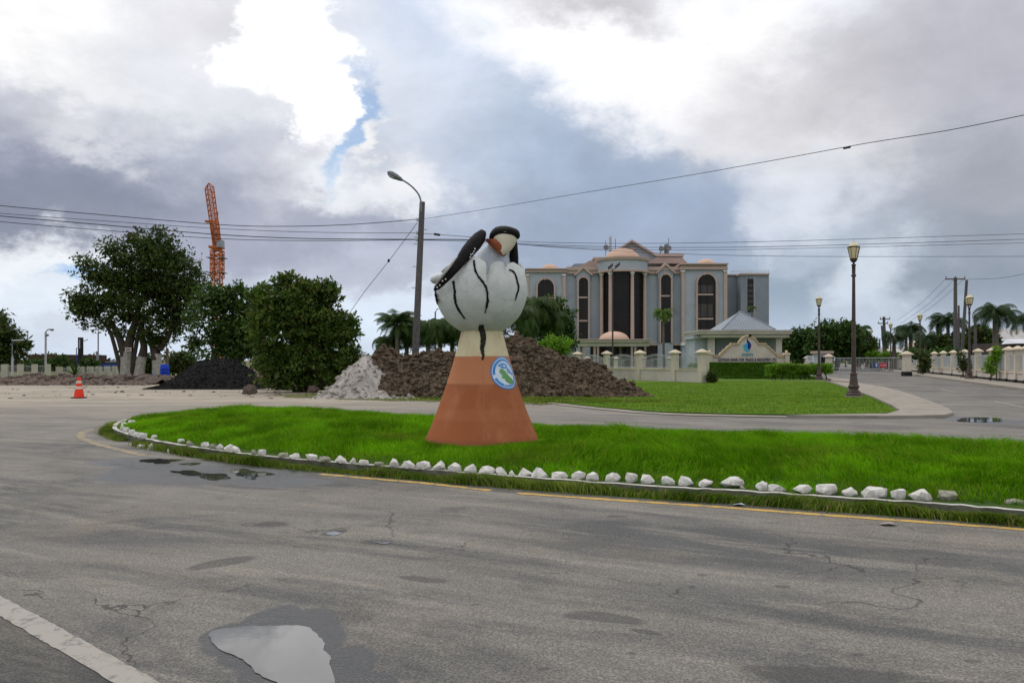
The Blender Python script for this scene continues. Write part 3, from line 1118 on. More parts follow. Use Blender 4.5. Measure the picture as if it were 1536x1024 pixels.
# puddle lying by the kerb
irregular([G(a, b) for a, b in ((214, 690), (240, 688), (276, 689), (268, 692), (236, 694.5), (216, 693))], .004, M['water'], 'puddle', 8, .16, 5)
irregular([G(a, b) for a, b in ((268, 696.5), (285, 694), (299, 695), (290, 698))], .004, M['water'], 'puddle', 8, .10, 15)
irregular([G(a, b) for a, b in ((258, 707), (290, 706), (306, 710), (340, 711), (338, 717), (312, 718), (286, 713))], .004, M['water'], 'puddle', 8, .16, 6)
irregular([G(a, b) for a, b in ((346, 704), (366, 703), (394, 708), (408, 711), (390, 713), (380, 719), (362, 716), (352, 710))], .004, M['water'], 'puddle', 8, .16, 16)
irregular([G(a, b) for a, b in ((488, 800), (500, 797.5), (513, 800), (500, 803))], .004, M['water'], 'puddle', 8, .02, 17)
irregular([G(a, b) for a, b in ((556, 812), (570, 811.5), (586, 814), (572, 816))], .004, M['water'], 'puddle', 8, .02, 18)
irregular([G(a, b) for a, b in ((1436, 629), (1460, 626), (1500, 627), (1506, 631), (1470, 633), (1440, 632))], .006, M['water'], 'puddle', 8, .2, 7)
# mended patches, potholes
# litter scraps lying on the road
for i, (a, b, s, lab) in enumerate(((1108, 757, .05, 'crumpled pale plastic scrap beside the yellow line'), (1332, 786, .055, 'flat beige paper scrap just below the yellow line'))):
    p = G(a, b, .01)
    bb = MB()
    bb.add([(p.x - s * 1.6, p.y, .012), (p.x - s * .3, p.y - s, .03), (p.x + s * 1.5, p.y - s * .4, .012), (p.x + s, p.y + s * 1.2, .025), (p.x - s * .7, p.y + s, .012)], [(0, 1, 4), (1, 2, 3), (1, 3, 4)])
    tag(bb.build('litter', M['litter'] if i == 0 else M['concrete'], origin=p), lab, 'litter')

# lawn on the right, with pavement
lawn_front = [G(a, b) for a, b in ((770, 596), (820, 603), (900, 612), (985, 619), (1100, 622.5), (1220, 624), (1320, 621.5))]
lawn_right = [G(a, b) for a, b in ((1345, 619), (1335, 611), (1305, 597), (1275, 585), (1252, 577), (1240, 573.5))]
lawn = lawn_front + lawn_right + [Vector((27, 70, 0)), Vector((52, 150, 0)), Vector((-10, 170, 0)), Vector((-14, 60, 0)), Vector((-6, 42, 0))]
sheet('lawn', lawn, .05, M['lawn'])
b = MB()
b.v, b.f, b.mi = [], [], []
for i, p in enumerate(lawn_front + lawn_right):
    b.v += [(p.x, p.y, 0.0), (p.x, p.y, .049)]
    if i: b.f.append((2 * i - 2, 2 * i, 2 * i + 1, 2 * i - 1)); b.mi.append(0)
tag(b.build('lawn_edge', M['soil']), kind='structure')
strip([p + Vector((0, -.42, 0)) for p in spline(lawn_front[1:], 6)], .62, .02, M['concrete'], 'path', .05)
pav = [G(a, b) for a, b in ((1180, 626.5), (1330, 624), (1350, 619), (1338, 611), (1308, 597), (1278, 585), (1255, 577), (1243, 573.5))] + \
      [G(a, b) for a, b in ((1262, 573.5), (1290, 576), (1330, 583), (1365, 593), (1400, 606), (1424, 617), (1430, 623), (1415, 626.5), (1330, 628))]
b = MB()
b.prism([(p.x, p.y) for p in pav], .0, .085)
tag(b.build('pavement', M['concrete']), kind='structure')
for (p, q) in (((1352, 604), (1398, 604)), ((1325, 594), (1362, 594)), ((1300, 586), (1335, 586)), ((1345, 613), (1420, 614))):
    a, c = G(*p, .085), G(*q, .085)
    strip([a, a.lerp(c, .5), c], .05, .0875, M['tar'], 'pavement_joint')

# right pavement with kerb, along the fence
kb = MB()
p0, p1 = KR - RD * 26, KR + RD * 330
kb.prism([(q.x, q.y) for q in (p0, p1, p1 + RN * .3, p0 + RN * .3)], 0, .15)
tag(kb.build('kerb', M['concrete']), kind='structure')
pv = MB()
pv.prism([(q.x, q.y) for q in (p0 + RN * .3, p1 + RN * .3, p1 + RN * 2.9, p0 + RN * 2.9)], 0, .142)
tag(pv.build('pavement', M['concrete']), kind='structure')

# raised bank under the bank's name wall, with the low white edging
bank = MB()
bx0, bx1 = X(1062, 70), X(1212, 70)
nx, ny = 24, 10
vs, fs = [], []
for j in range(ny + 1):
    for i in range(nx + 1):
        x = bx0 + (bx1 - bx0) * i / nx
        y = 65 + 17 * j / ny
        e = min(1, i / 3, (nx - i) / 5)
        t = min(1, max(0, (y - 66) / 7))
        vs.append((x, y, .052 + 1.22 * t * t * (3 - 2 * t) * max(e, 0)))
for j in range(ny):
    for i in range(nx):
        k = j * (nx + 1) + i
        fs.append((k, k + 1, k + nx + 2, k + nx + 1))
bank.add(vs, fs)
tag(bank.build('terrain', M['bank'], smooth='all'), kind='structure')
P = np.column_stack([RNG.uniform(bx0 + .3, bx1 - .3, 16000), RNG.uniform(65.5, 75, 16000)])
ee = np.clip(np.minimum((P[:, 0] - bx0) / (bx1 - bx0) * nx / 3, (bx1 - P[:, 0]) / (bx1 - bx0) * nx / 5), 0, 1)
tt = np.clip((P[:, 1] - 66) / 7, 0, 1)
o = blades(P, .05 + 1.22 * tt * tt * (3 - 2 * tt) * ee, .06 + .16 * RNG.random(16000), .03 + .03 * RNG.random(16000), .8, 'grass', M['bank_grass'], 12)
tag(o, 'longer dark grass on the bank below the name wall', 'bank grass')
strip([G(1060, 570.5), G(1120, 571), G(1180, 572), G(1245, 574)], .28, .075, M['concrete'], 'path', .02)
b = MB()
q = [G(a, c) for a, c in ((1238, 567), (1278, 572), (1284, 576), (1250, 574))]
b.prism([(p.x, p.y) for p in q], 0, .16)
tag(b.build('pavement', M['concrete']), kind='structure')

# short turf on the lawn (blades only where it is near)
P = scatter([(p.x, p.y) for p in lawn_front + lawn_right + [Vector((18, 62, 0)), Vector((2, 50, 0)), Vector((0, 36, 0))]], 110000, 31)
w = np.random.default_rng(3)
P = P[w.random(len(P)) < np.clip(34 / P[:, 1], .2, 1) ** 2]
o = blades(P, np.full(len(P), .05), .02 + .035 * w.random(len(P)) ** 2, .012 + .014 * w.random(len(P)), .9, 'grass', M['turf'], 9)
tag(o, 'short mown lawn grass in front of the name wall', 'lawn grass')
# verge of grass and mud along the far road edge
strip(spline([G(a, b) for a, b in ((430, 592), (520, 596), (620, 599), (720, 602), (800, 604), (840, 605))], 6), [2.2] * 31, .012, M['verge'], 'verge', .5)
P = np.concatenate([np.array(G(a, b).xy)[None] + np.random.default_rng(i).normal(0, 1, (n, 2)) * np.array([sx_, .5]) for i, (a, b, n, sx_) in enumerate(((622, 587, 2600, .5), (560, 595, 900, 1.2), (700, 600, 900, 1.6), (840, 601, 2500, 1.2), (780, 600, 1200, 1.0), (520, 592, 500, 1.0), (900, 604, 2500, 1.5)))])
o = blades(P, np.full(len(P), .01), .05 + .14 * RNG.random(len(P)), .02 + .015 * RNG.random(len(P)), .8, 'weeds', M['weed'], 10)
tag(o, 'rough grass tufts along the far road edge by the earth pile', 'weeds')


# ------------------------------------------------------------------ white stones along the kerb
def stone_mesh(w, dpt, h, shape, seed):
    r = random.Random(seed * 13 + 5)
    bm = bmesh.new()
    pts = []
    n = 26
    for k in range(n):
        v = Vector((r.gauss(0, 1), r.gauss(0, 1), r.gauss(0, 1))).normalized()
        if 'blocky' in shape:
            m_ = max(abs(v.x), abs(v.y), abs(v.z))
            v = v.lerp(v / m_, .75)
        v *= r.uniform(.86, 1.05)
        if 'pointed' in shape:
            q = max(0, v.z)
            v.x = v.x * (1 - .6 * q) + .28 * q * (1 if seed % 2 else -1)
            v.y *= 1 - .5 * q
        elif shape == 'wedge':
            v.z *= 1 - .45 * v.x * (1 if seed % 2 else -1)
        elif shape == 'flat':
            v.z = max(-.8, min(.75, v.z * 1.3))
        elif shape == 'long':
            v.z *= 1 + .3 * v.x
        if v.z < 0:
            f_ = max(.35, math.hypot(v.x, v.y))
            v.x, v.y = v.x / f_ * .9 * min(1, f_ * 1.3), v.y / f_ * .9 * min(1, f_ * 1.3)
        v.z = max(v.z, -.3)
        pts.append(bm.verts.new(v))
    bmesh.ops.convex_hull(bm, input=pts)
    bmesh.ops.delete(bm, geom=[v for v in bm.verts if not v.link_faces], context='VERTS')
    bmesh.ops.bevel(bm, geom=list(bm.edges), offset=.09, segments=2, affect='EDGES', profile=.5, clamp_overlap=True)
    bmesh.ops.triangulate(bm, faces=bm.faces)
    bmesh.ops.subdivide_edges(bm, edges=bm.edges, cuts=1, use_grid_fill=True)
    off = Vector((seed * 3.7, seed * 1.3, seed * .7))
    for v in bm.verts:
        v.co *= 1 + noise.noise(v.co * 2.2 + off) * .10 + noise.noise(v.co * 6 + off) * .045
    xs = [v.co.x for v in bm.verts]
    ys = [v.co.y for v in bm.verts]
    zs = [v.co.z for v in bm.verts]
    for v in bm.verts:
        v.co = Vector((((v.co.x - min(xs)) / (max(xs) - min(xs)) - .5) * w, ((v.co.y - min(ys)) / (max(ys) - min(ys)) - .5) * dpt, (v.co.z - min(zs)) / (max(zs) - min(zs)) * h))
    me = bpy.data.meshes.new('kerb_stone')
    bm.to_mesh(me)
    bm.free()
    me.polygons.foreach_set('use_smooth', [True] * len(me.polygons))
    me.set_sharp_from_angle(angle=R(32))
    return me


ORD = 'first second third fourth fifth sixth seventh eighth ninth tenth eleventh twelfth'.split()
# (px, base py, width, height, shape, finish, label); the row is read from the big long stone, the orange cone or the bend
ROW = [
    (1521, 757, 30, 9, 'flat', 'm', 'grey stone half buried in grass at the right end of the row'),
    (1422, 751, 30, 15, 'blocky', 'm', 'mossy grey stone with grass grown over it near the right end'),
    (1384, 750, 36, 16, 'blocky', 'w', 'broad white block immediately left of the grassed-over mossy stone'),
    (1347, 748, 22, 15, 'blocky', 'w', 'small square white block, second left of the mossy stone'),
    (1310, 746, 38, 16, 'long blocky', 'w', 'widest white block in the row, below the lawn corner lamp post'),
    (1274, 743, 24, 13, 'wedge', 'w', 'low white wedge stone just left of the widest block'),
    (1240.5, 741, 33, 15, 'long blocky', 'w', 'rectangular white block second left of the widest block'),
    (1202, 738, 28, 11, 'wedge', 'w', 'thin white wedge stone sloping down to the right'),
    (1164, 736, 30, 10, 'flat', 'w', 'flat white slab touching a cracked round stone'),
    (1141, 735, 19, 13, 'round', 'w', 'cracked round white stone touching the flat slab'),
    (1112, 733, 8, 5, 'flat', 'm', 'small dull pebble just right of the large lumpy stone'),
    (1095.5, 730, 35, 15, 'long', 'w', 'large lumpy long white stone, tallest right of the cone'),
    (1056.6, 730, 22, 11, 'round', 'w', 'low rounded white stone, first left of the large lumpy one'),
    (1027, 728, 26, 14, 'pointed', 'w', 'pointed white stone, second left of the large lumpy one'),
    (1000, 727, 21, 12, 'wedge', 'w', 'pale wedge stone, third left of the large lumpy one'),
    (969, 725, 21, 13, 'blocky', 'w', 'square white stone, fourth left of the large lumpy one'),
    (944.5, 723, 19, 14, 'blocky', 'w', 'upright square white stone, fifth left of the large lumpy one'),
    (916.6, 722, 24, 14, 'round', 'w', 'domed white stone, sixth left of the large lumpy one'),
    (886, 721, 20, 13, 'round', 'w', 'rounded white stone, seventh left of the large lumpy one'),
    (864, 719, 22, 13, 'blocky', 'w', 'boxy white stone, fourth right of the tall peaked stone'),
    (837, 717, 26, 9, 'flat', 'w', 'low spread white stone next right of the tall peaked stone'),
    (807, 716, 27, 15, 'pointed', 'w', 'tall peaked white stone below the cone base right corner'),
    (785, 713.5, 21, 12, 'wedge', 'w', 'white wedge stone next left of the tall peaked stone'),
    (765, 712.5, 9, 7, 'small pointed', 'w', 'tiny white stone between two larger ones below the cone'),
    (749, 712, 18, 12, 'wedge', 'w', 'slanting white stone next left of the tiny stone'),
    (727, 710.5, 25, 12, 'round', 'w', 'broad white stone straight below the middle of the cone'),
    (702, 709, 20, 13, 'pointed', 'w', 'pointed grey-white stone, first left of the cone centre line'),
    (678.6, 707, 21, 13, 'round', 'w', 'domed white stone, second left of the cone centre line'),
    (655, 705, 21, 14, 'pointed', 'w', 'peaked white stone below the left foot of the cone'),
    (632, 703.5, 24, 12, 'flat', 'w', 'wide bright white stone just left of the cone foot'),
    (609, 702, 22, 11, 'round', 'w', 'round white stone, second left of the cone foot'),
    (588, 700.5, 16, 13, 'wedge', 'w', 'steep grey-white stone, third left of the cone foot'),
    (565, 698.5, 14, 6, 'flat', 'm', 'flat dull stone, fourth left of the cone foot'),
    (542, 697, 16, 8, 'round', 'w', 'low white stone, fifth left of the cone foot'),
    (525, 695.5, 9, 9, 'small pointed', 'w', 'narrow white stone, sixth left of the cone foot'),
    (508, 694, 19, 11, 'pointed', 'w', 'peaked white stone, seventh left of the cone foot'),
    (484, 692, 19, 8, 'blocky', 'm', 'dark-streaked stone, eighth left of the cone foot'),
    (463, 690, 21, 9, 'flat', 'w', 'speckled white stone, ninth left of the cone foot'),
    (438, 687.5, 17, 8, 'flat', 'w', 'flat white stone, tenth left of the cone foot'),
    (421, 686, 15, 7, 'flat', 'm', 'dark low stone, eleventh left of the cone foot'),
    (389, 683, 13, 9, 'blocky', 'w', 'square white stone right of a smaller dark twin behind the puddle'),
    (377, 682, 9, 8, 'round', 'm', 'small dark stone left of the square white one behind the puddle'),
    (350, 678.5, 15, 10, 'wedge', 'w', 'leaning white stone at right of the close cluster behind the puddle'),
    (340, 676, 17, 10, 'round', 'w', 'largest stone in the close cluster behind the puddle'),
    (326, 674.5, 11, 9, 'round', 'w', 'whitest stone in the close cluster behind the puddle'),
    (316, 673, 11, 8, 'round', 'm', 'grey stone at the left of the close cluster behind the puddle'),
    (304, 670, 12, 7, 'flat', 'w', 'white flat stone just left of the close cluster'),
    (281, 669, 11, 8, 'round', 'm', 'moss-covered stone sunk in the grass of the island bend'),
    (268, 664, 11, 6, 'flat', 'w', 'pale flat stone peeping from grass on the island bend'),
    (228, 658, 10, 6, 'flat', 'w', 'lone small pale stone right of the tight bend row'),
    (211, 658, 13, 9, 'blocky', 'w', 'last white block at right of the tight bend row'),
    (202, 655, 10, 8, 'blocky', 'w', 'second white block from right in the tight bend row'),
    (194, 652, 10, 8, 'blocky', 'w', 'middle white block of the tight bend row'),
    (186, 648.5, 10, 8, 'blocky', 'w', 'white block lowest left on the tight bend row'),
    (181, 644, 9, 8, 'round', 'w', 'rounded white stone at the outermost tip of the island'),
    (183, 639, 12, 6, 'flat', 'w', 'flat white stone just behind the island tip'),
    (196, 635.5, 15, 6, 'flat', 'w', 'farthest white stone of the row behind the island tip'),
]
for i, (px, py, w, h, shp, fin, lab) in enumerate(ROW):
    p = G(px, py, .125)
    s = p.y / F
    dd = np.argmin(np.linalg.norm(ON - np.array([p.x, p.y]), axis=1))
    me = stone_mesh(w * s * .99, max(w * s * .72, .085), h * s * 1.04, shp, i + 1)
    me.materials.append(M['mossy_stone'] if fin == 'm' else M['stone'])
    o = bpy.data.objects.new('kerb_stone', me)
    COL.objects.link(o)
    c = np.argmin([abs(X(px, q[1]) - q[0]) + (0 if q[1] < 20 else 9) + abs(q[1] - p.y) * .3 for q in ON])
    q = ON[c]
    _, m_ = seg_dist(q[None], MEDA, MEDB)
    nn = (m_[0] - q) / np.linalg.norm(m_[0] - q)
    o.location = (p.x + nn[0] * .05, p.y + nn[1] * .05, .12)
    o.rotation_euler = (0, 0, random.uniform(-.25, .25))
    tag(o, lab, 'stone', 'whitewashed stones edging the island kerb')
for i, (px, py, w, h, lab) in enumerate(((212, 672, 12, 6, 'flat grey chunk lying on the road side of the bend'), (226, 674, 9, 10, 'tilted grey chunk beside the flat one on the road'), (254, 679, 9, 6, 'small pale chunk lying alone on the road below the bend'))):
    p = G(px, py)
    s = p.y / F
    me = stone_mesh(w * s, w * s * .7, h * s, 'wedge' if i == 1 else 'flat', 90 + i)
    me.materials.append(M['stone'])
    o = bpy.data.objects.new('kerb_stone', me)
    COL.objects.link(o)
    o.location = (p.x, p.y, -.005)
    tag(o, lab, 'stone', 'loose chunks on the road by the island bend')


# ------------------------------------------------------------------ the sculpture: a bird hatching on a painted cone
def cone_r(z):
    """radius of the pedestal at world height z"""
    t = (2.09 - z) / (2.09 - .2)
    return .352 + .44 * t + .195 * t * t


def on_ray(px, py, rad, c, z_axis=True, extra=.0):
    if not callable(rad):                      # a BVH tree of the real surface
        d0 = Vector(((px - 768) / F, 1, (HOR - py) / F)).normalized()
        hit = rad.ray_cast(Vector((0, 0, H)), d0)[0]
        return hit if hit is not None else Vector((0, 0, H)) + d0 * (c.y - .3)
    """first point where the line of sight meets a turned surface rad(z) about axis c"""
    d_ = Vector(((px - 768) / F, 1, (HOR - py) / F))
    o_ = Vector((0, 0, H))
    t = c.y - 1.6
    while t < c.y + .2:
        p = o_ + d_ * t
        if math.hypot(p.x - c.x, p.y - c.y) < rad(p.z) + extra:
            return p
        t += .004
    return o_ + d_ * c.y


EC = A(722, 435, STY)                          # centre of the egg
ER = 69 / F * STY


def egg_r(z):
    k = ER * ER - (z - EC.z) ** 2
    return math.sqrt(k) if k > 0 else 0.0


def zp(x, y):                                  # close-up pixels of the sculpture to photo pixels
    return 640 + x / 5.6875, 330 + y / 5.6875


def ribbon(name, pts, widths, rad, c, off, m, parent, thick=.012):
    """a strip following a turned surface, standing slightly proud of it"""
    b = MB()
    vs, fs = [], []
    n = len(pts)
    for i, (px, py) in enumerate(pts):
        a_, c_ = pts[max(i - 1, 0)], pts[min(i + 1, n - 1)]
        tx, ty = c_[0] - a_[0], c_[1] - a_[1]
        l_ = math.hypot(tx, ty) or 1
        nx_, ny_ = -ty / l_, tx / l_
        w_ = widths[i] / 2
        for s in (-1, 1):
            p = on_ray(px + nx_ * w_ * s, py + ny_ * w_ * s, rad, c)
            nr = (p - Vector((c.x, c.y, c.z if c is EC else p.z))).normalized()
            vs += [p + nr * off, p - nr * thick]
    for i in range(n - 1):
        k, j = 4 * i, 4 * i + 4
        fs += [(k, j, j + 2, k + 2), (k, k + 1, j + 1, j), (k + 2, j + 2, j + 3, k + 3)]
    fs += [(0, 2, 3, 1), (4 * n - 4, 4 * n - 3, 4 * n - 1, 4 * n - 2)]
    b.add(vs, fs)
    return b.build(name, m, parent)


def jag(pts, n=5, amp=.7, seed=0):
    r = random.Random(seed)
    sp = spline([Vector((a, b, 0)) for a, b in pts], n)
    return [(p.x + r.uniform(-amp, amp), p.y + r.uniform(-amp * .4, amp * .4)) for p in sp]


def sculpture():
    t = thing('bird_sculpture', STC, 'black and white bird hatching from a cracked egg on an orange banded cone', 'sculpture')
    b = MB()
    prof = [(cone_r(.2) + .03, -.12)] + [(cone_r(.2 + 1.89 * k / 24), 1.89 * k / 24) for k in range(25)]
    b.lathe(STC, prof, 72)
    ped = b.build('pedestal', M['terracotta'], t, True)
    # vertical casting seam
    ribbon('seam', [(724.5, 545), (725, 580), (725.5, 620), (726, 660)], [.9] * 4, cone_r, STC, .003, M['seam'], ped)
    st = jag([(722.5, 487), (722, 494), (724.5, 502), (724.5, 512), (723, 522), (724.5, 532), (724, 539)], 4, .7, 3)
    ribbon('stain', st, [3.5 + 5 * math.sin(math.pi * min(1, .25 + i / len(st) * .9)) for i in range(len(st))], lambda z: max(cone_r(z), egg_r(z)), STC, .012, M['dark_stain'], ped)
    # round emblem wrapped on the cone
    th0, z0 = R(47), A(761, 559, STY - .4).z
    sl = Vector((0, 0, 1))

    def emb(u, v, off):
        z = z0 + v * .955
        r_ = cone_r(z) + off
        th = th0 + u / cone_r(z0)
        return (STC.x + r_ * math.sin(th), STC.y - r_ * math.cos(th), z)

    def disc(name, poly, off, m, parent):
        bb = MB()
        n = len(poly)
        cx = sum(p[0] for p in poly) / n
        cy = sum(p[1] for p in poly) / n
        K = 6
        vs = [emb(cx, cy, off)]
        for k in range(1, K + 1):
            vs += [emb(cx + (p[0] - cx) * k / K, cy + (p[1] - cy) * k / K, off) for p in poly]
        fs = [(0, 1 + i, 1 + (i + 1) % n) for i in range(n)]
        for k in range(K - 1):
            fs += [(1 + k * n + i, 1 + (k + 1) * n + i, 1 + (k + 1) * n + (i + 1) % n, 1 + k * n + (i + 1) % n) for i in range(n)]
        bb.add(vs, fs)
        return bb.build(name, m, parent)
    circ = lambda r_, n=48, a0=0, a1=360: [(r_ * math.cos(R(a0 + (a1 - a0) * k / n)), r_ * math.sin(R(a0 + (a1 - a0) * k / n))) for k in range(n)]
    e = disc('emblem', circ(.285), .006, M['emb_blue'], t)
    disc('ring', circ(.262), .009, M['emb_pale'], e)
    bb = MB()                                   # broad blue ring with pale breaks where lettering runs
    for k in range(46):
        a0_, a1_ = k * 360 / 46, (k + .68) * 360 / 46
        if 186 < a0_ < 200: continue
        big = 100 < a0_ < 235
        ri, ro = (.205, .25)
        if big: a1_ = (k + 1.0) * 360 / 46
        vs = [emb(r_ * math.cos(R(a)), r_ * math.sin(R(a)), .012) for r_ in (ri, ro) for a in (a0_, (a0_ + a1_) / 2, a1_)]
        bb.add(vs, [(0, 3, 4, 1), (1, 4, 5, 2)])
    bb.build('ring_lettering', M['emb_blue'], e)
    disc('map', [(-.13, .02), (-.09, .08), (-.02, .05), (.03, -.01), (.07, -.06), (.13, -.10), (.15, -.16), (.12, -.20), (.03, -.185), (-.03, -.15), (-.05, -.10), (-.10, -.09), (-.08, -.04)], .012, M['emb_green'], e)
    bb = MB()                                   # flowing blue strokes above the map

    def stroke(pts, w_):
        sp = spline([Vector((a, c, 0)) for a, c in pts], 5)
        vs, fs = [], []
        for i, p in enumerate(sp):
            tt = (sp[min(i + 1, len(sp) - 1)] - sp[max(i - 1, 0)]).normalized()
            vs += [emb(p.x - tt.y * w_, p.y + tt.x * w_, .013), emb(p.x + tt.y * w_, p.y - tt.x * w_, .013)]
            if i: fs.append((2 * i - 2, 2 * i - 1, 2 * i + 1, 2 * i))
        bb.add(vs, fs)
    stroke([(-.13, .125), (-.06, .15), (.0, .155), (.06, .13), (.03, .09), (-.05, .10), (-.11, .13)], .012)
    stroke([(-.02, .15), (-.05, .10), (-.03, .075)], .010)
    stroke([(.05, .09), (.09, .06), (.12, .03), (.10, .0), (.06, .03), (.075, .07)], .011)
    stroke([(.13, .04), (.14, -.01), (.17, -.03), (.19, .0)], .010)
    bb.build('strokes', M['emb_blue'], e)

    # egg shell: a sphere open at the top with petal-like broken rim
    rim_px = [(653, 431), (660, 428), (670, 424), (678, 420), (680.5, 407), (690, 396), (700, 387), (707, 387), (713, 390), (722, 396), (729.5, 401),
              (734, 416), (737, 406), (743, 400), (750, 398.5), (754, 400), (756.5, 407), (760.5, 407), (764, 400), (769, 397), (778, 396), (783, 406), (788, 420)]
    tab = []
    for px, py in rim_px:
        dz = (435 - py) / 69
        cl = math.sqrt(max(.01, 1 - dz * dz))
        s = max(-1, min(1, (px - 722) / 69 / cl))
        tab.append((math.degrees(math.asin(s)), dz))
    tab = [(-180, .25), (-165, .42), (-150, .30), (-135, .12), (-120, .22), (-105, .20)] + [q for q in tab if -100 < q[0] < 100] + [(100, .30), (115, .42), (130, .30), (145, .45), (165, .35), (180, .25)]
    tab += [(8.2, .44), (8.9, .22), (10.5, .24)]
    tab = [q for q in tab if not (8.9 < q[0] < 10.4)]
    tab.sort()
    ta, tz = np.array([q[0] for q in tab]), np.array([q[1] for q in tab])
    NA, NL = 400, 40
    b = MB()
    vo, vi = [], []
    for j in range(NL + 1):
        for i in range(NA):
            a = -180 + 360 * i / NA
            lam1 = math.asin(max(-1, min(.95, np.interp(a, ta, tz))))
            lam0 = math.asin(-.9)
            lam = lam0 + (lam1 - lam0) * j / NL
            bul = .012 * math.sin(R(a) * 5 + 1) * max(0, math.sin(lam)) + .006 * noise.noise(Vector((a * .05, lam * 3, 0)))
            lip = (.05 if 8.5 < a < 34 else .02) * max(0, (j - NL + 6) / 6) ** 2 if abs(a) < 90 else 0
            if -34 < a < 8.6: lip += .028 * max(0, min(1, (a + 34) / 25)) * max(0, min(1, (j - NL * .35) / (NL * .5)))
            for lst, rr in ((vo, ER + bul + lip), (vi, ER + bul - .05 + lip)):
                lst.append((EC.x + rr * math.cos(lam) * math.sin(R(a)), EC.y - rr * math.cos(lam) * math.cos(R(a)), EC.z + (ER + bul) * math.sin(lam)))
    fs = []
    n1 = len(vo)
    for j in range(NL):
        for i in range(NA):
            i2 = (i + 1) % NA
            fs.append((j * NA + i, j * NA + i2, (j + 1) * NA + i2, (j + 1) * NA + i))
            fs.append((n1 + j * NA + i2, n1 + j * NA + i, n1 + (j + 1) * NA + i, n1 + (j + 1) * NA + i2))
    for i in range(NA):
        i2 = (i + 1) % NA
        fs.append((NL * NA + i, NL * NA + i2, n1 + NL * NA + i2, n1 + NL * NA + i))
    b.add(vo + vi, fs)
    sh = b.build('eggshell', M['shell'], t, True)
    bvh = BVHTree.FromPolygons([Vector(v) for v in b.v], b.f)
    b = MB()
    b.lathe(STC, [(.30, 1.80), (.352, 1.885), (.36, 1.90), (.33, 1.96)], 48)
    b.build('collar', M['cone_cream'], t, True)
    for i, (pts, w0) in enumerate((([(403, 345), (412, 420), (440, 480), (487, 540), (513, 600), (520, 690), (497, 792)], 3.0),
                                   ([(228, 520), (240, 600), (243, 670), (265, 745), (325, 840)], 2.8),
                                   ([(700, 425), (735, 440), (760, 480), (772, 530), (781, 580), (768, 630), (753, 684)], 1.9),
                                   ([(78, 600), (80, 660), (95, 720)], 1.2))):
        pp = jag([zp(*q) for q in pts], 5, .45, i)
        ribbon('crack', pp, [w0 * (.75 + .5 * random.random()) * (1 if k < len(pp) - 3 else .55) for k in range(len(pp))], bvh, EC, .014, M['black'], sh)

    # folded shell lobes at the left
    def ell(b_, zx, zy, rx, ry, Y, rot=0, dep=.8):
        px, py = zp(zx, zy)
        c = A(px, py, Y)
        k = Y / F / 5.6875
        ca, sa = math.cos(R(rot)), math.sin(R(rot))
        secs = []
        for i in range(13):
            s = -1 + 2 * i / 12
            q = math.sqrt(max(0.0006, 1 - s * s))
            cc = c + Vector((ca * rx * k * s, 0, sa * rx * k * s))
            secs.append((cc, Vector((-sa * ry * k * q, 0, ca * ry * k * q)), Vector((0, ry * k * q * dep, 0))))
        b_.loft(secs, 20)
    b = MB()
    ell(b, 112, 496, 86, 46, STY - .22, 14, 1.5)
    ell(b, 190, 488, 60, 36, STY - .30, 10, 1.3)
    b.build('shell_lobe', M['shell'], t, True)
    b = MB()
    ell(b, 172, 412, 62, 15, STY + .15, 36, 1.6)
    b.build('tail', M['shell_in'], t, True)

    # bird
    b = MB()
    Yb = STY + .0
    k = Yb / F / 5.6875
    secs = []
    for zy, zx, rw, rd in ((640, 560, 60, 60), (600, 560, 110, 110), (520, 562, 150, 150), (440, 563, 158, 165), (370, 560, 156, 168), (310, 562, 146, 160), (260, 575, 126, 140), (220, 595, 100, 112), (185, 620, 80, 88), (150, 640, 62, 70)):
        c = A(*zp(zx, zy), Yb)
        secs.append((c, Vector((rw * k, 0, 0)), Vector((0, rd * k, 0))))
    b.loft(secs, 32)
    body = b.build('body', M['belly'], t, True)
    Yh = STY - .30
    k = Yh / F / 5.6875

    def wedge(b_, secs_):
        out = []
        for zx, zy, rw, rd, dy in secs_:
            c = A(*zp(zx, zy), Yh + dy)
            out.append((c, Vector((rw * k, 0, -.02)), Vector((0, rd * k, 0))))
        b_.loft(out, 28)
    b = MB()
    wedge(b, [(640, 303, 14, 12, -.155), (640, 286, 39, 39, -.13), (638, 259, 64, 70, -.085), (632, 232, 84, 96, -.04), (618, 206, 98, 112, .01), (592, 180, 96, 112, .06)])
    b.build('neck_band', M['rust'], t, True)
    b = MB()
    wedge(b, [(644, 292, 12, 10, -.175), (650, 274, 38, 38, -.15), (658, 246, 62, 66, -.10), (664, 215, 82, 90, -.055), (665, 185, 96, 106, -.02), (666, 160, 106, 114, -.005), (668, 135, 100, 110, .0)])
    b.build('throat', M['throat'], t, True)
    b = MB()
    secs = []
    for zx, zc, rh, rd in ((532, 150, 6, 8), (540, 140, 26, 34), (560, 128, 44, 66), (590, 116, 54, 96), (630, 110, 57, 116), (670, 108, 55, 124), (710, 110, 50, 118), (745, 116, 46, 98), (770, 122, 42, 74), (788, 127, 32, 46), (797, 130, 10, 14)):
        c = A(*zp(zx, zc), Yh)
        secs.append((c, Vector((0, 0, rh * k)), Vector((0, rd * k, 0))))
    b.loft(secs, 28)
    hd = b.build('head', M['black'], t, True)
    b = MB()
    ec = A(*zp(670, 93), Yh - 118 * k)
    b.lathe((0, 0, 0), [(.034, 0), (.034, .010), (.024, .017), (.0, .019)], 20)
    for i, v in enumerate(b.v):
        b.v[i] = (ec.x + v[0], ec.y - v[2] + .012 + .0, ec.z + v[1] * .72)
    ey = b.build('eye', M['shell_in'], hd, True)
    b = MB()
    b.ball((ec.x + .004, ec.y - .010, ec.z), .016, .011, .013)
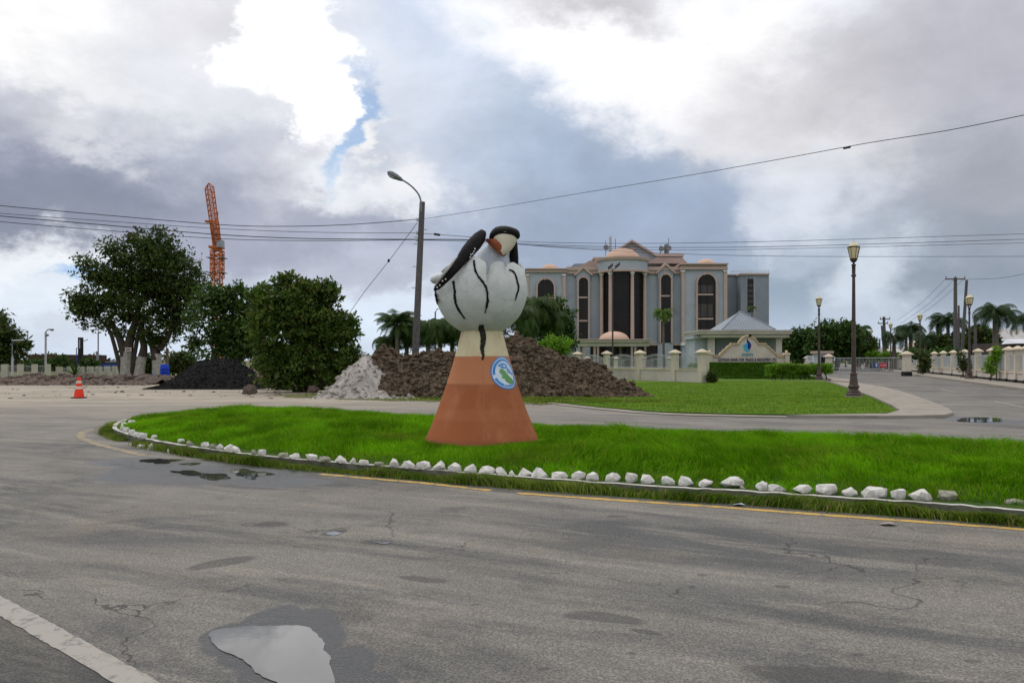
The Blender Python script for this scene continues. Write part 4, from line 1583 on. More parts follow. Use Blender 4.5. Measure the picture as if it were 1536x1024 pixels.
    b.build('pupil', M['black'], ey, True)

    def wing(path, parent, fl):
        b_ = MB()
        sec = []
        for i, (zx, zy, hw, ht, Y) in enumerate(path):
            c = A(*zp(zx, zy), Y)
            p0, p1 = path[max(i - 1, 0)], path[min(i + 1, len(path) - 1)]
            tv = A(*zp(p1[0], p1[1]), p1[4]) - A(*zp(p0[0], p0[1]), p0[4])
            tv.normalize()
            n_ = Vector((-tv.z, 0, tv.x)).normalized()
            kk = Y / F / 5.6875
            sec.append((c, n_ * hw * .9 * kk, tv.cross(n_).normalized() * ht * kk))
        b_.loft(sec, 24)
        return b_.build('wing', M['black'], parent, True)
    wp = [(495, 108, 18, 16, STY - .30), (478, 112, 40, 34, STY - .34), (450, 150, 62, 44, STY - .42), (405, 205, 70, 44, STY - .52), (350, 270, 66, 40, STY - .62), (300, 335, 54, 34, STY - .70), (240, 410, 46, 28, STY - .76), (185, 475, 40, 22, STY - .78), (130, 535, 32, 18, STY - .76), (90, 575, 26, 15, STY - .72), (64, 597, 10, 8, STY - .68)]
    w1 = wing(wp, t, 1)
    # pale edge along the outer wing and white flecks along the inner edge
    b = MB()
    b.tube([A(*zp(x_, y_), Y_) for x_, y_, Y_ in ((285, 290, STY - .70), (235, 345, STY - .76), (190, 405, STY - .82), (140, 465, STY - .84), (95, 525, STY - .82), (66, 575, STY - .74))], [.008, .018, .022, .022, .018, .008], 8)
    b.build('wing_edge', M['shell_in'], w1, True)
    for zx, zy, Y_ in ((372, 318, STY - .70), (378, 297, STY - .69), (392, 288, STY - .68), (404, 268, STY - .66), (412, 246, STY - .64), (135, 520, STY - .86), (162, 505, STY - .87), (90, 575, STY - .80), (112, 556, STY - .83)):
        c = A(*zp(zx, zy), Y_ - .02)
        b = MB()
        b.ball(c, .013, .012, .013, 8, 6)
        b.build('fleck', M['white'], w1, True)
    wing([(735, 160, 30, 26, STY + .02), (738, 200, 40, 34, STY + .0), (742, 260, 41, 34, STY - .02), (745, 320, 42, 32, STY - .04), (748, 370, 40, 30, STY - .05), (750, 420, 34, 26, STY - .05), (752, 470, 20, 16, STY - .05)], t, -1)


sculpture()


# ------------------------------------------------------------------ heaps of earth, marl and gravel
def heap(name, label, cat, sil, y0, D, m, seed, amp=.28, nx=150, ny=56, clods=0, clod=(.05, .22), skew=0.0, cm=None):
    """silhouette (px, py) at depth y0, dome section of half depth D, broken up by clods"""
    xs = np.array([X(p[0], y0) for p in sil])
    zs = np.array([max(0, A(p[0], p[1], y0).z) for p in sil])
    gx = np.linspace(xs[0], xs[-1], nx)
    V = []
    ctr = Vector(((xs[0] + xs[-1]) / 2, y0, 0))

    def hgt(x, y):
        s = np.interp(x, xs, zs)
        q = (y - y0) / D
        base = s * max(0, 1 - abs(q) ** 1.7)
        e = min(1, base / .25)
        p = Vector((x * .9 + seed, y * .9, seed))
        n1 = noise.fractal(p, 1.0, 2.1, 5) * amp
        vo = noise.voronoi(Vector((x * 2.6, y * 2.6, seed)))[0]
        vo2 = noise.voronoi(Vector((x * 5.6, y * 5.6, seed + 3)))[0]
        n1 += (.5 - vo[0]) * amp * .42 + (.45 - vo2[0]) * amp * .30 + noise.fractal(Vector((x * 4.3, y * 4.3, seed)), 1.0, 2.1, 3) * amp * .35
        return base + n1 * e
    for j in range(ny + 1):
        y = y0 - D + 2 * D * j / ny
        for x in gx:
            V.append((x, y, hgt(x, y) - .03))
    Fc = [(j * nx + i, j * nx + i + 1, (j + 1) * nx + i + 1, (j + 1) * nx + i) for j in range(ny) for i in range(nx - 1)]
    t = thing(name, ctr, label, cat)
    np_mesh('heap', V, Fc, m, t)
    if clods:
        r = np.random.default_rng(seed)
        bm = bmesh.new()
        bmesh.ops.create_icosphere(bm, subdivisions=1, radius=1)
        T = np.array([v.co for v in bm.verts])
        TF = np.array([[v.index for v in f.verts] for f in bm.faces])
        bm.free()
        n = clods
        x = r.uniform(xs[0], xs[-1], n)
        y = y0 - D * r.uniform(-.3, 1.0, n)
        k = np.interp(x, xs, zs) > .12
        x, y = x[k], y[k]
        n = len(x)
        z = np.array([max(hgt(a, c), 0) for a, c in zip(x, y)])
        sz = clod[0] + (clod[1] - clod[0]) * r.random(n) ** 4
        V = T[None] * (1 + .95 * (r.random((n, len(T), 1)) - .5)) * r.uniform(.6, 1.2, (n, 1, 3))
        V = V * sz[:, None, None] * np.array([1, 1, .75]) + np.stack([x, y, z - .01], 1)[:, None]
        Fq = (TF[None] + (np.arange(n) * len(T))[:, None, None]).reshape(-1, 3)
        tag(np_mesh('clods', V.reshape(-1, 3), Fq, cm or m, t), kind='stuff')
    return t


heap('earth_pile', 'long lumpy heap of dark brown earth behind the sculpture, highest to its right', 'earth pile',
     [(556, 592), (562, 548), (568, 527), (577, 523), (592, 530), (612, 534), (650, 531), (685, 531), (720, 520), (757, 509), (775, 503), (795, 511), (820, 524), (843, 536), (870, 541), (893, 546), (915, 561), (938, 577), (965, 593)],
     37.5, 4.2, M['dirt'], 3, .34, 420, 120, 7500, (.02, .17))
heap('marl_pile', 'heap of whitish pale marl at the left end of the brown earth', 'marl pile',
     [(486, 592), (500, 581), (513, 566), (530, 547), (545, 533), (558, 532), (575, 545), (598, 562), (618, 576), (645, 590)], 36.2, 3.3, M['paledirt'], 9, .16, 120, 50, 500, (.03, .16))
heap('gravel_pile', 'black gravel heap on the sandy road verge below the trees', 'gravel pile',
     [(238, 584), (262, 572), (285, 552), (300, 541), (322, 537.5), (340, 537), (355, 541), (375, 556), (395, 570), (418, 584)], 46.5, 3.2, M['gravel'], 14, .07, 170, 70, 3000, (.02, .07))
heap('rubble_bank', 'low bank of grey brown rubble along the far left fence', 'rubble bank',
     [(-90, 570), (-20, 567), (15, 569), (40, 565), (62, 563), (80, 567), (92, 569), (105, 563), (130, 563), (160, 565), (190, 563), (215, 565), (245, 562), (262, 568)], 55, 4.6, M['rubble'], 22, .22, 300, 44, 900, (.05, .25))
heap('leaf_litter_bank', 'low brown bank of dry debris between gravel heap and bushy tree', 'debris bank',
     [(340, 575), (365, 556), (385, 552), (410, 556), (440, 572), (470, 583), (500, 588)], 48, 3, M['rubble'], 31, .15, 90, 30, 500, (.04, .16))
heap('earth_clump', 'small scuffed clump of brown earth lying on the mown lawn', 'earth clump', [(1004, 591), (1020, 587), (1034, 585), (1046, 586), (1058, 590)], 39.5, .9, M['dirt'], 41, .08, 60, 30, 160, (.02, .09))
# mud lumps dropped on the sandy carriageway
r = np.random.default_rng(90)
bm = bmesh.new()
bmesh.ops.create_icosphere(bm, subdivisions=1, radius=1)
T = np.array([v.co for v in bm.verts])
TF = np.array([[v.index for v in f.verts] for f in bm.faces])
bm.free()
n = 900
x, y = r.uniform(-30, -1, n), 33 + 17 * r.random(n)
k = (VNA.fbm(x * .25, y * .8, 3) > .5) & (x > -y * .68)
x, y = x[k], y[k]
n = len(x)
sz = .015 + .07 * r.random(n) ** 4
V = T[None] * (1 + .9 * (r.random((n, len(T), 1)) - .5)) * r.uniform(.6, 1.5, (n, 1, 3)) * sz[:, None, None] * np.array([1.3, 1.3, .6]) + np.stack([x, y, np.zeros(n)], 1)[:, None]
tag(np_mesh('mud_lumps', V.reshape(-1, 3), (TF[None] + (np.arange(n) * len(T))[:, None, None]).reshape(-1, 3), M['rubble']), 'scattered mud lumps and grit on the sandy carriageway', 'mud', kind='stuff')
for i, (px, py, s, lab) in enumerate(((375, 588, .5, 'grey boulder at the left foot of the bushy tree'), (470, 586, .42, 'grey boulder between bushy tree and pale marl'), (601, 578, .45, 'dark boulder at the foot of the leaning utility pole'))):
    p = G(px, py + 3)
    me = stone_mesh(s * 1.5, s, s, 'round', 120 + i)
    me.materials.append(M['rubble'])
    o = bpy.data.objects.new('boulder', me)
    COL.objects.link(o)
    o.location = (p.x, p.y, -.03)
    tag(o, lab, 'boulder')
p = A(526, 536, 36.5)


# ------------------------------------------------------------------ foliage
def leaves(centers, radii, n_per, size, seed, droop=0.0, flat=.5):
    r = np.random.default_rng(seed)
    C = np.repeat(np.asarray(centers), n_per, axis=0)
    Rr = np.repeat(np.asarray(radii), n_per)
    n = len(C)
    v = r.normal(size=(n, 3))
    v /= np.linalg.norm(v, axis=1)[:, None]
    P = C + v * (Rr * r.random(n) ** .45)[:, None] * np.array([1, 1, .75])
    nrm = v * .6 + r.normal(size=(n, 3)) * .7 + np.array([0, 0, flat])
    nrm /= np.linalg.norm(nrm, axis=1)[:, None]
    ax = r.normal(size=(n, 3)) + v * .8 - np.array([0, 0, droop])
    ax -= nrm * np.sum(ax * nrm, 1)[:, None]
    ax /= np.linalg.norm(ax, axis=1)[:, None]
    sd = np.cross(nrm, ax)
    L = size * (.6 + .8 * r.random(n))[:, None]
    W = L * .48
    V = np.stack([P, P + ax * L * .5 + sd * W * .5, P + ax * L, P + ax * L * .5 - sd * W * .5], 1).reshape(-1, 3)
    Fc = np.arange(n * 4).reshape(-1, 4)
    return V, Fc


def crown_points(ells, Y, ncl, seed, depth=.9, inner=.45):
    """clump centres inside a union of ellipses (px,py,rx,ry)"""
    r = np.random.default_rng(seed)
    w = np.array([e[2] * e[3] for e in ells], float)
    w /= w.sum()
    out = []
    s = Y / F
    for _ in range(ncl):
        e = ells[r.choice(len(ells), p=w)]
        v = r.normal(size=3)
        v /= np.linalg.norm(v)
        q = (inner + (1 - inner) * r.random() ** .6)
        Yd = Y + v[1] * q * depth * s * (e[2] + e[3]) / 2 + (e[4] if len(e) > 4 else 0)
        out.append(((e[0] + v[0] * q * e[2] - 768) * s, Yd, H + (HOR - (e[1] - v[2] * q * e[3])) * s))
    return np.array(out)


def tree(name, label, cat, Y, ells, trunks, ncl, nlf, lsize, leaf, seed, clr=.55, bark='bark', limbs=26, group=None, depth=.9, inner=.4, trunk_name='trunk', whitewash=None, fill=0, stray=.14):
    """trunks: polylines of (px, py, radius m); crown: ellipses in photo pixels at depth Y"""
    s = Y / F
    base = A(trunks[0][0][0], trunks[0][0][1], Y)
    base.z = 0
    t = thing(name, base, label, cat, group)
    C = crown_points(ells, Y, ncl, seed, depth, inner)
    r = random.Random(seed)
    rad = np.array([clr * r.uniform(.4, 1.45) for _ in range(ncl)])
    V, Fc = leaves(C, rad, nlf, lsize, seed)
    ns = int(ncl * stray)
    if ns:
        C3 = crown_points([(e[0], e[1], e[2] * 1.08, e[3] * 1.08) for e in ells], Y, ns, seed + 90, depth, .97)
        V3, F3 = leaves(C3, np.array([clr * r.uniform(.3, .7) for _ in range(ns)]), max(10, nlf // 3), lsize, seed + 91)
        V, Fc = np.concatenate([V, V3]), np.concatenate([Fc, F3 + len(V)])
    if fill:
        C2 = crown_points([(e[0], e[1], e[2] * .72, e[3] * .72) for e in ells], Y, fill, seed + 50, depth, 0)
        V2, F2 = leaves(C2, np.full(fill, clr * 1.2), max(8, nlf // 3), lsize * 1.7, seed + 51)
        V, Fc = np.concatenate([V, V2]), np.concatenate([Fc, F2 + len(V)])
    np_mesh('crown', V, Fc, M[leaf], t)
    tips = []
    for tr in trunks:
        pts = []
        for i, q in enumerate(tr):
            p = A(q[0], q[1], Y + (q[3] if len(q) > 3 else 0))
            if i == 0: p.z = min(p.z, -.02)
            pts.append(p)
        rs = [q[2] for q in tr]
        sp = spline(pts, 4)
        rr = list(np.interp(np.linspace(0, len(tr) - 1, len(sp)), range(len(tr)), rs))
        b = MB()
        b.tube(sp, rr, 9)
        if whitewash and tr[0][1] > 550:
            k = max(3, int(len(sp) * whitewash))
            lo = MB()
            lo.tube(sp[:k + 1], [q * 1.03 for q in rr[:k + 1]], 9)
            o = b.build(trunk_name, M[bark], t, True)
            lo.build('limewash', M['white_bark'], o, True)
        else:
            b.build(trunk_name, M[bark], t, True)
        tips.append((pts[-1], rs[-1]))
        if len(pts) > 2: tips.append((pts[-2], rs[-2]))
    b = MB()
    idx = list(range(ncl))
    r.shuffle(idx)
    for i in idx[:limbs]:
        c = Vector(C[i])
        p0, r0 = min(tips, key=lambda q: (q[0] - c).length + (3 if q[0].z > c.z + .5 else 0))
        mid = p0.lerp(c, .5) + Vector((r.uniform(-.15, .15), r.uniform(-.15, .15), -.12)) * (c - p0).length
        b.tube([p0, p0.lerp(mid, .5) + Vector((0, 0, .02)), mid, c], [r0 * .55, r0 * .42, r0 * .28, .012], 6, False)
    if limbs: b.build('limbs', M[bark], t, True)
    return t


# big spreading tree
tree('shade_tree', 'tallest dark spreading tree with twin limewashed trunks in front of left fence', 'tree', 70,
     [(212, 392, 62, 48), (255, 410, 48, 52), (160, 418, 44, 40), (200, 445, 70, 36), (262, 455, 40, 40), (140, 462, 34, 26), (228, 372, 34, 30), (240, 490, 40, 24), (120, 452, 22, 12), (178, 486, 26, 14), (290, 430, 18, 40)],
     [[(189, 562, .52), (189, 540, .42), (184, 520, .36), (176, 500, .26), (164, 478, .16)],
      [(189, 562, .5), (191, 535, .42), (196, 505, .36), (204, 480, .26), (210, 455, .14)],
      [(208, 562, .42), (212, 540, .38), (216, 520, .30), (212, 500, .26), (214, 475, .18)],
      [(236, 563, .42), (235, 540, .38), (228, 515, .28), (222, 490, .2)],
      [(236, 563, .4), (237, 530, .34), (248, 512, .24), (258, 492, .14)],
      [(184, 520, .2), (168, 505, .16), (156, 485, .12), (140, 470, .08)],
      [(196, 505, .2), (210, 490, .17), (225, 468, .12)]],
     230, 120, .30, 'leaf_dark', 5, 1.0, limbs=70, depth=.8, whitewash=.32, fill=40, stray=.3)
tree('shade_tree', 'dark round tree between the tallest tree and the bushy roadside tree', 'tree', 58,
     [(330, 470, 46, 40), (365, 480, 40, 50), (345, 515, 52, 28), (305, 505, 30, 26), (320, 445, 26, 18), (385, 500, 34, 40)],
     [[(318, 562, .26), (320, 540, .22), (330, 510, .16), (336, 480, .1)], [(350, 562, .24), (356, 530, .2), (362, 490, .12)], [(395, 562, .22), (392, 530, .18), (388, 500, .1)]],
     130, 84, .30, 'leaf_mid', 8, .8, limbs=40, depth=.8, fill=26, stray=.3)
tree('bushy_tree', 'rounded broad-leaved tree with olive tinted leaves reaching down to the road verge', 'tree', 40,
     [(436, 446, 52, 34), (424, 432, 26, 20), (478, 446, 30, 24), (420, 490, 50, 40), (470, 490, 50, 40), (500, 500, 34, 34), (518, 482, 18, 8), (512, 540, 30, 30), (465, 545, 60, 32), (420, 548, 40, 26), (392, 452, 18, 20), (388, 500, 14, 24), (532, 505, 9, 10), (496, 432, 10, 9)],
     [[(450, 588, .16), (448, 565, .14), (440, 530, .11), (432, 490, .06)], [(458, 588, .14), (466, 560, .12), (478, 520, .09), (482, 480, .05)], [(444, 588, .12), (430, 570, .1), (415, 540, .06)], [(464, 588, .1), (490, 570, .08), (505, 545, .05)]],
     240, 96, .22, 'leaf_rust', 12, .47, limbs=70, depth=.85, inner=.55, fill=70, stray=.45)
tree('shade_tree', 'tree cut off by the left edge above the cream fence', 'tree', 72,
     [(-18, 500, 44, 24), (12, 512, 28, 16), (-10, 530, 34, 16), (28, 518, 16, 7), (20, 530, 16, 6), (-30, 480, 34, 16)],
     [[(-24, 563, .4), (-24, 540, .32), (-18, 520, .22), (-8, 505, .12)]], 90, 66, .34, 'leaf_dark', 15, .85, limbs=20, depth=.8, fill=20)
# trees near the bank
tree('shade_tree', 'dark tree beside the drooping palms left of the bank windows', 'tree', 74,
     [(835, 490, 24, 34), (846, 508, 16, 26), (822, 468, 28, 25), (800, 505, 30, 24)], [[(828, 552, .2), (830, 520, .16), (834, 490, .1)]], 90, 70, .34, 'leaf_mid', 18, .8, limbs=10, fill=30)
tree('bright_shrub', 'bright yellow-green shrub peeping over the earth pile by the bank', 'shrub', 52,
     [(832, 515, 20, 13), (843, 522, 12, 9), (818, 520, 12, 9), (830, 528, 24, 12)], [[(832, 552, .06), (832, 535, .05), (833, 518, .03)]], 60, 46, .2, 'leaf_bright', 19, .36, limbs=8, trunk_name='stem')
# trees along the right road
for (px, w_, top, Y, leaf, sd, lab) in (
        (1210, 34, 494, 128, 'leaf_mid', 23, 'broad green tree behind the guard hut, left of the lamp'),
        (1255, 36, 483, 122, 'leaf_mid', 24, 'tallest green tree behind the guard hut'),
        (1282, 24, 500, 134, 'leaf_dark', 25, 'dark tree behind the main lamp post shaft')):
    hgt_ = 540 - top
    tree('roadside_tree', lab, 'tree', Y, [(px, top + hgt_ * .36, w_, hgt_ * .36), (px - w_ * .5, top + hgt_ * .6, w_ * .7, hgt_ * .3), (px + w_ * .5, top + hgt_ * .55, w_ * .6, hgt_ * .32)],
         [[(px, 552, .4), (px + 2, 525, .3), (px, 508, .18)]], 110, 60, .6, leaf, sd, 1.35, limbs=10, group='trees beside the road to the right', fill=40)
for (px, w_, top, bot, Y, leaf, sd, lab) in (
        (1402, 22, 502, 536, 108, 'leaf_dark', 33, 'dark bushy tree under the feathery palms, left of the pole cluster'),
        (1430, 24, 500, 534, 112, 'leaf_dark', 34, 'dark bushy tree behind the foot of the crossarm pole'),
        (1468, 20, 490, 532, 106, 'leaf_dark', 35, 'dark bushy tree left of the white house gable'),
        (1300, 16, 516, 540, 150, 'leaf_dark', 36, 'small far tree where the road disappears')):
    h_ = bot - top
    tree('garden_tree', lab, 'tree', Y, [(px, top + h_ * .5, w_, h_ * .45), (px - w_ * .6, top + h_ * .7, w_ * .7, h_ * .35), (px + w_ * .6, top + h_ * .7, w_ * .7, h_ * .35)],
         [[(px, 552, .25), (px, bot - 6, .2), (px, top + h_ * .5, .1)]], 70, 56, .55, leaf, sd, 1.0, limbs=6, group='garden trees behind the right fence', fill=20)


def bush(name, label, cat, Y, ells, ncl, nlf, ls, leaf, seed, clr, zbase=0.0, group=None, stems=3):
    b0 = A(ells[0][0], ells[0][1], Y)
    b0.z = zbase
    t = thing(name, b0, label, cat, group)
    C = crown_points(ells, Y, ncl, seed, .9, .2)
    V, Fc = leaves(C, np.full(ncl, clr), nlf, ls, seed)
    np_mesh('foliage', V, Fc, M[leaf], t)
    r = random.Random(seed)
    for i in range(stems):
        b = MB()
        x = b0.x + r.uniform(-.3, .3)
        b.tube([(x, Y, zbase - .02), (x + r.uniform(-.2, .2), Y, b0.z * .5 + zbase), tuple(C[i])], [.05, .04, .015], 6)
        b.build('stem', M['bark'], t)
    return t


# creepers and shrubs topping the right fence
bush('shrub', 'light green shrub row showing above the far fence posts', 'shrub', 92, [(1395, 531, 36, 6), (1372, 531, 20, 6), (1420, 529, 18, 6)], 90, 26, .4, 'leaf_mid', 41, .5)
bush('shrub', 'yellow-green shrubs spilling over the distant fence near the red board', 'shrub', 122, [(1318, 534, 26, 4), (1340, 533, 20, 4)], 60, 24, .5, 'leaf_bright', 42, .5)
bush('creeper', 'leafy creeper hanging on the fence post right of the double lamp', 'creeper', 56.5, [(1490, 540, 6, 16), (1484, 552, 6, 8), (1493, 528, 5, 8)], 36, 26, .22, 'leaf_bright', 43, .28)
bush('creeper', 'dark creeper on the fence post left of the double lamp', 'creeper', 66.5, [(1445, 545, 5, 12), (1441, 530, 4, 5), (1450, 552, 5, 5)], 30, 26, .22, 'leaf_dark', 44, .28)
bush('creeper', 'creeper covering the fence corner by the second right lamp', 'creeper', 82, [(1387, 545, 7, 14), (1384, 535, 5, 5)], 36, 24, .3, 'leaf_dark', 45, .35)
bush('bush', 'dark rounded bush at the foot of the corner gate pillar', 'bush', 54, [(1066, 563, 6, 9), (1068, 569, 7, 5)], 34, 40, .13, 'leaf_dark', 46, .22)
bush('bush', 'low green scrub in front of the rusty roofed building', 'bush', 96, [(58, 545, 24, 7), (85, 544, 20, 8), (72, 546, 30, 6)], 70, 30, .4, 'leaf_mid', 47, .5)
bush('bush', 'green scrub behind the fence left of the limewashed trunks', 'bush', 94, [(133, 547, 14, 6), (126, 545, 8, 5)], 40, 30, .4, 'leaf_mid', 48, .45)
bush('bush', 'dark scrub between the two limewashed trunks', 'bush', 82, [(222, 545, 10, 14), (217, 553, 10, 8)], 50, 34, .3, 'leaf_dark', 49, .5)
bush('bush', 'dark scrub right of the timber frame under the round tree', 'bush', 80, [(272, 543, 18, 16), (262, 553, 14, 8), (290, 550, 18, 12)], 80, 34, .3, 'leaf_dark', 50, .5)
bush('bush', 'scrubby green bush in shadow under the bushy roadside tree', 'bush', 43, [(418, 572, 26, 14), (500, 570, 24, 16), (455, 574, 40, 14)], 80, 40, .17, 'leaf_rust', 51, .36)
# spiky plant by the left fence
t = thing('agave', (X(112, 68), 68, .3), 'spiky agave plant in front of the left fence above the traffic cone', 'plant')
b = MB()
for k in range(26):
    a = k * 2.4
    e = R(20 + 60 * ((k * 7) % 13) / 13)
    d_ = Vector((math.cos(a) * math.cos(e), math.sin(a) * math.cos(e), math.sin(e)))
    s_ = Vector((-math.sin(a), math.cos(a), 0)) * .07
    o_ = Vector((X(112, 68), 68, .3))
    b.add([o_ - s_, o_ + s_, o_ + d_ * .8 + s_ * .7, o_ + d_ * .8 - s_ * .7, o_ + d_ * 1.25], [(0, 1, 2, 3), (3, 2, 4)])
b.build('leaves', M['leaf_mid'], t)


def palm(name, label, px, base_py, top_py, Y, r_, fl, nf, leaf, seed, group=None, lean=0.0, droop=1.0, cls='palm', zb=None, dense=1.0):
    """palm: trunk to the crown at top_py, nf fronds of length fl"""
    rr = random.Random(seed)
    base = A(px, base_py, Y)
    base.z = 0 if zb is None else zb
    top = A(px + lean, top_py, Y)
    t = thing(name, base, label, cls, group)
    b = MB()
    mid = base.lerp(top, .5) + Vector((lean * .2 * Y / F, 0, 0))
    sp = spline([base, mid, top], 5)
    b.tube(sp, [r_ * (1.15 - .45 * i / (len(sp) - 1)) for i in range(len(sp))], 9)
    b.build('trunk', M['palm_bark'], t, True)
    V, Fc = [], []

    def quad(a, c, d_, e):
        k = len(V)
        V.extend([tuple(a), tuple(c), tuple(d_), tuple(e)])
        Fc.append((k, k + 1, k + 2, k + 3))
    for k in range(nf):
        az = k * 2.39996 + rr.uniform(-.3, .3)
        el = R(rr.uniform(-5, 72))
        L = fl * rr.uniform(.8, 1.1)
        dr = Vector((math.cos(az), math.sin(az), 0))
        side = Vector((-math.sin(az), math.cos(az), 0))
        pts = []
        p = top.copy()
        e = el
        n = 9
        for i in range(n + 1):
            pts.append(p.copy())
            p = p + (dr * math.cos(e) + Vector((0, 0, math.sin(e)))) * (L / n)
            e -= R(13 + 8 * rr.random()) * droop * (.5 + i / n)
        for i in range(n):
            a, c = pts[i], pts[i + 1]
            w_ = .02 * fl / 2
            quad(a - side * w_, a + side * w_, c + side * w_ * .8, c - side * w_ * .8)
            m_ = max(1, int(3 * dense))
            for j in range(m_):
                q = a.lerp(c, (j + .5) / m_)
                tt = (i + (j + .5) / m_) / n
                if tt < .1: continue
                ll = fl * (.30 * math.sin(math.pi * min(1, .2 + tt * .78)) + .04)
                for s in (-1, 1):
                    ddv = (side * s * .75 + (c - a).normalized() * .55 + Vector((0, 0, -.45 * droop - .2 * rr.random()))).normalized()
                    wv = (c - a).normalized() * (L / n / m_ * .42)
                    quad(q - wv, q + wv, q + ddv * ll + wv * .25, q + ddv * ll - wv * .25)
    np_mesh('fronds', V, Fc, M[leaf], t)
    return t


PG = 'palms beyond the fence beside the right road'
palm('palm_tree', 'big dark palm standing before the white house', 1493, 545, 471, 85, .34, 3.1, 30, 'palm_leaf', 61, PG, 0, 1.15)
palm('palm_tree', 'palm cut off by the right edge of the view', 1540, 545, 480, 92, .3, 3.0, 26, 'palm_leaf', 62, PG)
palm('palm_tree', 'feathery tall palm left of the crossarm pole', 1422, 545, 484, 110, .28, 3.2, 28, 'palm_leaf', 63, PG, 0, .9)
palm('palm_tree', 'thin palm with a tufted head left of the feathery one', 1406, 545, 486, 112, .2, 2.0, 16, 'palm_leaf', 64, PG, 0, 1.3)
palm('palm_tree', 'right hand palm of the close pair above the pale hipped roof', 1366, 545, 494, 120, .3, 3.0, 26, 'palm_leaf', 65, PG)
palm('palm_tree', 'left, shorter palm of the close pair above the pale hipped roof', 1359, 545, 497, 124, .26, 2.6, 22, 'palm_leaf', 66, PG)
palm('palm_tree', 'dark drooping palm behind the third right lamp', 1341, 548, 506, 118, .3, 3.0, 24, 'palm_leaf', 67, PG, 0, 1.3)
palm('palm_tree', 'slim palm just right of the main lamp shaft', 1289, 548, 498, 140, .3, 3.0, 26, 'palm_leaf', 68, PG)
palm('palm_tree', 'low bushy palm where the gate boards hang', 1300, 548, 519, 140, .3, 3.0, 24, 'palm_leaf', 69, PG)
palm('palm_tree', 'low palm at the left edge of the dark garden trees', 1388, 548, 507, 105, .22, 2.3, 22, 'palm_leaf', 70, PG)
palm('palm_tree', 'bright yellowish palm in front of the bank windows', 996, 552, 470, 100, .16, 1.9, 26, 'palm_bright', 71, None, -1, 1.3)
palm('palm_tree', 'small green palm top at the bank side wing', 1128, 552, 462, 118, .14, 1.0, 14, 'palm_bright', 72, None, 0, 1.2)
HG = 'drooping palms behind the earth pile'
palm('palm_tree', 'tall drooping palm nearest the bank, behind the earth pile', 800, 560, 462, 62, .25, 3.2, 44, 'palm_mid', 73, HG, 0, 1.35, dense=1.6)
palm('palm_tree', 'drooping palm hugging the right side of the cracked egg', 778, 560, 474, 60, .25, 2.9, 40, 'palm_mid', 74, HG, 0, 1.4, dense=1.6)
palm('palm_tree', 'drooping palm in front of the dark tree by the bank', 822, 560, 478, 64, .22, 2.6, 36, 'palm_mid', 75, HG, 0, 1.4, dense=1.6)
for i, (px, top, fl, lab) in enumerate(((596, 487, 1.9, 'spiky topped palm left of the leaning utility pole'), (580, 512, 1.6, 'low palm at the left end of the drooping row'), (625, 495, 2.2, 'palm right behind the leaning utility pole'),
                                        (642, 493, 2.3, 'drooping palm first right of the leaning pole'), (660, 492, 2.3, 'drooping palm second right of the leaning pole'), (678, 491, 2.3, 'drooping palm next to the cream cone top on its left'), (697, 494, 2.3, 'drooping palm half hidden by the cone top'),
                                        (610, 500, 2.0, 'short palm between the spiky palm and the pole'))):
    palm('palm_tree', lab, px, 562, top, 56 + (i % 3) * 2, .18, fl, 48, 'palm_mid', 80 + i, HG, 0, .75 if i == 0 else 1.45, dense=1.4)

# hedge in front of the name wall
hg = thing('hedge', (X(1198, 63), 63, .05), 'clipped bright green hedge on bare stems in front of the name wall', 'hedge')
r = np.random.default_rng(55)
x0, x1 = X(1152, 63), X(1246, 63)
C = np.column_stack([x0 + (x1 - x0) * r.random(800), 63 + .6 * (r.random(800) - .5) * 2, .50 + .72 * r.random(800) ** .7])
C[:, 2] += .06 * np.sin(C[:, 0] * 2.1)
V, Fc = leaves(C, np.full(800, .15), 46, .11, 56)
np_mesh('foliage', V, Fc, M['leaf_bright'], hg)
for k in range(11):
    x = x0 + .25 + (x1 - x0 - .5) * k / 10 + random.uniform(-.12, .12)
    b = MB()
    b.tube([(x, 63, .04), (x + random.uniform(-.1, .1), 63, .35), (x + random.uniform(-.25, .25), 63, .75)], [.05, .045, .03], 7)
    b.build('stem', M['bark'], hg, True)

# ------------------------------------------------------------------ the bank building
BY = 150.0
bk = thing('bank_building', (X(970, BY), BY, 0), 'grey blue bank building with pink domes, glass rotunda and salmon trim', 'building')
S8 = F / BY


def bx(px, dy=0.0): return (px - 768) / F * (BY + dy)
def bz(py, dy=0.0): return H + (HOR - py) / F * (BY + dy)


def bbox(b, x0, x1, py0, py1, y0, y1):
    return b.box(bx(x0, y0), bx(x1, y0), BY + y0, BY + y1, max(bz(py1, y0), 0) if py1 > 545 else bz(py1, y0), bz(py0, y0))


b = MB()
bbox(b, 792, 1090, 409, 552, 0, 26)
wallo = b.build('wall', M['wall'], bk)
for (x0, x1, t_, lab) in ((790, 849, 408, 0), (1023, 1090.5, 404, 0)):
    b = MB()
    bbox(b, x0, x1, t_, 552, -1.5, 0 - .003)
    bbox(b, x0, x1, t_, 409.5, .0, 14)
    b.build('end_block', M['wall'], bk)
    b = MB()
    bbox(b, x0 - 1.5, x1 + 1.5, t_ - 3.6, t_, -2.0, 15)
    bbox(b, x0 - .5, x1 + .5, t_ - 7.5 if x0 > 1000 else t_ - 4.4, t_ - 3.6, -1.7, 15)
    bbox(b, x0 - 2.2, x1 + 2.2, t_ - 9.5 if x0 > 1000 else t_ - 5.8, t_ - 7.5 if x0 > 1000 else t_ - 4.4, -2.3, 15.2)
    b.build('cornice', M['trim'], bk)
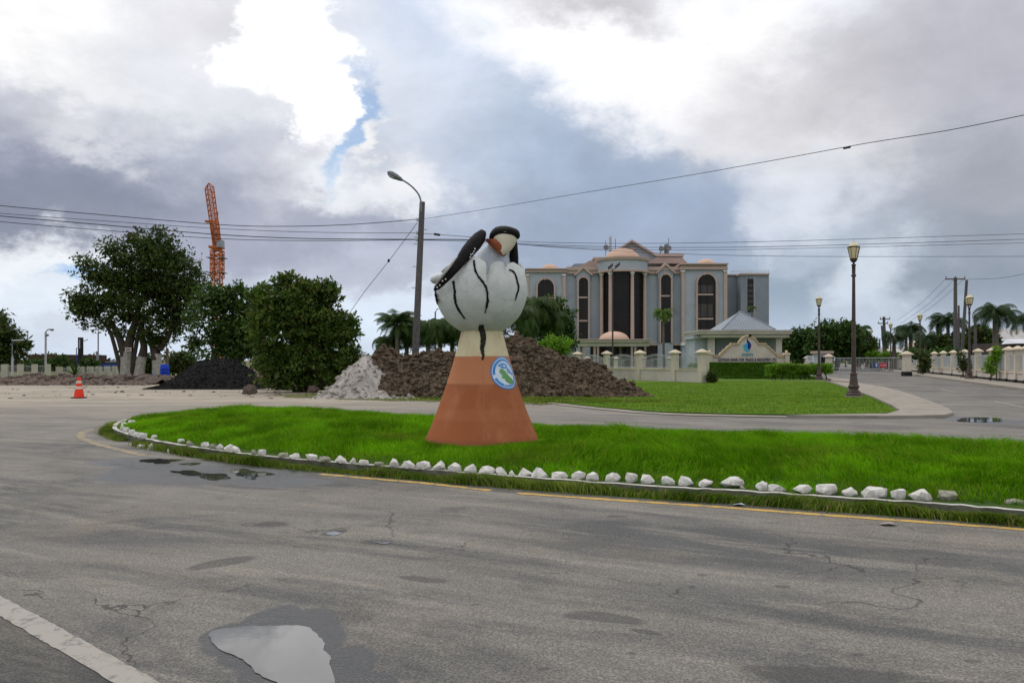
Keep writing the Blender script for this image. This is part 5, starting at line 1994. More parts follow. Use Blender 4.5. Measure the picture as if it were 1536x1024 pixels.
# salmon cornice along the main wall
b = MB()
bbox(b, 849.8, 1022.2, 405, 410.5, -.45, 1)
bbox(b, 849.8, 1022.2, 400, 405, -.7, 1)
b.build('cornice', M['trim'], bk)
b = MB()
bbox(b, 812, 1024, 514, 518, -.35, .0 - .002)
b.build('string_course', M['trim'], bk)
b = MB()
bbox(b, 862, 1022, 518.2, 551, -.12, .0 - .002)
b.build('recess_shade_panel', M['recess'], bk)  # flat slab on the wall; the recess's shade is put into its dark brown
# pilasters with white bases
for (x0, x1, t_, y_) in ((844, 848.5, 411, -1.8), (1022.5, 1027, 405, -1.8), (1086, 1091, 405, -1.8), (790, 793, 411, -1.8)):
    b = MB()
    bbox(b, x0, x1, t_, 514, y_, -1.3)
    p_ = b.build('pilaster', M['trim'], bk)
    b = MB()
    bbox(b, x0 - .8, x1 + .8, 513.9, 518, y_ - .25, -1.28)
    bbox(b, x0 - .6, x1 + .6, t_ + .2, t_ + 2.4, y_ - .15, -1.28)
    b.build('base', M['white'], p_)


def arch(x0, x1, yt, yb, n=14):
    """outline of an arched opening in px, from bottom left over the arch to bottom right"""
    rr = (x1 - x0) / 2
    cx = (x0 + x1) / 2
    pts = [(x0, yb)]
    pts += [(cx - rr * math.cos(math.pi * k / n), yt + rr - rr * math.sin(math.pi * k / n)) for k in range(n + 1)]
    pts += [(x1, yb)]
    return [(bx(a), bz(c)) for a, c in pts]


def arched_window(x0, x1, yt, yb, y, bars, mull, blind=None, frame=2.4):
    b_ = MB()
    b_.vprism(arch(x0, x1, yt, yb), BY + y - .06, BY + y - .004)
    g_ = b_.build('window', M['glass'], bk)
    b_ = MB()
    b_.band(arch(x0 - frame, x1 + frame, yt - frame, yb), arch(x0, x1, yt, yb), BY + y - .55, BY + y - .003)
    bbox(b_, (x0 + x1) / 2 - 1.3, (x0 + x1) / 2 + 1.3, yt - 4.4, yt - .4, y - .7, y - .56)
    b_.build('frame', M['trim'], g_)
    if bars:
        for q in bars:
            b_ = MB()
            bbox(b_, x0 + .1, x1 - .1, q - 1.1, q + 1.1, y - .34, y - .065)
            b_.build('sill', M['trim'], g_)
    if mull:
        b_ = MB()
        for m_ in mull:
            bbox(b_, m_ - .35, m_ + .35, yt + 3, yb, y - .14, y - .062)
        b_.build('mullion', M['mullion'], g_)
    if blind:
        for (c0, c1) in blind:
            b_ = MB()
            bbox(b_, x0 + 1, x1 - 1, c0, c1, y - .085, y - .062)
            b_.build('blind', M['blind'], g_)


arched_window(867.5, 881.5, 417, 513, -.5, (446, 481), (874.5,))
arched_window(990, 1005, 412.6, 514, -.5, (443.7, 480), (997.5,))
arched_window(1043, 1070, 413, 501, -1.5, (441.6, 478), (1051, 1061), ((428, 439), (456, 475), (493, 500)))
arched_window(806, 830, 420, 480, -1.5, (447,), (814, 822))
# gabled bays round the tall windows
for (x0, x1, pk, sh) in ((864, 885, 400, 411), (986, 1009, 395.5, 408)):
    b = MB()
    cx = (x0 + x1) / 2
    b.vprism([(bx(x0), bz(551)), (bx(x1), bz(551)), (bx(x1), bz(sh)), (bx(cx), bz(pk + 2)), (bx(x0), bz(sh))], BY - .5, BY - .003)
    b.build('bay', M['wall'], bk)
    b = MB()
    b.band([(bx(x0 - 3), bz(sh + .5)), (bx(cx), bz(pk - 1)), (bx(x1 + 3), bz(sh + .5))], [(bx(x0 - 3), bz(sh + 4)), (bx(cx), bz(pk + 3.4)), (bx(x1 + 3), bz(sh + 4))], BY - 1.0, BY + 1.5)
    b.build('gable_trim', M['trim'], bk)
# rotunda: glass drum, columns, cornice, dome
RC = (bx(933.5), BY, 0)
RR = 38 / S8
b = MB()
b.lathe((RC[0], RC[1], 0), [(RR - .9, .1), (RR - .9, bz(408))], 48)
ro = b.build('rotunda', M['glass'], bk, True)
b = MB()
for k in range(33):
    a = math.pi + math.pi * k / 32
    x, y = RC[0] + (RR - .88) * math.cos(a), RC[1] + (RR - .88) * math.sin(a)
    b.tube([(x, y, bz(513)), (x, y, bz(409))], .05, 4)
for q in (426, 443, 460, 477, 494):
    b.lathe((RC[0], RC[1], bz(q)), [(RR - .9, -.06), (RR - .82, -.06), (RR - .82, .06), (RR - .9, .06)], 48)
b.build('mullion', M['mullion'], ro)
b = MB()
b.lathe((RC[0], RC[1], 0), [(RR - .5, bz(410.8)), (RR + .25, bz(410.8)), (RR + .25, bz(408)), (RR, bz(407.6)), (RR - .5, bz(407.6))], 64)
b.lathe((RC[0], RC[1], 0), [(RR - .5, bz(394)), (RR + .1, bz(394)), (RR + .35, bz(391)), (RR + .35, bz(389.4)), (RR - 2, bz(389))], 64)
b.build('cornice', M['trim'], bk, True)
b = MB()
b.lathe((RC[0], RC[1], 0), [(RR - .1, bz(407.7)), (RR - .1, bz(393.9))], 64)
b.build('drum', M['wall'], bk, True)
b = MB()
b.ball((RC[0], RC[1], bz(390.2)), 26 / S8, 26 / S8, 17.5 / S8, 40, 24, 0)
dm = b.build('dome', M['dome'], bk, True)
for px in (898, 910, 944.5, 967.5):
    s = max(-.985, min(.985, (px - 933.5) / 38))
    a = -math.acos(s)
    c = (RC[0] + (RR - .42) * math.cos(a), RC[1] + (RR - .42) * math.sin(a), 0)
    b = MB()
    b.lathe(c, [(.36, bz(512)), (.3, bz(411.5))], 14)
    co = b.build('column', M['trim'], bk, True)
    b = MB()
    b.lathe(c, [(.5, bz(516)), (.5, bz(513.6)), (.38, bz(511.6))], 14)
    b.lathe(c, [(.32, bz(414.5)), (.46, bz(412.4)), (.46, bz(411))], 14)
    b.build('base', M['white'], co, True)
# small domes on the end blocks
for (cx, y_, w_, h_) in ((824.5, 404, 13, 8), (1059, 396, 14, 7.5)):
    b = MB()
    b.ball((bx(cx, 6), BY + 6, bz(y_, 6) - .3), w_ / S8 * 1.04, w_ / S8 * 1.04, h_ / S8 * 1.04 + .3, 32, 20, 0)
    b.build('dome', M['dome'], bk, True)
# central attic with pediment and parapets
def bp(px, py, dy): return (bx(px, dy), bz(py, dy))


b = MB()
b.vprism([bp(892, 412, 9), bp(1024, 412, 9), bp(1024, 384, 9), bp(984, 383, 9), bp(948, 361, 9), bp(911, 385, 9), bp(892, 387, 9)], BY + 9, BY + 22)
b.build('attic', M['wall'], bk)
b = MB()
b.band([bp(910, 384, 8), bp(948, 359, 8), bp(985, 381.5, 8)], [bp(910, 386.6, 8), bp(948, 362, 8), bp(985, 384.6, 8)], BY + 8, BY + 22.5)
b.build('gable_trim', M['trim'], bk)
b = MB()
bbox(b, 985, 1026, 380.5, 384.4, 8.1, 22.6)
b.build('parapet', M['trim'], bk)
b = MB()
bbox(b, 890, 910, 385.6, 388.4, 8.1, 22.6)
b.build('parapet', M['trim'], bk)
b = MB()
b.vprism([(bx(948, 9) + .55 * math.cos(k * math.pi / 8), bz(373.5, 9) + .42 * math.sin(k * math.pi / 8)) for k in range(16)], BY + 8.8, BY + 8.99)
b.build('roundel', M['trim'], bk)
b = MB()
b.vprism([bp(970, 395, 5), bp(1032, 395, 5), bp(1024, 387, 5), bp(984, 386, 5)], BY + 5, BY + 8.9)
b.build('roof', M['roof_pink'], bk)
b = MB()
b.vprism([bp(868, 400, 5), bp(898, 400, 5), bp(898, 391, 5), bp(884, 391, 5)], BY + 5, BY + 8.9)
b.build('roof', M['roof_pink'], bk)
b = MB()
b.vprism([bp(856, 400, 9.2), bp(893, 400, 9.2), bp(893, 394.5, 9.2), bp(862, 395.5, 9.2)], BY + 9.2, BY + 16)
b.build('roof', M['roof_metal'], bk)
# entrance portico
b = MB()
bbox(b, 868, 974, 513, 519, -13, -5)
bbox(b, 865, 977, 509.6, 513, -13.6, -4.8)
po = b.build('portico', M['pale_panel'], bk)
b = MB()
bbox(b, 864, 978, 508.2, 509.6, -13.9, -4.7)
b.build('trim', M['trim'], po)
b = MB()
b.ball((bx(921, -9.5), BY - 9.5, bz(509.8, -9.5)), 22.5 / S8 * .93, 22.5 / S8 * .93, 13 / S8 * .93, 40, 24, 0)
b.build('dome', M['dome'], po, True)
for px in (872, 877, 892, 897, 931, 948, 953, 968):
    b = MB()
    yy = -12.6 if px not in (872, 931, 968) else -7
    bbox(b, px - 1.6, px + 1.6, 519, 552, yy - .2, yy + .2)
    b.build('column', M['roof_pink'], po)
# side wing set back on the right
b = MB()
bbox(b, 1090.8, 1111, 413, 552, 6, 24)
bbox(b, 1111.1, 1153.5, 412, 552, 3, 24)
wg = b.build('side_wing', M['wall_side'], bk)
b = MB()
bbox(b, 1090.9, 1111, 411, 413, 5.6, 24.2)
bbox(b, 1110.6, 1154.5, 409.6, 412, 2.6, 24.3)
b.build('cornice', M['trim'], wg)
b = MB()
bbox(b, 1121.5, 1130, 418, 468, 2.88, 2.997)
b.build('window', M['glass'], wg)
for q in (426, 434, 442, 450, 458):
    b = MB()
    bbox(b, 1122.5, 1129, q, q + 4, 2.83, 2.878)
    b.build('blind', M['blind'], wg)
b = MB()
bbox(b, 1131.5, 1132.3, 413, 540, 2.9, 2.998)
bbox(b, 1120, 1120.6, 413, 470, 2.9, 2.998)
b.build('drainpipe', M['pale_steel'], wg)
b = MB()
for k in range(14):
    x = 1097 + 56 * k / 13
    b.tube([(bx(x, 4), BY + 4, bz(410, 4)), (bx(x, 4), BY + 4, bz(405.5, 4))], .03, 4)
b.tube([(bx(1097, 4), BY + 4, bz(405.5, 4)), (bx(1153, 4), BY + 4, bz(405.5, 4))], .03, 4)
b.tube([(bx(1097, 4), BY + 4, bz(407.8, 4)), (bx(1153, 4), BY + 4, bz(407.8, 4))], .03, 4)
b.build('roof_railing', M['pale_steel'], wg)
# aerials on the roof
for (nm, lab, parts) in (('roof_antenna', 'white panel aerial mast on the roof left of the rotunda dome', [(915.6, 355, 388, .28, 'pale_steel'), (908.5, 361, 376, .06, 'steel'), (923, 358, 374, .07, 'steel')]),
                         ('roof_antenna', 'cluster of dark dish aerials on the roof right of the pediment', [(990.5, 368, 382, .09, 'steel'), (997.5, 367, 382, .2, 'steel'), (1000.5, 366, 382, .24, 'steel'), (1003, 357, 382, .07, 'steel')])):
    t = thing(nm, (bx(parts[0][0]), BY + 10, bz(384)), lab, 'antenna')
    for (px, y0, y1, r_, m_) in parts:
        b = MB()
        b.tube([(bx(px, 10), BY + 10, bz(y1 + 8, 10)), (bx(px, 10), BY + 10, bz(y0, 10))], r_, 8)
        b.build('mast', M[m_], t)
    b = MB()
    for (px, y0) in ((908.5, 372), (991, 374), (1002, 373)):
        if abs(px - parts[0][0]) < 15:
            b.lathe((0, 0, 0), [(.0, 0), (.45, .12), (.55, .3)], 14)
            n = 3 * 14
            for i in range(len(b.v) - n, len(b.v)):
                v = b.v[i]
                b.v[i] = (bx(px, 10) + v[0], BY + 9.5 - v[2], bz(y0, 10) + v[1])
    b.build('dish', M['steel'], t)

# flood light mast in front of the bank
fx = X(919, 72)
t = thing('floodlight_mast', (fx, 72, 0), 'thin dark mast with two box floodlights in front of the rotunda', 'floodlight')
b = MB()
b.tube([(fx, 72, 0), (fx, 72, A(0, 404, 72).z)], [.09, .055], 8)
b.build('pole', M['lamp_brown'], t)
for (px, py, tl) in ((915.5, 400, -1), (926, 398.5, 1)):
    c = A(px, py, 72)
    b = MB()
    b.tube([(fx, 72, A(0, 405, 72).z), (c.x, 72, c.z - .12)], .03, 6)
    b.obox((c.x - .22, 71.9), (c.x + .22, 71.9), .22, c.z - .14, c.z + .14)
    for i, v in enumerate(b.v):
        if i >= 12: b.v[i] = (v[0], v[1], v[2] + (v[0] - c.x) * .8)
    b.build('floodlight', M['lamp_brown'], t)


# ------------------------------------------------------------------ gate house behind the name wall
GY = 92.0
gh = thing('gate_house', (X(1120, GY), GY, 0), 'small gate lodge with grey hipped roof and deep pale canopy behind the name wall', 'gate house')
SG = F / GY


def gx(px): return (px - 768) / SG
def gz(py): return H + (HOR - py) / SG


def gbox(b, x0, x1, p0, p1, y0, y1):
    k_ = (GY + y0) / GY
    return b.box(gx(x0) * k_, gx(x1) * k_, GY + y0, GY + y1, H + (gz(p1) - H) * k_, H + (gz(p0) - H) * k_)


b = MB()
gbox(b, 1056, 1184, 500.5, 506, -.6, 7)
gbox(b, 1052, 1188, 496.5, 500.5, -1.0, 7.4)
gbox(b, 1050.5, 1189.5, 494.6, 496.5, -1.15, 7.6)
b.build('canopy', M['pale_panel'], gh)
b = MB()
for k in range(1):
    x0, x1, xc = gx(1082), gx(1163), gx(1122)
    z0, z1 = gz(494.4), gz(464.5)
    b.add([(x0, GY - .2, z0), (x1, GY - .2, z0), (x1, GY + 7, z0), (x0, GY + 7, z0), (xc, GY + 3.4, z1)], [(0, 1, 4), (1, 2, 4), (2, 3, 4), (3, 0, 4), (3, 2, 1, 0)])
rf = b.build('roof', M['roof_metal'], gh)
b = MB()
for k in range(1, 20):                          # standing seams of the front slope
    x = x0 + (x1 - x0) * k / 20
    s = 1 - abs(k - 10) / 10
    b.tube([(x, GY - .2 - .02, z0 + .02), (x, GY - .2 + 3.6 * s - .02, z0 + (z1 - z0) * s + .02)], .025, 4)
for s in (x0, x1):
    b.tube([(s, GY - .22, z0 + .03), (xc, GY + 3.4, z1 + .03)], .07, 5)
b.build('roof_seam', M['roof_metal'], rf)
b = MB()
gbox(b, 1074, 1166, 506, 556, 2.5, 6.5)
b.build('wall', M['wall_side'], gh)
for px in (1068, 1168.5):
    b = MB()
    gbox(b, px - 4.5, px + 4.5, 506, 556, .2, 1.0)
    b.build('column', M['pale_panel'], gh)
b = MB()
gbox(b, 1040, 1062, 503, 508, 1.2, 6)
gbox(b, 1042, 1061, 508, 556, 1.5, 6)
b.build('annexe', M['wall'], gh)
b = MB()
gbox(b, 1155, 1161, 523, 529, 2.4, 2.49)
b.build('window', M['glass'], gh)

# ------------------------------------------------------------------ name wall
NY = 75.0
nw = thing('name_wall', (X(1118, NY), NY, 1.25), 'cream scroll-topped wall carrying navy lettering and a blue flame emblem', 'sign wall')
SN = F / NY


def nx_(px): return (px - 768) / SN
def nz_(py): return H + (HOR - py) / SN


# outline from the close-up (6.98 px per photo px)
zz = lambda x, y: (1040 + x / 6.98, 490 + y / 6.98)
half = [(600, 84), (570, 86), (535, 100), (500, 122), (478, 150), (466, 172), (386, 172), (383, 190), (352, 208), (332, 236), (310, 240), (304, 262), (278, 276), (268, 298), (190, 298)]
left = [zz(*p) for p in half]
cxp = zz(572, 0)[0]
right = [(2 * cxp - a, c) for a, c in left[1:]]
top = left[::-1] + right
outl = [(left[-1][0], 545)] + top + [(right[-1][0], 545)]
b = MB()
b.vprism([(nx_(a), nz_(c)) for a, c in outl], NY - .15, NY + .2)
wl = b.build('panel', M['cream'], nw)
b = MB()
inner = [(cxp + (a - cxp) * .975, c + 1.6) for a, c in top]
b.band([(nx_(a), nz_(c - .6)) for a, c in top], [(nx_(a), nz_(c + 1.3)) for a, c in inner], NY - .24, NY + .26)
b.build('coping', M['moulding'], nw)
for px in (1064.2, 1179.5):
    b = MB()
    b.box(nx_(px - 3.4), nx_(px + 3.4), NY - .3, NY + .3, 1.2, nz_(532))
    e_ = b.build('end_pier', M['cream'], nw)
    b = MB()
    b.box(nx_(px - 4.6), nx_(px + 4.6), NY - .38, NY + .38, nz_(532), nz_(530.2))
    b.box(nx_(px - 3.8), nx_(px + 3.8), NY - .33, NY + .33, nz_(530.2), nz_(529))
    b.ball((nx_(px), NY, nz_(527.3)), .13, .13, .14, 14, 10)
    b.build('cap', M['cream_cap'], e_)
b = MB()
b.box(nx_(1061), nx_(1183), NY - .32, NY + .3, .9, nz_(545))
b.build('plinth', M['black_base'], nw)


def text(body, name, px, py, hpx, width_px, m, parent, y):
    cu = bpy.data.curves.new(name, 'FONT')
    cu.body = body
    cu.align_x = 'CENTER'
    cu.align_y = 'CENTER'
    cu.size = 1
    cu.extrude = .02
    o = bpy.data.objects.new(name, cu)
    COL.objects.link(o)
    bpy.context.view_layer.update()
    dg = bpy.context.evaluated_depsgraph_get()
    me = bpy.data.meshes.new_from_object(o.evaluated_get(dg))
    bpy.data.objects.remove(o)
    co = np.empty(len(me.vertices) * 3)
    me.vertices.foreach_get('co', co)
    co = co.reshape(-1, 3)
    co[:, 0] -= (co[:, 0].min() + co[:, 0].max()) / 2
    co[:, 1] -= (co[:, 1].min() + co[:, 1].max()) / 2
    w_, h_ = np.ptp(co[:, 0]), np.ptp(co[:, 1])
    V = np.column_stack([nx_(px) + co[:, 0] * width_px / SN / w_, np.full(len(co), y) - co[:, 2] * 1.2, nz_(py) + co[:, 1] * hpx / SN / h_])
    V -= np.array(ORI[parent])
    me.vertices.foreach_set('co', V.ravel())
    me.materials.clear()
    return link(name, me, m, parent, ORI[parent])


text('GUYANA BANK FOR TRADE & INDUSTRY LTD.', 'lettering', 1120.5, 539.3, 4.8, 88, M['navy'], nw, NY - .175)
text('GBTI', 'emblem_letters', 1120.3, 531.8, 4.2, 16.0, M['logo_teal'], nw, NY - .175)
fl = [(555, 122), (575, 150), (598, 178), (600, 205), (590, 228), (575, 238), (560, 215), (566, 185), (556, 160)]
fr = [(555, 122), (556, 160), (545, 175), (520, 190), (516, 215), (530, 245), (553, 264), (580, 258), (592, 236), (575, 240), (560, 228), (556, 205), (566, 185), (558, 160)]
for nm, pl, m_, dy in (('flame_emblem', fl, 'logo_navy', .0), ('flame_emblem', fr, 'logo_cyan', -.012)):
    b = MB()
    b.vprism([(nx_(zz(*p)[0]), nz_(zz(*p)[1])) for p in pl], NY - .185 - dy * .5, NY - .151)
    b.build(nm, M[m_], nw)


# ------------------------------------------------------------------ fences
def fence(name, label, pts, post_h, post_w, wall_h, z0, zcap, par, m_post, m_wall, plinth=0.0, bars=True, cap=True, arch_=0.0, rail_h=None, skip=(), panels=False, wide=()):
    t = thing(name, (pts[0][0], pts[0][1], z0), label, 'fence')
    for i, p in enumerate(pts):
        pw = post_w * (1.8 if i in wide else 1)
        nd = (Vector(pts[min(i + 1, len(pts) - 1)]) - Vector(pts[max(i - 1, 0)])).normalized()
        a, c = Vector((p[0], p[1], 0)) - nd.to_3d() * pw / 2, Vector((p[0], p[1], 0)) + nd.to_3d() * pw / 2
        b = MB()
        b.obox(a, c, post_w, z0 - .02, z0 + post_h)
        po = b.build('post', m_post, t)
        if panels:
            b = MB()
            b.obox(a + nd.to_3d() * pw * .25, c - nd.to_3d() * pw * .25, post_w + .05, z0 + .5, z0 + post_h - .35)
            b.build('inset', M['pale_panel'], po)
        if cap:
            b = MB()
            e = nd.to_3d() * .13
            b.obox(a - e, c + e, post_w + .26, z0 + post_h, z0 + post_h + .08)
            k = len(b.v)
            q = [Vector(v) for v in b.v[k - 4:]]
            mc = sum(q, Vector()) / 4
            b.add(q + [mc + (v - mc) * .12 + Vector((0, 0, zcap)) for v in q], [(0, 1, 5, 4), (1, 2, 6, 5), (2, 3, 7, 6), (3, 0, 4, 7), (4, 5, 6, 7)])
            b.build('cap', M['cream_cap'], po)
        if plinth:
            b = MB()
            b.obox(a - nd.to_3d() * .01, c + nd.to_3d() * .01, post_w + .03, z0 - .02, z0 + plinth)
            b.build('plinth', M['black_base'], po)
        if i + 1 < len(pts) and i not in skip:
            q = pts[i + 1]
            dv = (Vector(q) - Vector(p)).to_3d()
            L = dv.length
            u = dv.normalized()
            s0, s1 = Vector((p[0], p[1], 0)) + u * post_w / 2, Vector((q[0], q[1], 0)) - u * post_w / 2
            if wall_h:
                b = MB()
                b.obox(s0, s1, post_w * .5, z0 - .02, z0 + wall_h)
                wo = b.build('wall', m_wall, t)
                b = MB()
                b.obox(s0, s1, post_w * .75, z0 + wall_h, z0 + wall_h + .07)
                b.build('coping', M['cream_cap'], wo)
                if plinth:
                    b = MB()
                    b.obox(s0, s1, post_w * .54, z0 - .02, z0 + plinth * .8)
                    b.build('plinth', M['black_base'], wo)
            if bars:
                b = MB()
                n = max(3, int(L / .16))
                rt = rail_h or post_h - .25
                lo = z0 + wall_h + .16
                for k in range(1, n):
                    f = k / n
                    x = s0.lerp(s1, f)
                    b.tube([(x.x, x.y, lo - .05), (x.x, x.y, z0 + rt + arch_ * math.sin(math.pi * f))], .014, 4, False)
                b.tube([(*s0.xy, lo), (*s1.xy, lo)], .02, 4)
                b.tube([(*s0.lerp(s1, j / 8).xy, z0 + rt - .12 + arch_ * math.sin(math.pi * j / 8)) for j in range(9)], .02, 4)
                b.build('railing', M['rail'], t)
    return t


def on_fence(px, o_, d_):
    """point of the ground line o_+s*d_ seen in column px"""
    k = (px - 768) / F
    s = (k * o_.y - o_.x) / (d_.x - k * d_.y)
    q = o_ + d_ * s
    return (q.x, q.y)


FO = Vector((32.9, 51.7, 0))
pxs = [1640, 1610, 1583, 1560, 1541, 1527, 1513, 1488.5, 1467, 1447, 1430, 1415, 1401.5, 1389, 1378, 1368, 1359]
fpts = [on_fence(p, FO, RD) for p in pxs]
fence('boundary_fence', 'long cream pillared fence with grey railings along the right pavement', fpts, 2.12, .42, .62, .142, .2, None, M['cream'], M['pale_panel'], plinth=.2, panels=False)
pxs = [1349, 1342, 1336, 1330, 1325, 1320.5, 1316, 1312, 1308.5, 1305, 1302, 1299, 1296]
fence('boundary_fence', 'farther stretch of pillared fence beyond the road gate', [on_fence(p, FO, RD) for p in pxs], 2.12, .42, .62, .142, .2, None, M['cream'], M['pale_panel'], plinth=.2)
# fence in front of the bank
bpts = [(X(866, 70), 70), (X(910, 65.5), 65.5), (X(960, 61), 61), (X(1012.5, 57.5), 57.5), (X(1053, 54.6), 54.6)]
fence('bank_fence', 'cream walled fence with arched railings in front of the bank lawn', bpts, 2.06, .42, .86, .03, .2, None, M['cream'], M['pale_panel'], arch_=.32, rail_h=1.75)
b2 = [(X(840, 104), 104), (X(881, 103), 103), (X(924, 102), 102), (X(965, 101), 101), (X(1004, 100), 100)]
fence('bank_fence', 'inner pillared fence farther back, at the foot of the portico', b2, 1.75, .5, .5, .03, .2, None, M['cream'], M['pale_panel'], arch_=.3, rail_h=1.5)
gp = thing('gate_pillar', (X(1060.5, 54.9), 54.9, .03), 'cream capped pillar paired with the last post of the bank fence', 'pillar')
b = MB()
xx = X(1059.5, 55.3)
b.box(xx - .16, xx + .18, 55.2, 55.6, .0, 2.05)
b.build('shaft', M['cream'], gp)
b = MB()
b.box(xx - .24, xx + .26, 55.1, 55.7, 2.05, 2.13)
b.build('cap', M['cream_cap'], gp)

# fence on the far left: cream posts and white pales
lp = [(-28, 69.5), (7.6, 70), (30.7, 70.5), (52, 71), (71.7, 71.5)]
fence('boundary_fence', 'taller cream post fence with white pales at the far left', [(X(a, c), c) for a, c in lp], 1.22, .5, .0, .02, .0, None, M['left_post'], M['left_post'], cap=False, rail_h=1.15)
lp = [(89, 75), (105.7, 76), (121.5, 77.5), (135.4, 79), (148, 80.5), (160.8, 82), (172.8, 83.5), (182.7, 85), (196, 86.5), (205.7, 88), (212, 89)]
fence('boundary_fence', 'lower cream post fence running behind the agave to the limewashed trunks', [(X(a, c), c) for a, c in lp], .96, .44, .0, .02, .0, None, M['left_post'], M['left_post'], cap=False, rail_h=.9)

# ------------------------------------------------------------------ road gate with boards
gl, gr = Vector((X(1243, 98), 98, 0)), Vector((X(1360, 80), 80, 0))
for p, lab, z_ in ((gl, 'cream capped gate pillar left of the road by the hedge', 2.3), (gr, 'cream capped gate pillar with black foot right of the road', 2.45)):
    t = thing('gate_pillar', p, lab, 'pillar', 'pillars of the road gate')
    b = MB()
    b.box(p.x - .32, p.x + .32, p.y - .32, p.y + .32, 0, z_ - .32)
    s_ = b.build('shaft', M['cream'], t)
    b = MB()
    b.box(p.x - .37, p.x + .37, p.y - .37, p.y + .37, 0, .45)
    b.build('plinth', M['black_base'], s_)
    b = MB()
    b.box(p.x - .5, p.x + .5, p.y - .5, p.y + .5, z_ - .32, z_ - .2)
    b.lathe((p.x, p.y, 0), [(.62, z_ - .2), (.1, z_ + .06)], 4, R(45), R(405))
    b.build('cap', M['cream_cap'], t)
gt = thing('road_gate', gl.lerp(gr, .5), 'pale barred metal gate closing the road between two pillars', 'gate')
b = MB()
g0, g1 = gl + Vector((.5, -.3, 0)), gr + Vector((-.5, .3, 0))
for k in range(47):
    q = g0.lerp(g1, k / 46)
    b.tube([(q.x, q.y, .12), (q.x, q.y, 1.85)], .016, 4, False)
for z_ in (.15, .62, 1.85):
    b.tube([(g0.x, g0.y, z_), (g1.x, g1.y, z_)], .03, 5)
b.build('bars', M['rail'], gt)
for (px, w_, m_, lab, hh) in ((1313, 8.5, 'sign_blue', 'blue and white board hanging on the road gate', .42), (1324, 11, 'sign_red', 'red board hanging on the road gate', .42)):
    q = Vector((*on_fence(px, g0, (g1 - g0)), 0))
    t = thing('notice_board', (q.x, q.y - .1, 1.1), lab, 'sign')
    ww = w_ * q.y / F / 2
    b = MB()
    b.box(q.x - ww, q.x + ww, q.y - .14, q.y - .1, .82, 1.3)
    b.build('board', M[m_], t)
    b = MB()
    if m_ == 'sign_blue':
        b.box(q.x - ww * .1, q.x + ww * .35, q.y - .146, q.y - .1405, .9, 1.24)
    else:
        for k in range(6):
            b.box(q.x - ww * .75 + k * ww * .25, q.x - ww * .6 + k * ww * .25, q.y - .146, q.y - .1405, 1.02, 1.12)
    b.build('print', M['sign_white'], t)
# movable barrier standing open on the road
t = thing('crowd_barrier', (X(1280, 72), 72, 0), 'thin grey tubular barrier standing on the road behind the lamp', 'barrier')
b = MB()
for px in (1259, 1302):
    x = X(px, 72)
    b.tube([(x, 72, .02), (x, 72, .95)], .025, 5)
for z_ in (.2, .95):
    b.tube([(X(1259, 72), 72, z_), (X(1302, 72), 72, z_)], .02, 5)
for k in range(1, 12):
    x = X(1259 + 43 * k / 12, 72)
    b.tube([(x, 72, .2), (x, 72, .95)], .009, 4, False)
b.build('frame', M['rail'], t)
# guard hut, signboard
hx = X(1233, 104)
t = thing('guard_hut', (hx, 104, 0), 'small grey guard hut with flat pinkish roof behind the hedge', 'hut')
b = MB()
b.box(hx - .85, hx + .9, 103.2, 105, 0, 2.45)
b.build('wall', M['wall'], t)
b = MB()
b.box(hx - 1.05, hx + 1.1, 102.9, 105.3, 2.45, 2.8)
b.build('roof', M['roof_pink'], t)
b = MB()
b.box(hx - .45, hx + .1, 103.15, 103.197, 1.2, 2.05)
b.build('window', M['glass'], t)
sx_ = X(1214.5, 70)
t = thing('signboard', (sx_, 70, 0), 'small white notice board on a post above the hedge', 'sign')
b = MB()
b.tube([(sx_, 70, 0), (sx_, 70, 1.4)], .035, 6)
b.build('post', M['steel'], t)
b = MB()
c = A(1214.5, 538, 70)
b.box(c.x - .32, c.x + .32, 69.93, 69.97, c.z - .27, c.z + .27)
bo = b.build('board', M['sign_white'], t)
b = MB()
for k, wd in enumerate((.22, .17, .24, .15)):
    b.box(c.x - wd, c.x + wd, 69.92, 69.929, c.z + .15 - k * .1, c.z + .19 - k * .1)
b.build('print', M['steel'], bo)
px_ = X(1211.5, 74)
t = thing('gate_pillar', (px_, 74, 0), 'short cream pillar half hidden behind the white notice board', 'pillar')
b = MB()
b.box(px_ - .2, px_ + .2, 73.8, 74.2, 0, 1.75)
b.build('shaft', M['cream'], t)
b = MB()
b.box(px_ - .3, px_ + .3, 73.7, 74.3, 1.75, 1.83)
b.lathe((px_, 74, 0), [(.36, 1.83), (.05, 2.02)], 4, R(45), R(405))
b.build('cap', M['cream_cap'], t)


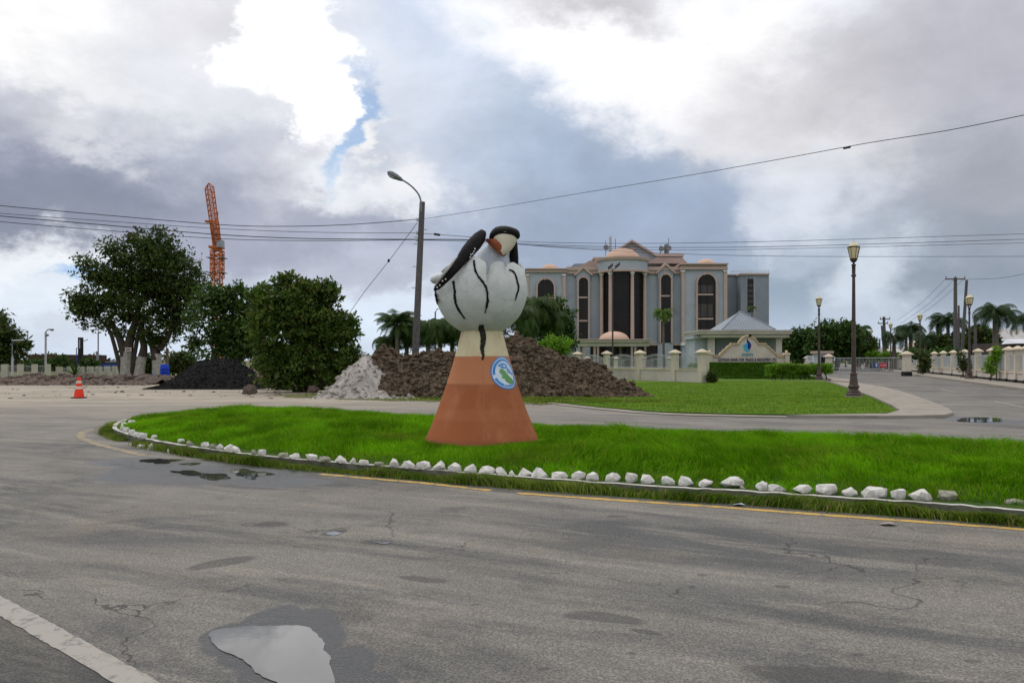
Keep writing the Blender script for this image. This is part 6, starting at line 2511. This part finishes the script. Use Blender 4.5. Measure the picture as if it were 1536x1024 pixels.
# ------------------------------------------------------------------ ornamental lamp posts
def lamp_proto():
    t = thing('street_lamp', (0, 0, 0), 'x', 'street lamp', 'brown ornamental lamp posts')
    b = MB()
    b.lathe((0, 0, 0), [(.36, -.05), (.36, .06)], 24)
    b.build('foot_slab', M['concrete'], t)
    b = MB()
    b.lathe((0, 0, 0), [(.31, .06), (.31, .14), (.27, .18), (.27, .24), (.20, .28), (.185, .36), (.225, .42), (.225, .47), (.185, .50), (.165, .62), (.13, .92), (.15, .95), (.15, .99), (.105, 1.02)], 24)
    b.build('base', M['lamp_brown'], t, True)
    b = MB()
    prof = [(.095, 1.0), (.062, 5.05)]
    b.lathe((0, 0, 0), prof, 16)
    b.lathe((0, 0, 0), [(.062, 5.05), (.10, 5.08), (.10, 5.13), (.07, 5.16), (.075, 5.5), (.10, 5.56), (.06, 5.6)], 16)
    b.build('shaft', M['lamp_brown'], t, True)
    for s in (-1, 1):
        c = Vector((0, s * .24, 5.78))
        b = MB()
        b.tube([(0, 0, 5.35), (0, s * .12, 5.50), (0, s * .22, 5.58), c + Vector((0, 0, -.06))], [.045, .04, .035, .05], 8)
        b.lathe(c, [(.05, -.10), (.10, -.06), (.14, .0), (.13, .02)], 12)
        br = b.build('bracket', M['lamp_brown'], t, True)
        b = MB()
        b.lathe(c, [(.125, .0), (.225, .48)], 6)
        la = b.build('lantern', M['lamp_glass'], t)
        b = MB()
        for k in range(6):
            a = k * math.pi / 3
            b.tube([c + Vector((.13 * math.cos(a), .13 * math.sin(a), 0)), c + Vector((.23 * math.cos(a), .23 * math.sin(a), .48))], .011, 5)
        b.lathe(c, [(.235, .47), (.25, .49), (.25, .52), (.21, .52)], 6)
        b.build('lantern_frame', M['lamp_brown'], la)
        b = MB()
        b.lathe(c, [(.22, .52), (.15, .62), (.06, .70), (.05, .73), (.015, .75), (.012, .84)], 6)
        b.build('lantern_roof', M['lamp_glass'], la)
    return t


LP = lamp_proto()
RA = math.atan2(-RD.x, RD.y)
lamps = [
    (1280.5, G(1280, 597).y, .05, 'tallest nearest brown lamp post on the lawn corner beside the footpath', 0),
    (1228.5, 62, .05, 'brown lamp post rising behind the clipped hedge', .0),
    (1454, 62, .142, 'double headed brown lamp post on the right pavement, nearest on that side', .15),
    (1380, 86.5, .142, 'second brown lamp post along the right pavement, beside the creeper', .0),
    (1336, 108, .142, 'third brown lamp post along the right pavement, beyond the gate pillar', 0),
    (1306, 133, .142, 'fourth brown lamp post of the right pavement, left of the blue board', 0),
    (1285.5, 152, .142, 'small far lamp post seen tight against the main lamp shaft', 0),
    (1268.5, 168, .05, 'far lamp just left of the main lamp shaft, against the trees', 0),
    (1257, 178, .05, 'far lamp in front of the trees, second left of the main shaft', 0),
    (1243.5, 196, .05, 'farthest tiny lamp above the left gate pillar', 0),
]
for i, (px, Y, z_, lab, ex) in enumerate(lamps):
    o = LP if i == 0 else copy_tree(LP)
    o.location = (X(px, Y), Y, z_)
    o.rotation_euler = (0, 0, RA + ex - (.06 if i == 0 else 0))
    o['label'] = lab

# ------------------------------------------------------------------ leaning utility pole with cobra-head light
PY = 42.0
pb, pt = A(620.5, 588, PY), A(633.5, 303, PY)
pb.z = -.1
up = thing('utility_pole', (pb.x, PY, 0), 'leaning dark wooden utility pole with a curved street light arm', 'utility pole')
b = MB()
b.tube([pb.lerp(pt, k / 8) for k in range(9)], [.20 - .055 * k / 8 for k in range(9)], 14)
pole = b.build('pole', M['wood_pole'], up, True)
b = MB()
b.tube([pb.lerp(pt, k / 8 * .16) for k in range(9)], [.212 - .004 * k / 8 for k in range(9)], 14)
b.build('tarred_foot', M['pole_tar'], pole, True)
b = MB()
for py in (330, 345, 356, 366, 400, 432):
    q = pb.lerp(pt, (588 - py) / (588 - 303))
    s_ = 1 if py % 2 else -1
    b.tube([q + Vector((-.15 * s_, -.1, 0)), q + Vector((.34 * s_, -.12, .0))], .018, 5)
b.build('step_bolt', M['steel'], pole)
b = MB()
arm = [A(a, c, PY + d_) for a, c, d_ in ((632, 318, -.2), (631.5, 303, -.2), (628, 292, -.25), (620, 282, -.4), (610, 274, -.6), (602, 269.5, -.7))]
b.tube(spline(arm, 5), .045, 8)
b.build('lamp_arm', M['steel'], up, True)
h0, h1 = A(604, 270.5, PY - .7), A(581, 258, PY - 1.0)
dv = (h1 - h0).normalized()
sd = dv.cross(Vector((0, 1, 0))).normalized()
b = MB()
b.loft([(h0.lerp(h1, f), sd * w1_, Vector((0, w2_, 0))) for f, w1_, w2_ in ((0, .05, .06), (.12, .10, .13), (.4, .15, .19), (.7, .165, .21), (.9, .12, .15), (1, .03, .04))], 16)
lh = b.build('lamp_head', M['steel'], up, True)
b = MB()
b.loft([(h0.lerp(h1, f) - sd * (-.07 if sd.z < 0 else .07), sd * w1_, Vector((0, w2_, 0))) for f, w1_, w2_ in ((.35, .05, .08), (.5, .11, .16), (.75, .12, .17), (.92, .05, .08))], 14)
b.build('lamp_lens', M['pale_steel'], lh, True)
b = MB()
for py in (330, 350, 360):
    q = pb.lerp(pt, (588 - py) / 285)
    b.lathe(q + Vector((-.2, -.12, 0)), [(.05, -.08), (.065, 0), (.05, .08)], 8)
b.build('insulator', M['pale_steel'], up)


def cable(pts, r_, label, name='overhead_cable', n=14, group='overhead cables'):
    pts = [Vector(p) for p in pts]
    sp = spline(pts, n)
    if abs(pts[0].x) > pts[0].y * .62:         # runs on to the next pole outside the view
        sp.insert(0, sp[0] + (sp[0] - sp[2]).normalized() * 30)
    if abs(pts[-1].x) > pts[-1].y * .62:
        sp.append(sp[-1] + (sp[-1] - sp[-3]).normalized() * 30)
    b_ = MB()
    b_.tube(sp, r_, 5)
    o_ = sp[0]
    return tag(b_.build(name, M['cable'], None, True, origin=o_), label, 'cable', group)


cable([A(-60, 302, 38), A(0, 308.5, 38.3), A(150, 322, 39), A(330, 337, 40.2), A(430, 339.5, 40.8), A(530, 336.5, 41.3), A(626, 329, 42)], .019, 'topmost black cable left of the leaning pole, sagging over the crane')
cable([A(-60, 314, 38), A(0, 320, 38.3), A(150, 331, 39), A(330, 343, 40.2), A(480, 348.5, 41), A(624, 349.5, 42)], .013, 'thin cable second from the top left of the leaning pole')
cable([A(-60, 318, 38.2), A(0, 324, 38.4), A(150, 337, 39), A(330, 352, 40.2), A(470, 358, 41), A(624, 359, 42)], .022, 'thick lower cable left of the leaning pole')
cable([A(-60, 327, 38.3), A(0, 332.5, 38.5), A(150, 345, 39.2), A(330, 358, 40.3), A(480, 361, 41), A(624, 359.5, 42)], .016, 'lowest black cable left of the leaning pole')
cable([A(632, 329, 42), A(740, 312, 39), A(870, 290, 35), A(1020, 265.5, 30), A(1180, 237, 26), A(1300, 215, 23), A(1420, 196, 21), A(1545, 171, 19)], .011, 'single cable rising to the upper right corner from the pole')
b = MB()
q0, q1 = A(1266, 222.5, 23.8), A(1275, 220.5, 23.5)
b.tube([q0, q1], .035, 8)
tag(b.build('cable_splice', M['cable'], origin=q0), 'dark splice sleeve on the cable rising to the right', 'cable splice')
cable([A(632, 350, 42), A(700, 355, 42.5), A(800, 363, 43.5), A(980, 365, 45), A(1200, 361, 47), A(1545, 350.5, 50)], .014, 'highest of the cables crossing the sky above the bank')
cable([A(632, 359, 42), A(700, 359.5, 42.5), A(800, 366.5, 43.5), A(980, 371, 45), A(1200, 369, 47), A(1545, 358.5, 50)], .016, 'second cable crossing above the bank')
cable([A(632, 359.5, 42.1), A(720, 361, 42.5), A(800, 368, 43.6), A(980, 375, 45.1), A(1200, 372.5, 47.1), A(1545, 364, 50)], .013, 'third cable crossing above the bank')
cable([A(632, 360, 42.2), A(740, 364, 42.5), A(850, 372, 44), A(1000, 380, 45), A(1200, 384.5, 47.1), A(1545, 384.5, 50)], .013, 'lowest cable crossing above the bank and the near lamp')
b = MB()
q0, q1 = A(651, 351, 42.1), A(660, 352.5, 42.2)
b.tube([q0, q1], .06, 8)
tag(b.build('cable_splice', M['cable'], origin=q0), 'dark sleeve on a cable just right of the leaning pole', 'cable splice')
cable([A(626, 334, 41.8), A(585, 389, 42.5), A(545, 440, 43.2), A(505, 497, 44), A(460, 560, 45)], .014, 'steel guy wire slanting down from the leaning pole', 'guy_wire', 6, 'guy wires')
b = MB()
q0 = A(583, 391, 42.5)
b.ball(q0, .07, .07, .09, 10, 8)
tag(b.build('guy_insulator', M['cable'], origin=q0), 'dark knob insulator on the slanting guy wire', 'insulator')


# far poles on the right
def far_pole(px, y1, Y, r_, lab, px_top=None, arms=(), g_='far utility poles on the right'):
    pb_, pt_ = A(px, 552, Y), A(px_top if px_top is not None else px, y1, Y)
    pb_.z = 0
    t_ = thing('utility_pole', pb_, lab, 'utility pole', g_)
    b_ = MB()
    b_.tube([pb_, pb_.lerp(pt_, .5), pt_], [r_, r_ * .88, r_ * .75], 9)
    b_.build('pole', M['wood_pole'], t_, True)
    for (ya, x0_, x1_) in arms:
        b_ = MB()
        a_, c_ = A(x0_, ya, Y - .2), A(x1_, ya, Y - .2)
        b_.tube([a_, c_], .09, 5)
        for f in (.03, .5, .97):
            q_ = a_.lerp(c_, f)
            b_.lathe(q_, [(.07, .05), (.05, .35)], 6)
        b_.build('crossarm', M['wood_pole'], t_)
    return t_


far_pole(1433, 416, 98, .26, 'tall far pole with a wide crossarm right of the second lamp', arms=((418.5, 1418, 1448),))
far_pole(1441, 420, 100, .22, 'leaning far pole crossing behind the double headed lamp', 1450)
far_pole(1438, 458, 102, .16, 'short dark pole between the crossarm pole and leaning pole')
far_pole(1463, 472, 96, .2, 'bare pole stub right of the double headed lamp')
far_pole(1330, 475, 128, .26, 'far pole with two crossarms left of the third lamp', 1325.5, arms=((485, 1317, 1332), (478.5, 1320, 1335)))
far_pole(1328, 488, 130, .2, 'pole leaning against the double crossarm pole', 1322.5)
far_pole(1311, 505, 180, .3, 'distant pole with crossarm near the road end', arms=((506.5, 1306, 1316),))
far_pole(1319.5, 508, 175, .2, 'distant bare pole beside the road end')
far_pole(1237, 485, 135, .24, 'far pole with crossarm among the trees above the guard hut', arms=((485.5, 1232.5, 1242),))
for i, (x0_, x1_, y1_) in enumerate(((1419, 1346, 480), (1433, 1350, 486), (1447, 1352, 490))):
    cable([A(x0_, 417.5, 97.8), A((x0_ + x1_) / 2, (417.5 + y1_) / 2 + 5, 112), A(x1_, y1_, 126)], .018, ('left', 'middle', 'right')[i] + ' thin cable descending from the wide crossarm pole', n=8, group='thin cables between far poles')
cable([A(1450, 419, 98), A(1500, 417, 85), A(1545, 409, 75)], .02, 'thin far cable leaving the crossarm pole to the right edge', n=8, group='thin cables between far poles')


# ------------------------------------------------------------------ traffic cone
cp = G(118.5, 597)
tc_ = thing('traffic_cone', cp, 'red orange traffic cone with two pale bands standing on the sandy road', 'traffic cone')
b = MB()
b.prism([(cp.x + .31 * math.cos(R(a)), cp.y + .31 * math.sin(R(a))) for a in (38, 52, 128, 142, 218, 232, 308, 322)], .005, .045)
b.build('foot', M['cone_foot'], tc_)
b = MB()
b.lathe(cp, [(.21, .045), (.205, .06), (.16, .30), (.067, .86), (.062, .885), (.045, .885)], 28)
bd = b.build('body', M['cone_red'], tc_, True)
b = MB()
b.lathe(cp, [(.146, .39), (.129, .50)], 28)
b.lathe(cp, [(.108, .63), (.090, .74)], 28)
b.build('band', M['cone_band'], bd, True)

# ------------------------------------------------------------------ tower crane
CY = 260.0
k = CY / F
crn = thing('tower_crane', (X(326, CY), CY, 0), 'tall orange tower crane with raised jib beyond the trees', 'crane')


def lattice(b_, p0, p1, w0, w1, n, r_=.12, rd=.07):
    p0, p1 = Vector(p0), Vector(p1)
    ax = (p1 - p0).normalized()
    s1_ = ax.cross(Vector((0, 1, 0))).normalized()
    s2_ = ax.cross(s1_).normalized()
    def cor(i):
        f = i / n
        w_ = (w0 + (w1 - w0) * f) / 2
        c_ = p0.lerp(p1, f)
        return [c_ + s1_ * w_ * a + s2_ * w_ * e for a, e in ((1, 1), (1, -1), (-1, -1), (-1, 1))]
    for i in range(n):
        a, c = cor(i), cor(i + 1)
        for j in range(4):
            b_.tube([a[j], c[j]], r_, 4, False)
            b_.tube([a[j], a[(j + 1) % 4]], rd, 4, False)
            if i % 2: b_.tube([a[j], c[(j + 1) % 4]], rd, 4, False)
            else: b_.tube([a[(j + 1) % 4], c[j]], rd, 4, False)
    e = cor(n)
    for j in range(4): b_.tube([e[j], e[(j + 1) % 4]], rd, 4, False)


b = MB()
lattice(b, A(326, 552, CY), A(325.8, 376, CY), 2.5, 2.5, 28, .17, .1)
b.build('mast', M['crane'], crn)
b = MB()
lattice(b, A(325.8, 417, CY), A(325.8, 376, CY), 3.3, 3.3, 6, .2, .12)
b.build('climbing_frame', M['crane'], crn)
b = MB()
for py in (387, 409):
    b.box(X(313, CY), X(322, CY), CY - 2.2, CY + 2.2, A(0, py, CY).z - .1, A(0, py, CY).z + .1)
    b.box(X(330, CY), X(338, CY), CY - 2.2, CY + 2.2, A(0, py, CY).z - .1, A(0, py, CY).z + .1)
b.build('platform', M['steel'], crn)
b = MB()
b.box(X(316, CY), X(334, CY), CY - 2, CY + 2, A(0, 373, CY).z, A(0, 369.5, CY).z)
b.lathe((X(326, CY), CY, 0), [(1.5, A(0, 376, CY).z), (1.5, A(0, 373, CY).z)], 16)
b.build('slewing_deck', M['crane'], crn)
b = MB()
b.box(X(330, CY), X(338.5, CY), CY - 3, CY - 1, A(0, 372.5, CY).z, A(0, 362, CY).z)
b.build('cab', M['crane_cab'], crn)
b = MB()
lattice(b, A(326, 369.5, CY), A(321, 332, CY - 3), 1.9, 2.0, 7, .22, .14)
b.build('a_frame', M['crane'], crn)
b = MB()
lattice(b, A(325.8, 368, CY - 1), A(314, 282, CY - 12), 1.9, 2.0, 22, .16, .085)
lattice(b, A(314, 282, CY - 12), A(313.2, 275, CY - 13), 2.0, .2, 1, .16, .085)
b.build('jib', M['crane'], crn)
b = MB()
b.tube([A(324, 335, CY + 2), A(326.5, 318, CY + 2)], .3, 5)
b.box(X(314, CY), X(321, CY), CY - 4, CY - 2, A(0, 336, CY).z, A(0, 333.5, CY).z)
b.tube([A(326, 369, CY), A(329, 340, CY + 3), A(324, 333, CY)], .25, 5)
b.build('counter_arm', M['crane'], crn)


# ------------------------------------------------------------------ left background
def mast_light(px, y_top, y_bot, Y, r_, arm, lab, heads, m_='pale_steel'):
    p0, p1 = A(px, y_bot, Y), A(px, y_top, Y)
    p0.z = 0
    t_ = thing('street_light', p0, lab, 'street light', 'lights at the left edge of the view')
    b_ = MB()
    pts_ = [p0, p0.lerp(p1, .5), p1] + [A(a, c, Y) for a, c in arm]
    b_.tube(pts_, [r_] * 3 + [r_ * .7] * len(arm), 7)
    b_.build('pole', M[m_], t_, True)
    for (a, c, w_, h_) in heads:
        q_ = A(a, c, Y)
        s_ = Y / F
        b_ = MB()
        b_.loft([(q_ + Vector((w_ * s_ * f, 0, 0)), Vector((0, 0, h_ * s_ * e)), Vector((0, h_ * s_ * e * 1.4, 0))) for f, e in ((-.5, .3), (-.3, .9), (.2, 1), (.5, .5))], 10)
        b_.build('lamp_head', M['steel'], t_, True)


mast_light(18.7, 510.5, 566, 66, .09, [(35, 510)], 'pale square-armed pole light left of the fence', [(33, 510.5, 8, 1.0)])
mast_light(41.5, 496, 545, 120, .09, [(36, 494.5), (26, 493)], 'thin far pole light with arm bent to the left', [(27, 493.2, 5, .8)])
mast_light(68.5, 498, 560, 80, .10, [(71, 494.5), (76, 493.5)], 'pole light with two dark heads in front of the rusty roof', [(78, 494.5, 5, 1.9), (71, 502.5, 4, 1.8)])
mast_light(147.3, 498, 548, 110, .09, [(149, 497)], 'thin far pole light left of the tallest tree', [(150, 498.5, 4, 1.3)], 'steel')
mast_light(145.6, 528, 548, 108, .12, [], 'short post with a box halfway beside the thin far light', [(145.8, 528.5, 3.5, 2.4)], 'steel')
mast_light(653, 468, 552, 90, .09, [(655.5, 463.5)], 'far lamp on a thin pole just left of the egg', [(656.5, 463.5, 3, .9)], 'steel')

tw = thing('pylon_sign', (X(121, 96), 96, 0), 'tall narrow black pylon sign on a pale post behind the left fence', 'sign')
b = MB()
b.tube([(X(119.3, 96), 96, 0), (X(119.3, 96), 96, A(0, 532, 96).z)], .10, 8)
b.build('post', M['pale_steel'], tw)
b = MB()
b.box(X(117.8, 96), X(124.2, 96), 95.85, 96.15, A(0, 546, 96).z, A(0, 506, 96).z)
pn = b.build('panel', M['black_base'], tw)
b = MB()
for kk in range(7):
    b.box(X(119.8, 96), X(121.4, 96), 95.8, 95.845, A(0, 522 - kk * 1.9, 96).z, A(0, 520.9 - kk * 1.9, 96).z)
b.build('print', M['sign_white'], pn)
b = MB()
b.tube([A(124, 509.5, 96), A(127, 511, 96), A(132, 509, 96)], .05, 5)
b.build('bracket', M['steel'], tw)
lf = thing('steel_frame', (X(116, 97), 97, 0), 'blue grey steel ladder frame left of the pylon sign', 'frame')
b = MB()
for px in (114.6, 118):
    b.tube([(X(px, 97), 97, 0), (X(px, 97), 97, A(0, 522, 97).z)], .05, 5)
for py in (522, 530, 538):
    b.tube([A(114.6, py, 97), A(118, py, 97)], .04, 5)
b.build('ladder', M['blue_sheet'], lf)

hb = thing('low_building', (X(80, 112), 112, 0), 'long low building with a rusty dark red flat roof behind the left fence', 'building')
b = MB()
b.box(X(46, 112), X(114, 112), 112, 120, 0, A(0, 539, 112).z)
b.build('wall', M['hutwall'], hb)
b = MB()
b.box(X(47, 111.6), X(109, 111.6), 111, 121, A(0, 539, 112).z, A(0, 531.8, 112).z)
b.box(X(100, 111.6), X(115.5, 111.6), 111.2, 120.8, A(0, 542.5, 112).z, A(0, 538, 112).z - .02)
b.build('roof', M['rustroof'], hb)
ho = thing('hoarding', (X(160, 118), 118, 0), 'long dark blue site hoarding behind the lower cream fence', 'hoarding')
b = MB()
for kk in range(14):
    x0_, x1_ = X(99 + 106 * kk / 14, 118), X(99 + 106 * (kk + .985) / 14, 118)
    b.box(x0_, x1_, 118 + .05 * (kk % 2), 118.1 + .05 * (kk % 2), 0, A(0, 545.6, 118).z)
b.build('sheets', M['blue_sheet'], ho)
b = MB()
b.box(X(99, 118), X(205, 118), 118.2, 118.3, A(0, 546.5, 118).z, A(0, 546.1, 118).z)
b.build('rail', M['steel'], ho)
h2 = thing('low_building', (X(165, 140), 140, 0), 'grey roofed shed row peeping over the blue hoarding', 'building')
b = MB()
b.box(X(120, 140), X(186, 140), 140, 148, 0, A(0, 543, 140).z)
b.build('wall', M['hutwall'], h2)
b = MB()
b.vprism([(X(118, 140), A(0, 543.2, 140).z), (X(188, 140), A(0, 543.2, 140).z), (X(184, 140), A(0, 541, 140).z), (X(124, 140), A(0, 541, 140).z)], 139.5, 148.5)
b.build('roof', M['roof_metal'], h2)
h3 = thing('low_building', (X(5, 112), 112, 0), 'dark low roof behind the fence at the left edge', 'building')
b = MB()
b.box(X(-40, 112), X(36, 112), 112, 120, 0, A(0, 543, 112).z)
b.build('wall', M['hutwall'], h3)
b = MB()
b.box(X(-42, 111.5), X(38, 111.5), 111.3, 121, A(0, 543, 112).z, A(0, 540.8, 112).z)
b.build('roof', M['rustroof'], h3)
# board nailed to the tree
q = A(192.5, 524, 69.3)
t = thing('tree_sign', q, 'small weathered wooden board nailed on the tallest tree trunk', 'sign')
b = MB()
b.box(q.x - .28, q.x + .28, q.y - .03, q.y, q.z - .17, q.z + .17)
b.build('board', M['pale_panel'], t)
b = MB()
b.box(q.x - .2, q.x + .2, q.y - .036, q.y - .031, q.z - .06, q.z + .06)
b.build('print', M['rubble'], t)
# blue covered crate, blue bag, timber frame
bxp = X(247, 66)
t = thing('water_tank', (bxp, 66, 0), 'upright bright blue covered tank at the foot of the right limewashed trunk', 'tank')
b = MB()
b.loft([((bxp, 66, z_), (w_, 0, 0), (0, w_ * .8, 0)) for z_, w_ in ((-.02, .36), (.15, .38), (.8, .36), (1.15, .35), (1.24, .3), (1.28, .1))], 18)
b.build('body', M['blue'], t, True)
b = MB()
for z_ in (.3, .6, .9):
    b.lathe((bxp, 66, z_), [(.37, -.03), (.40, 0), (.37, .03)], 18)
b.build('ribs', M['blue'], t, True)
t = thing('bundle', (X(229, 65), 65, 0), 'small blue bundle on the rubble left of the covered tank', 'bundle')
b = MB()
b.ball((X(229, 65), 65, .3), .24, .2, .17, 14, 10)
b.build('body', M['blue'], t, True)
t = thing('timber_frame', (X(250, 72), 72, 0), 'yellowish timber post with a short crosspiece behind the blue tank', 'timber frame')
b = MB()
b.tube([(X(250.5, 72), 72, 0), (X(251, 72), 72, A(0, 522, 72).z)], .11, 7)
b.build('post', mat('raw_timber', (.30, .22, .12), (.22, .16, .09), 4, .9), t)
b = MB()
b.tube([A(240, 524.5, 72), A(252, 524.5, 72)], .05, 6)
b.build('crosspiece', M['steel'], t)
t = thing('cement_post', (X(210, 71.5), 71.5, 0), 'pale squat concrete block post between the limewashed trunks', 'post')
b = MB()
b.box(X(205, 71.5), X(213, 71.5), 71.3, 71.8, 0, A(0, 550, 71.5).z)
b.build('block', M['left_post'], t, bevel=.03)

# ------------------------------------------------------------------ houses beyond the right fence
HY = 116.0
hs = thing('house', (X(1510, HY), HY, 0), 'white gabled house with pale tin roof behind the right fence', 'house')
b = MB()
gx0, gx1 = X(1474, HY), X(1492, HY)
b.vprism([(gx0, 0), (X(1500, HY), 0), (X(1500, HY), A(0, 500, HY).z), (X(1479, HY), A(0, 495, HY).z), (gx0, A(0, 514, HY).z)], HY, HY + .3)
b.box(gx0, X(1600, HY), HY + .3, HY + 9, 0, A(0, 511, HY).z)
b.build('wall', M['house_white'], hs)
b = MB()
b.add([(X(1480, HY), HY - .3, A(0, 494, HY).z), (X(1620, HY), HY - .3, A(0, 492, HY).z), (X(1620, HY), HY - 2.5, A(0, 511, HY - 2.5).z), (X(1494, HY), HY - 2.5, A(0, 513, HY - 2.5).z),
       (X(1480, HY), HY + 5, A(0, 494, HY).z), (X(1620, HY), HY + 5, A(0, 492, HY).z)], [(0, 3, 2, 1), (0, 1, 5, 4)])
b.build('roof', M['house_roof'], hs)
for px in (1478.5, 1482.5, 1486.5):
    b = MB()
    b.box(X(px - 1.1, HY), X(px + 1.1, HY), HY - .08, HY - .003, A(0, 526, HY).z, A(0, 515, HY).z)
    b.build('window', M['glass'], hs)
b = MB()
b.band([(X(1470.5, HY), A(0, 516, HY).z), (X(1480, HY), A(0, 493.5, HY).z)], [(X(1472, HY), A(0, 517, HY).z), (X(1481, HY), A(0, 496, HY).z)], HY - .4, HY + .4)
b.build('bargeboard', M['steel'], hs)
h2 = thing('house', (X(1530, 96), 96, 0), 'shed with shiny new zinc roof at the right edge', 'house')
b = MB()
b.box(X(1508, 96), X(1590, 96), 96, 103, 0, A(0, 514, 96).z)
b.build('wall', M['hutwall'], h2)
b = MB()
b.add([(X(1513, 96), 96.5, A(0, 508.5, 96.5).z), (X(1600, 96), 96.5, A(0, 507.5, 96.5).z), (X(1600, 96), 94.8, A(0, 515, 94.8).z), (X(1518, 96), 94.8, A(0, 515, 94.8).z), (X(1502, 96), 96, A(0, 516, 96).z)], [(0, 4, 3), (0, 3, 2, 1)])
b.build('roof', M['roof_shiny'], h2)
h3 = thing('house', (X(1352, 128), 128, 0), 'low house with pale hipped roof behind the far palms', 'house')
b = MB()
b.box(X(1336, 128), X(1372, 128), 128, 136, 0, A(0, 529, 128).z)
b.build('wall', M['house_white'], h3)
b = MB()
b.add([(X(1332, 128), 127.5, A(0, 530, 128).z), (X(1376, 128), 127.5, A(0, 530, 128).z), (X(1376, 128), 137, A(0, 530, 128).z), (X(1332, 128), 137, A(0, 530, 128).z), (X(1348, 128), 132, A(0, 518.5, 128).z), (X(1362, 128), 132, A(0, 518.5, 128).z)],
      [(0, 1, 5, 4), (1, 2, 5), (2, 3, 4, 5), (3, 0, 4)])
b.build('roof', M['house_roof'], h3)
h4 = thing('house', (X(1396, 126), 126, 0), 'house with brick red roof hidden among the garden palms', 'house')
b = MB()
b.box(X(1388, 126), X(1410, 126), 126, 132, 0, A(0, 519, 126).z)
b.build('wall', M['house_white'], h4)
b = MB()
b.vprism([(X(1386, 126), A(0, 519.2, 126).z), (X(1412, 126), A(0, 519.2, 126).z), (X(1404, 126), A(0, 511, 126).z), (X(1394, 126), A(0, 511, 126).z)], 125.5, 132.5)
b.build('roof', M['trim'], h4)

# low far woodland along the horizon
r = np.random.default_rng(77)
n = 700
C = np.column_stack([np.linspace(-330, 330, n) + r.normal(0, 1, n), 300 + r.normal(0, 6, n), r.random(n) ** 1.2 * (3.0 + 2.5 * VNA(np.linspace(0, 40, n), np.zeros(n)))])
V, Fc = leaves(C, np.full(n, 1.6), 22, 1.5, 78)
tag(np_mesh('woodland', V, Fc, M['leaf_dark']), 'low dark line of far woodland along the horizon', 'woodland', kind='stuff')
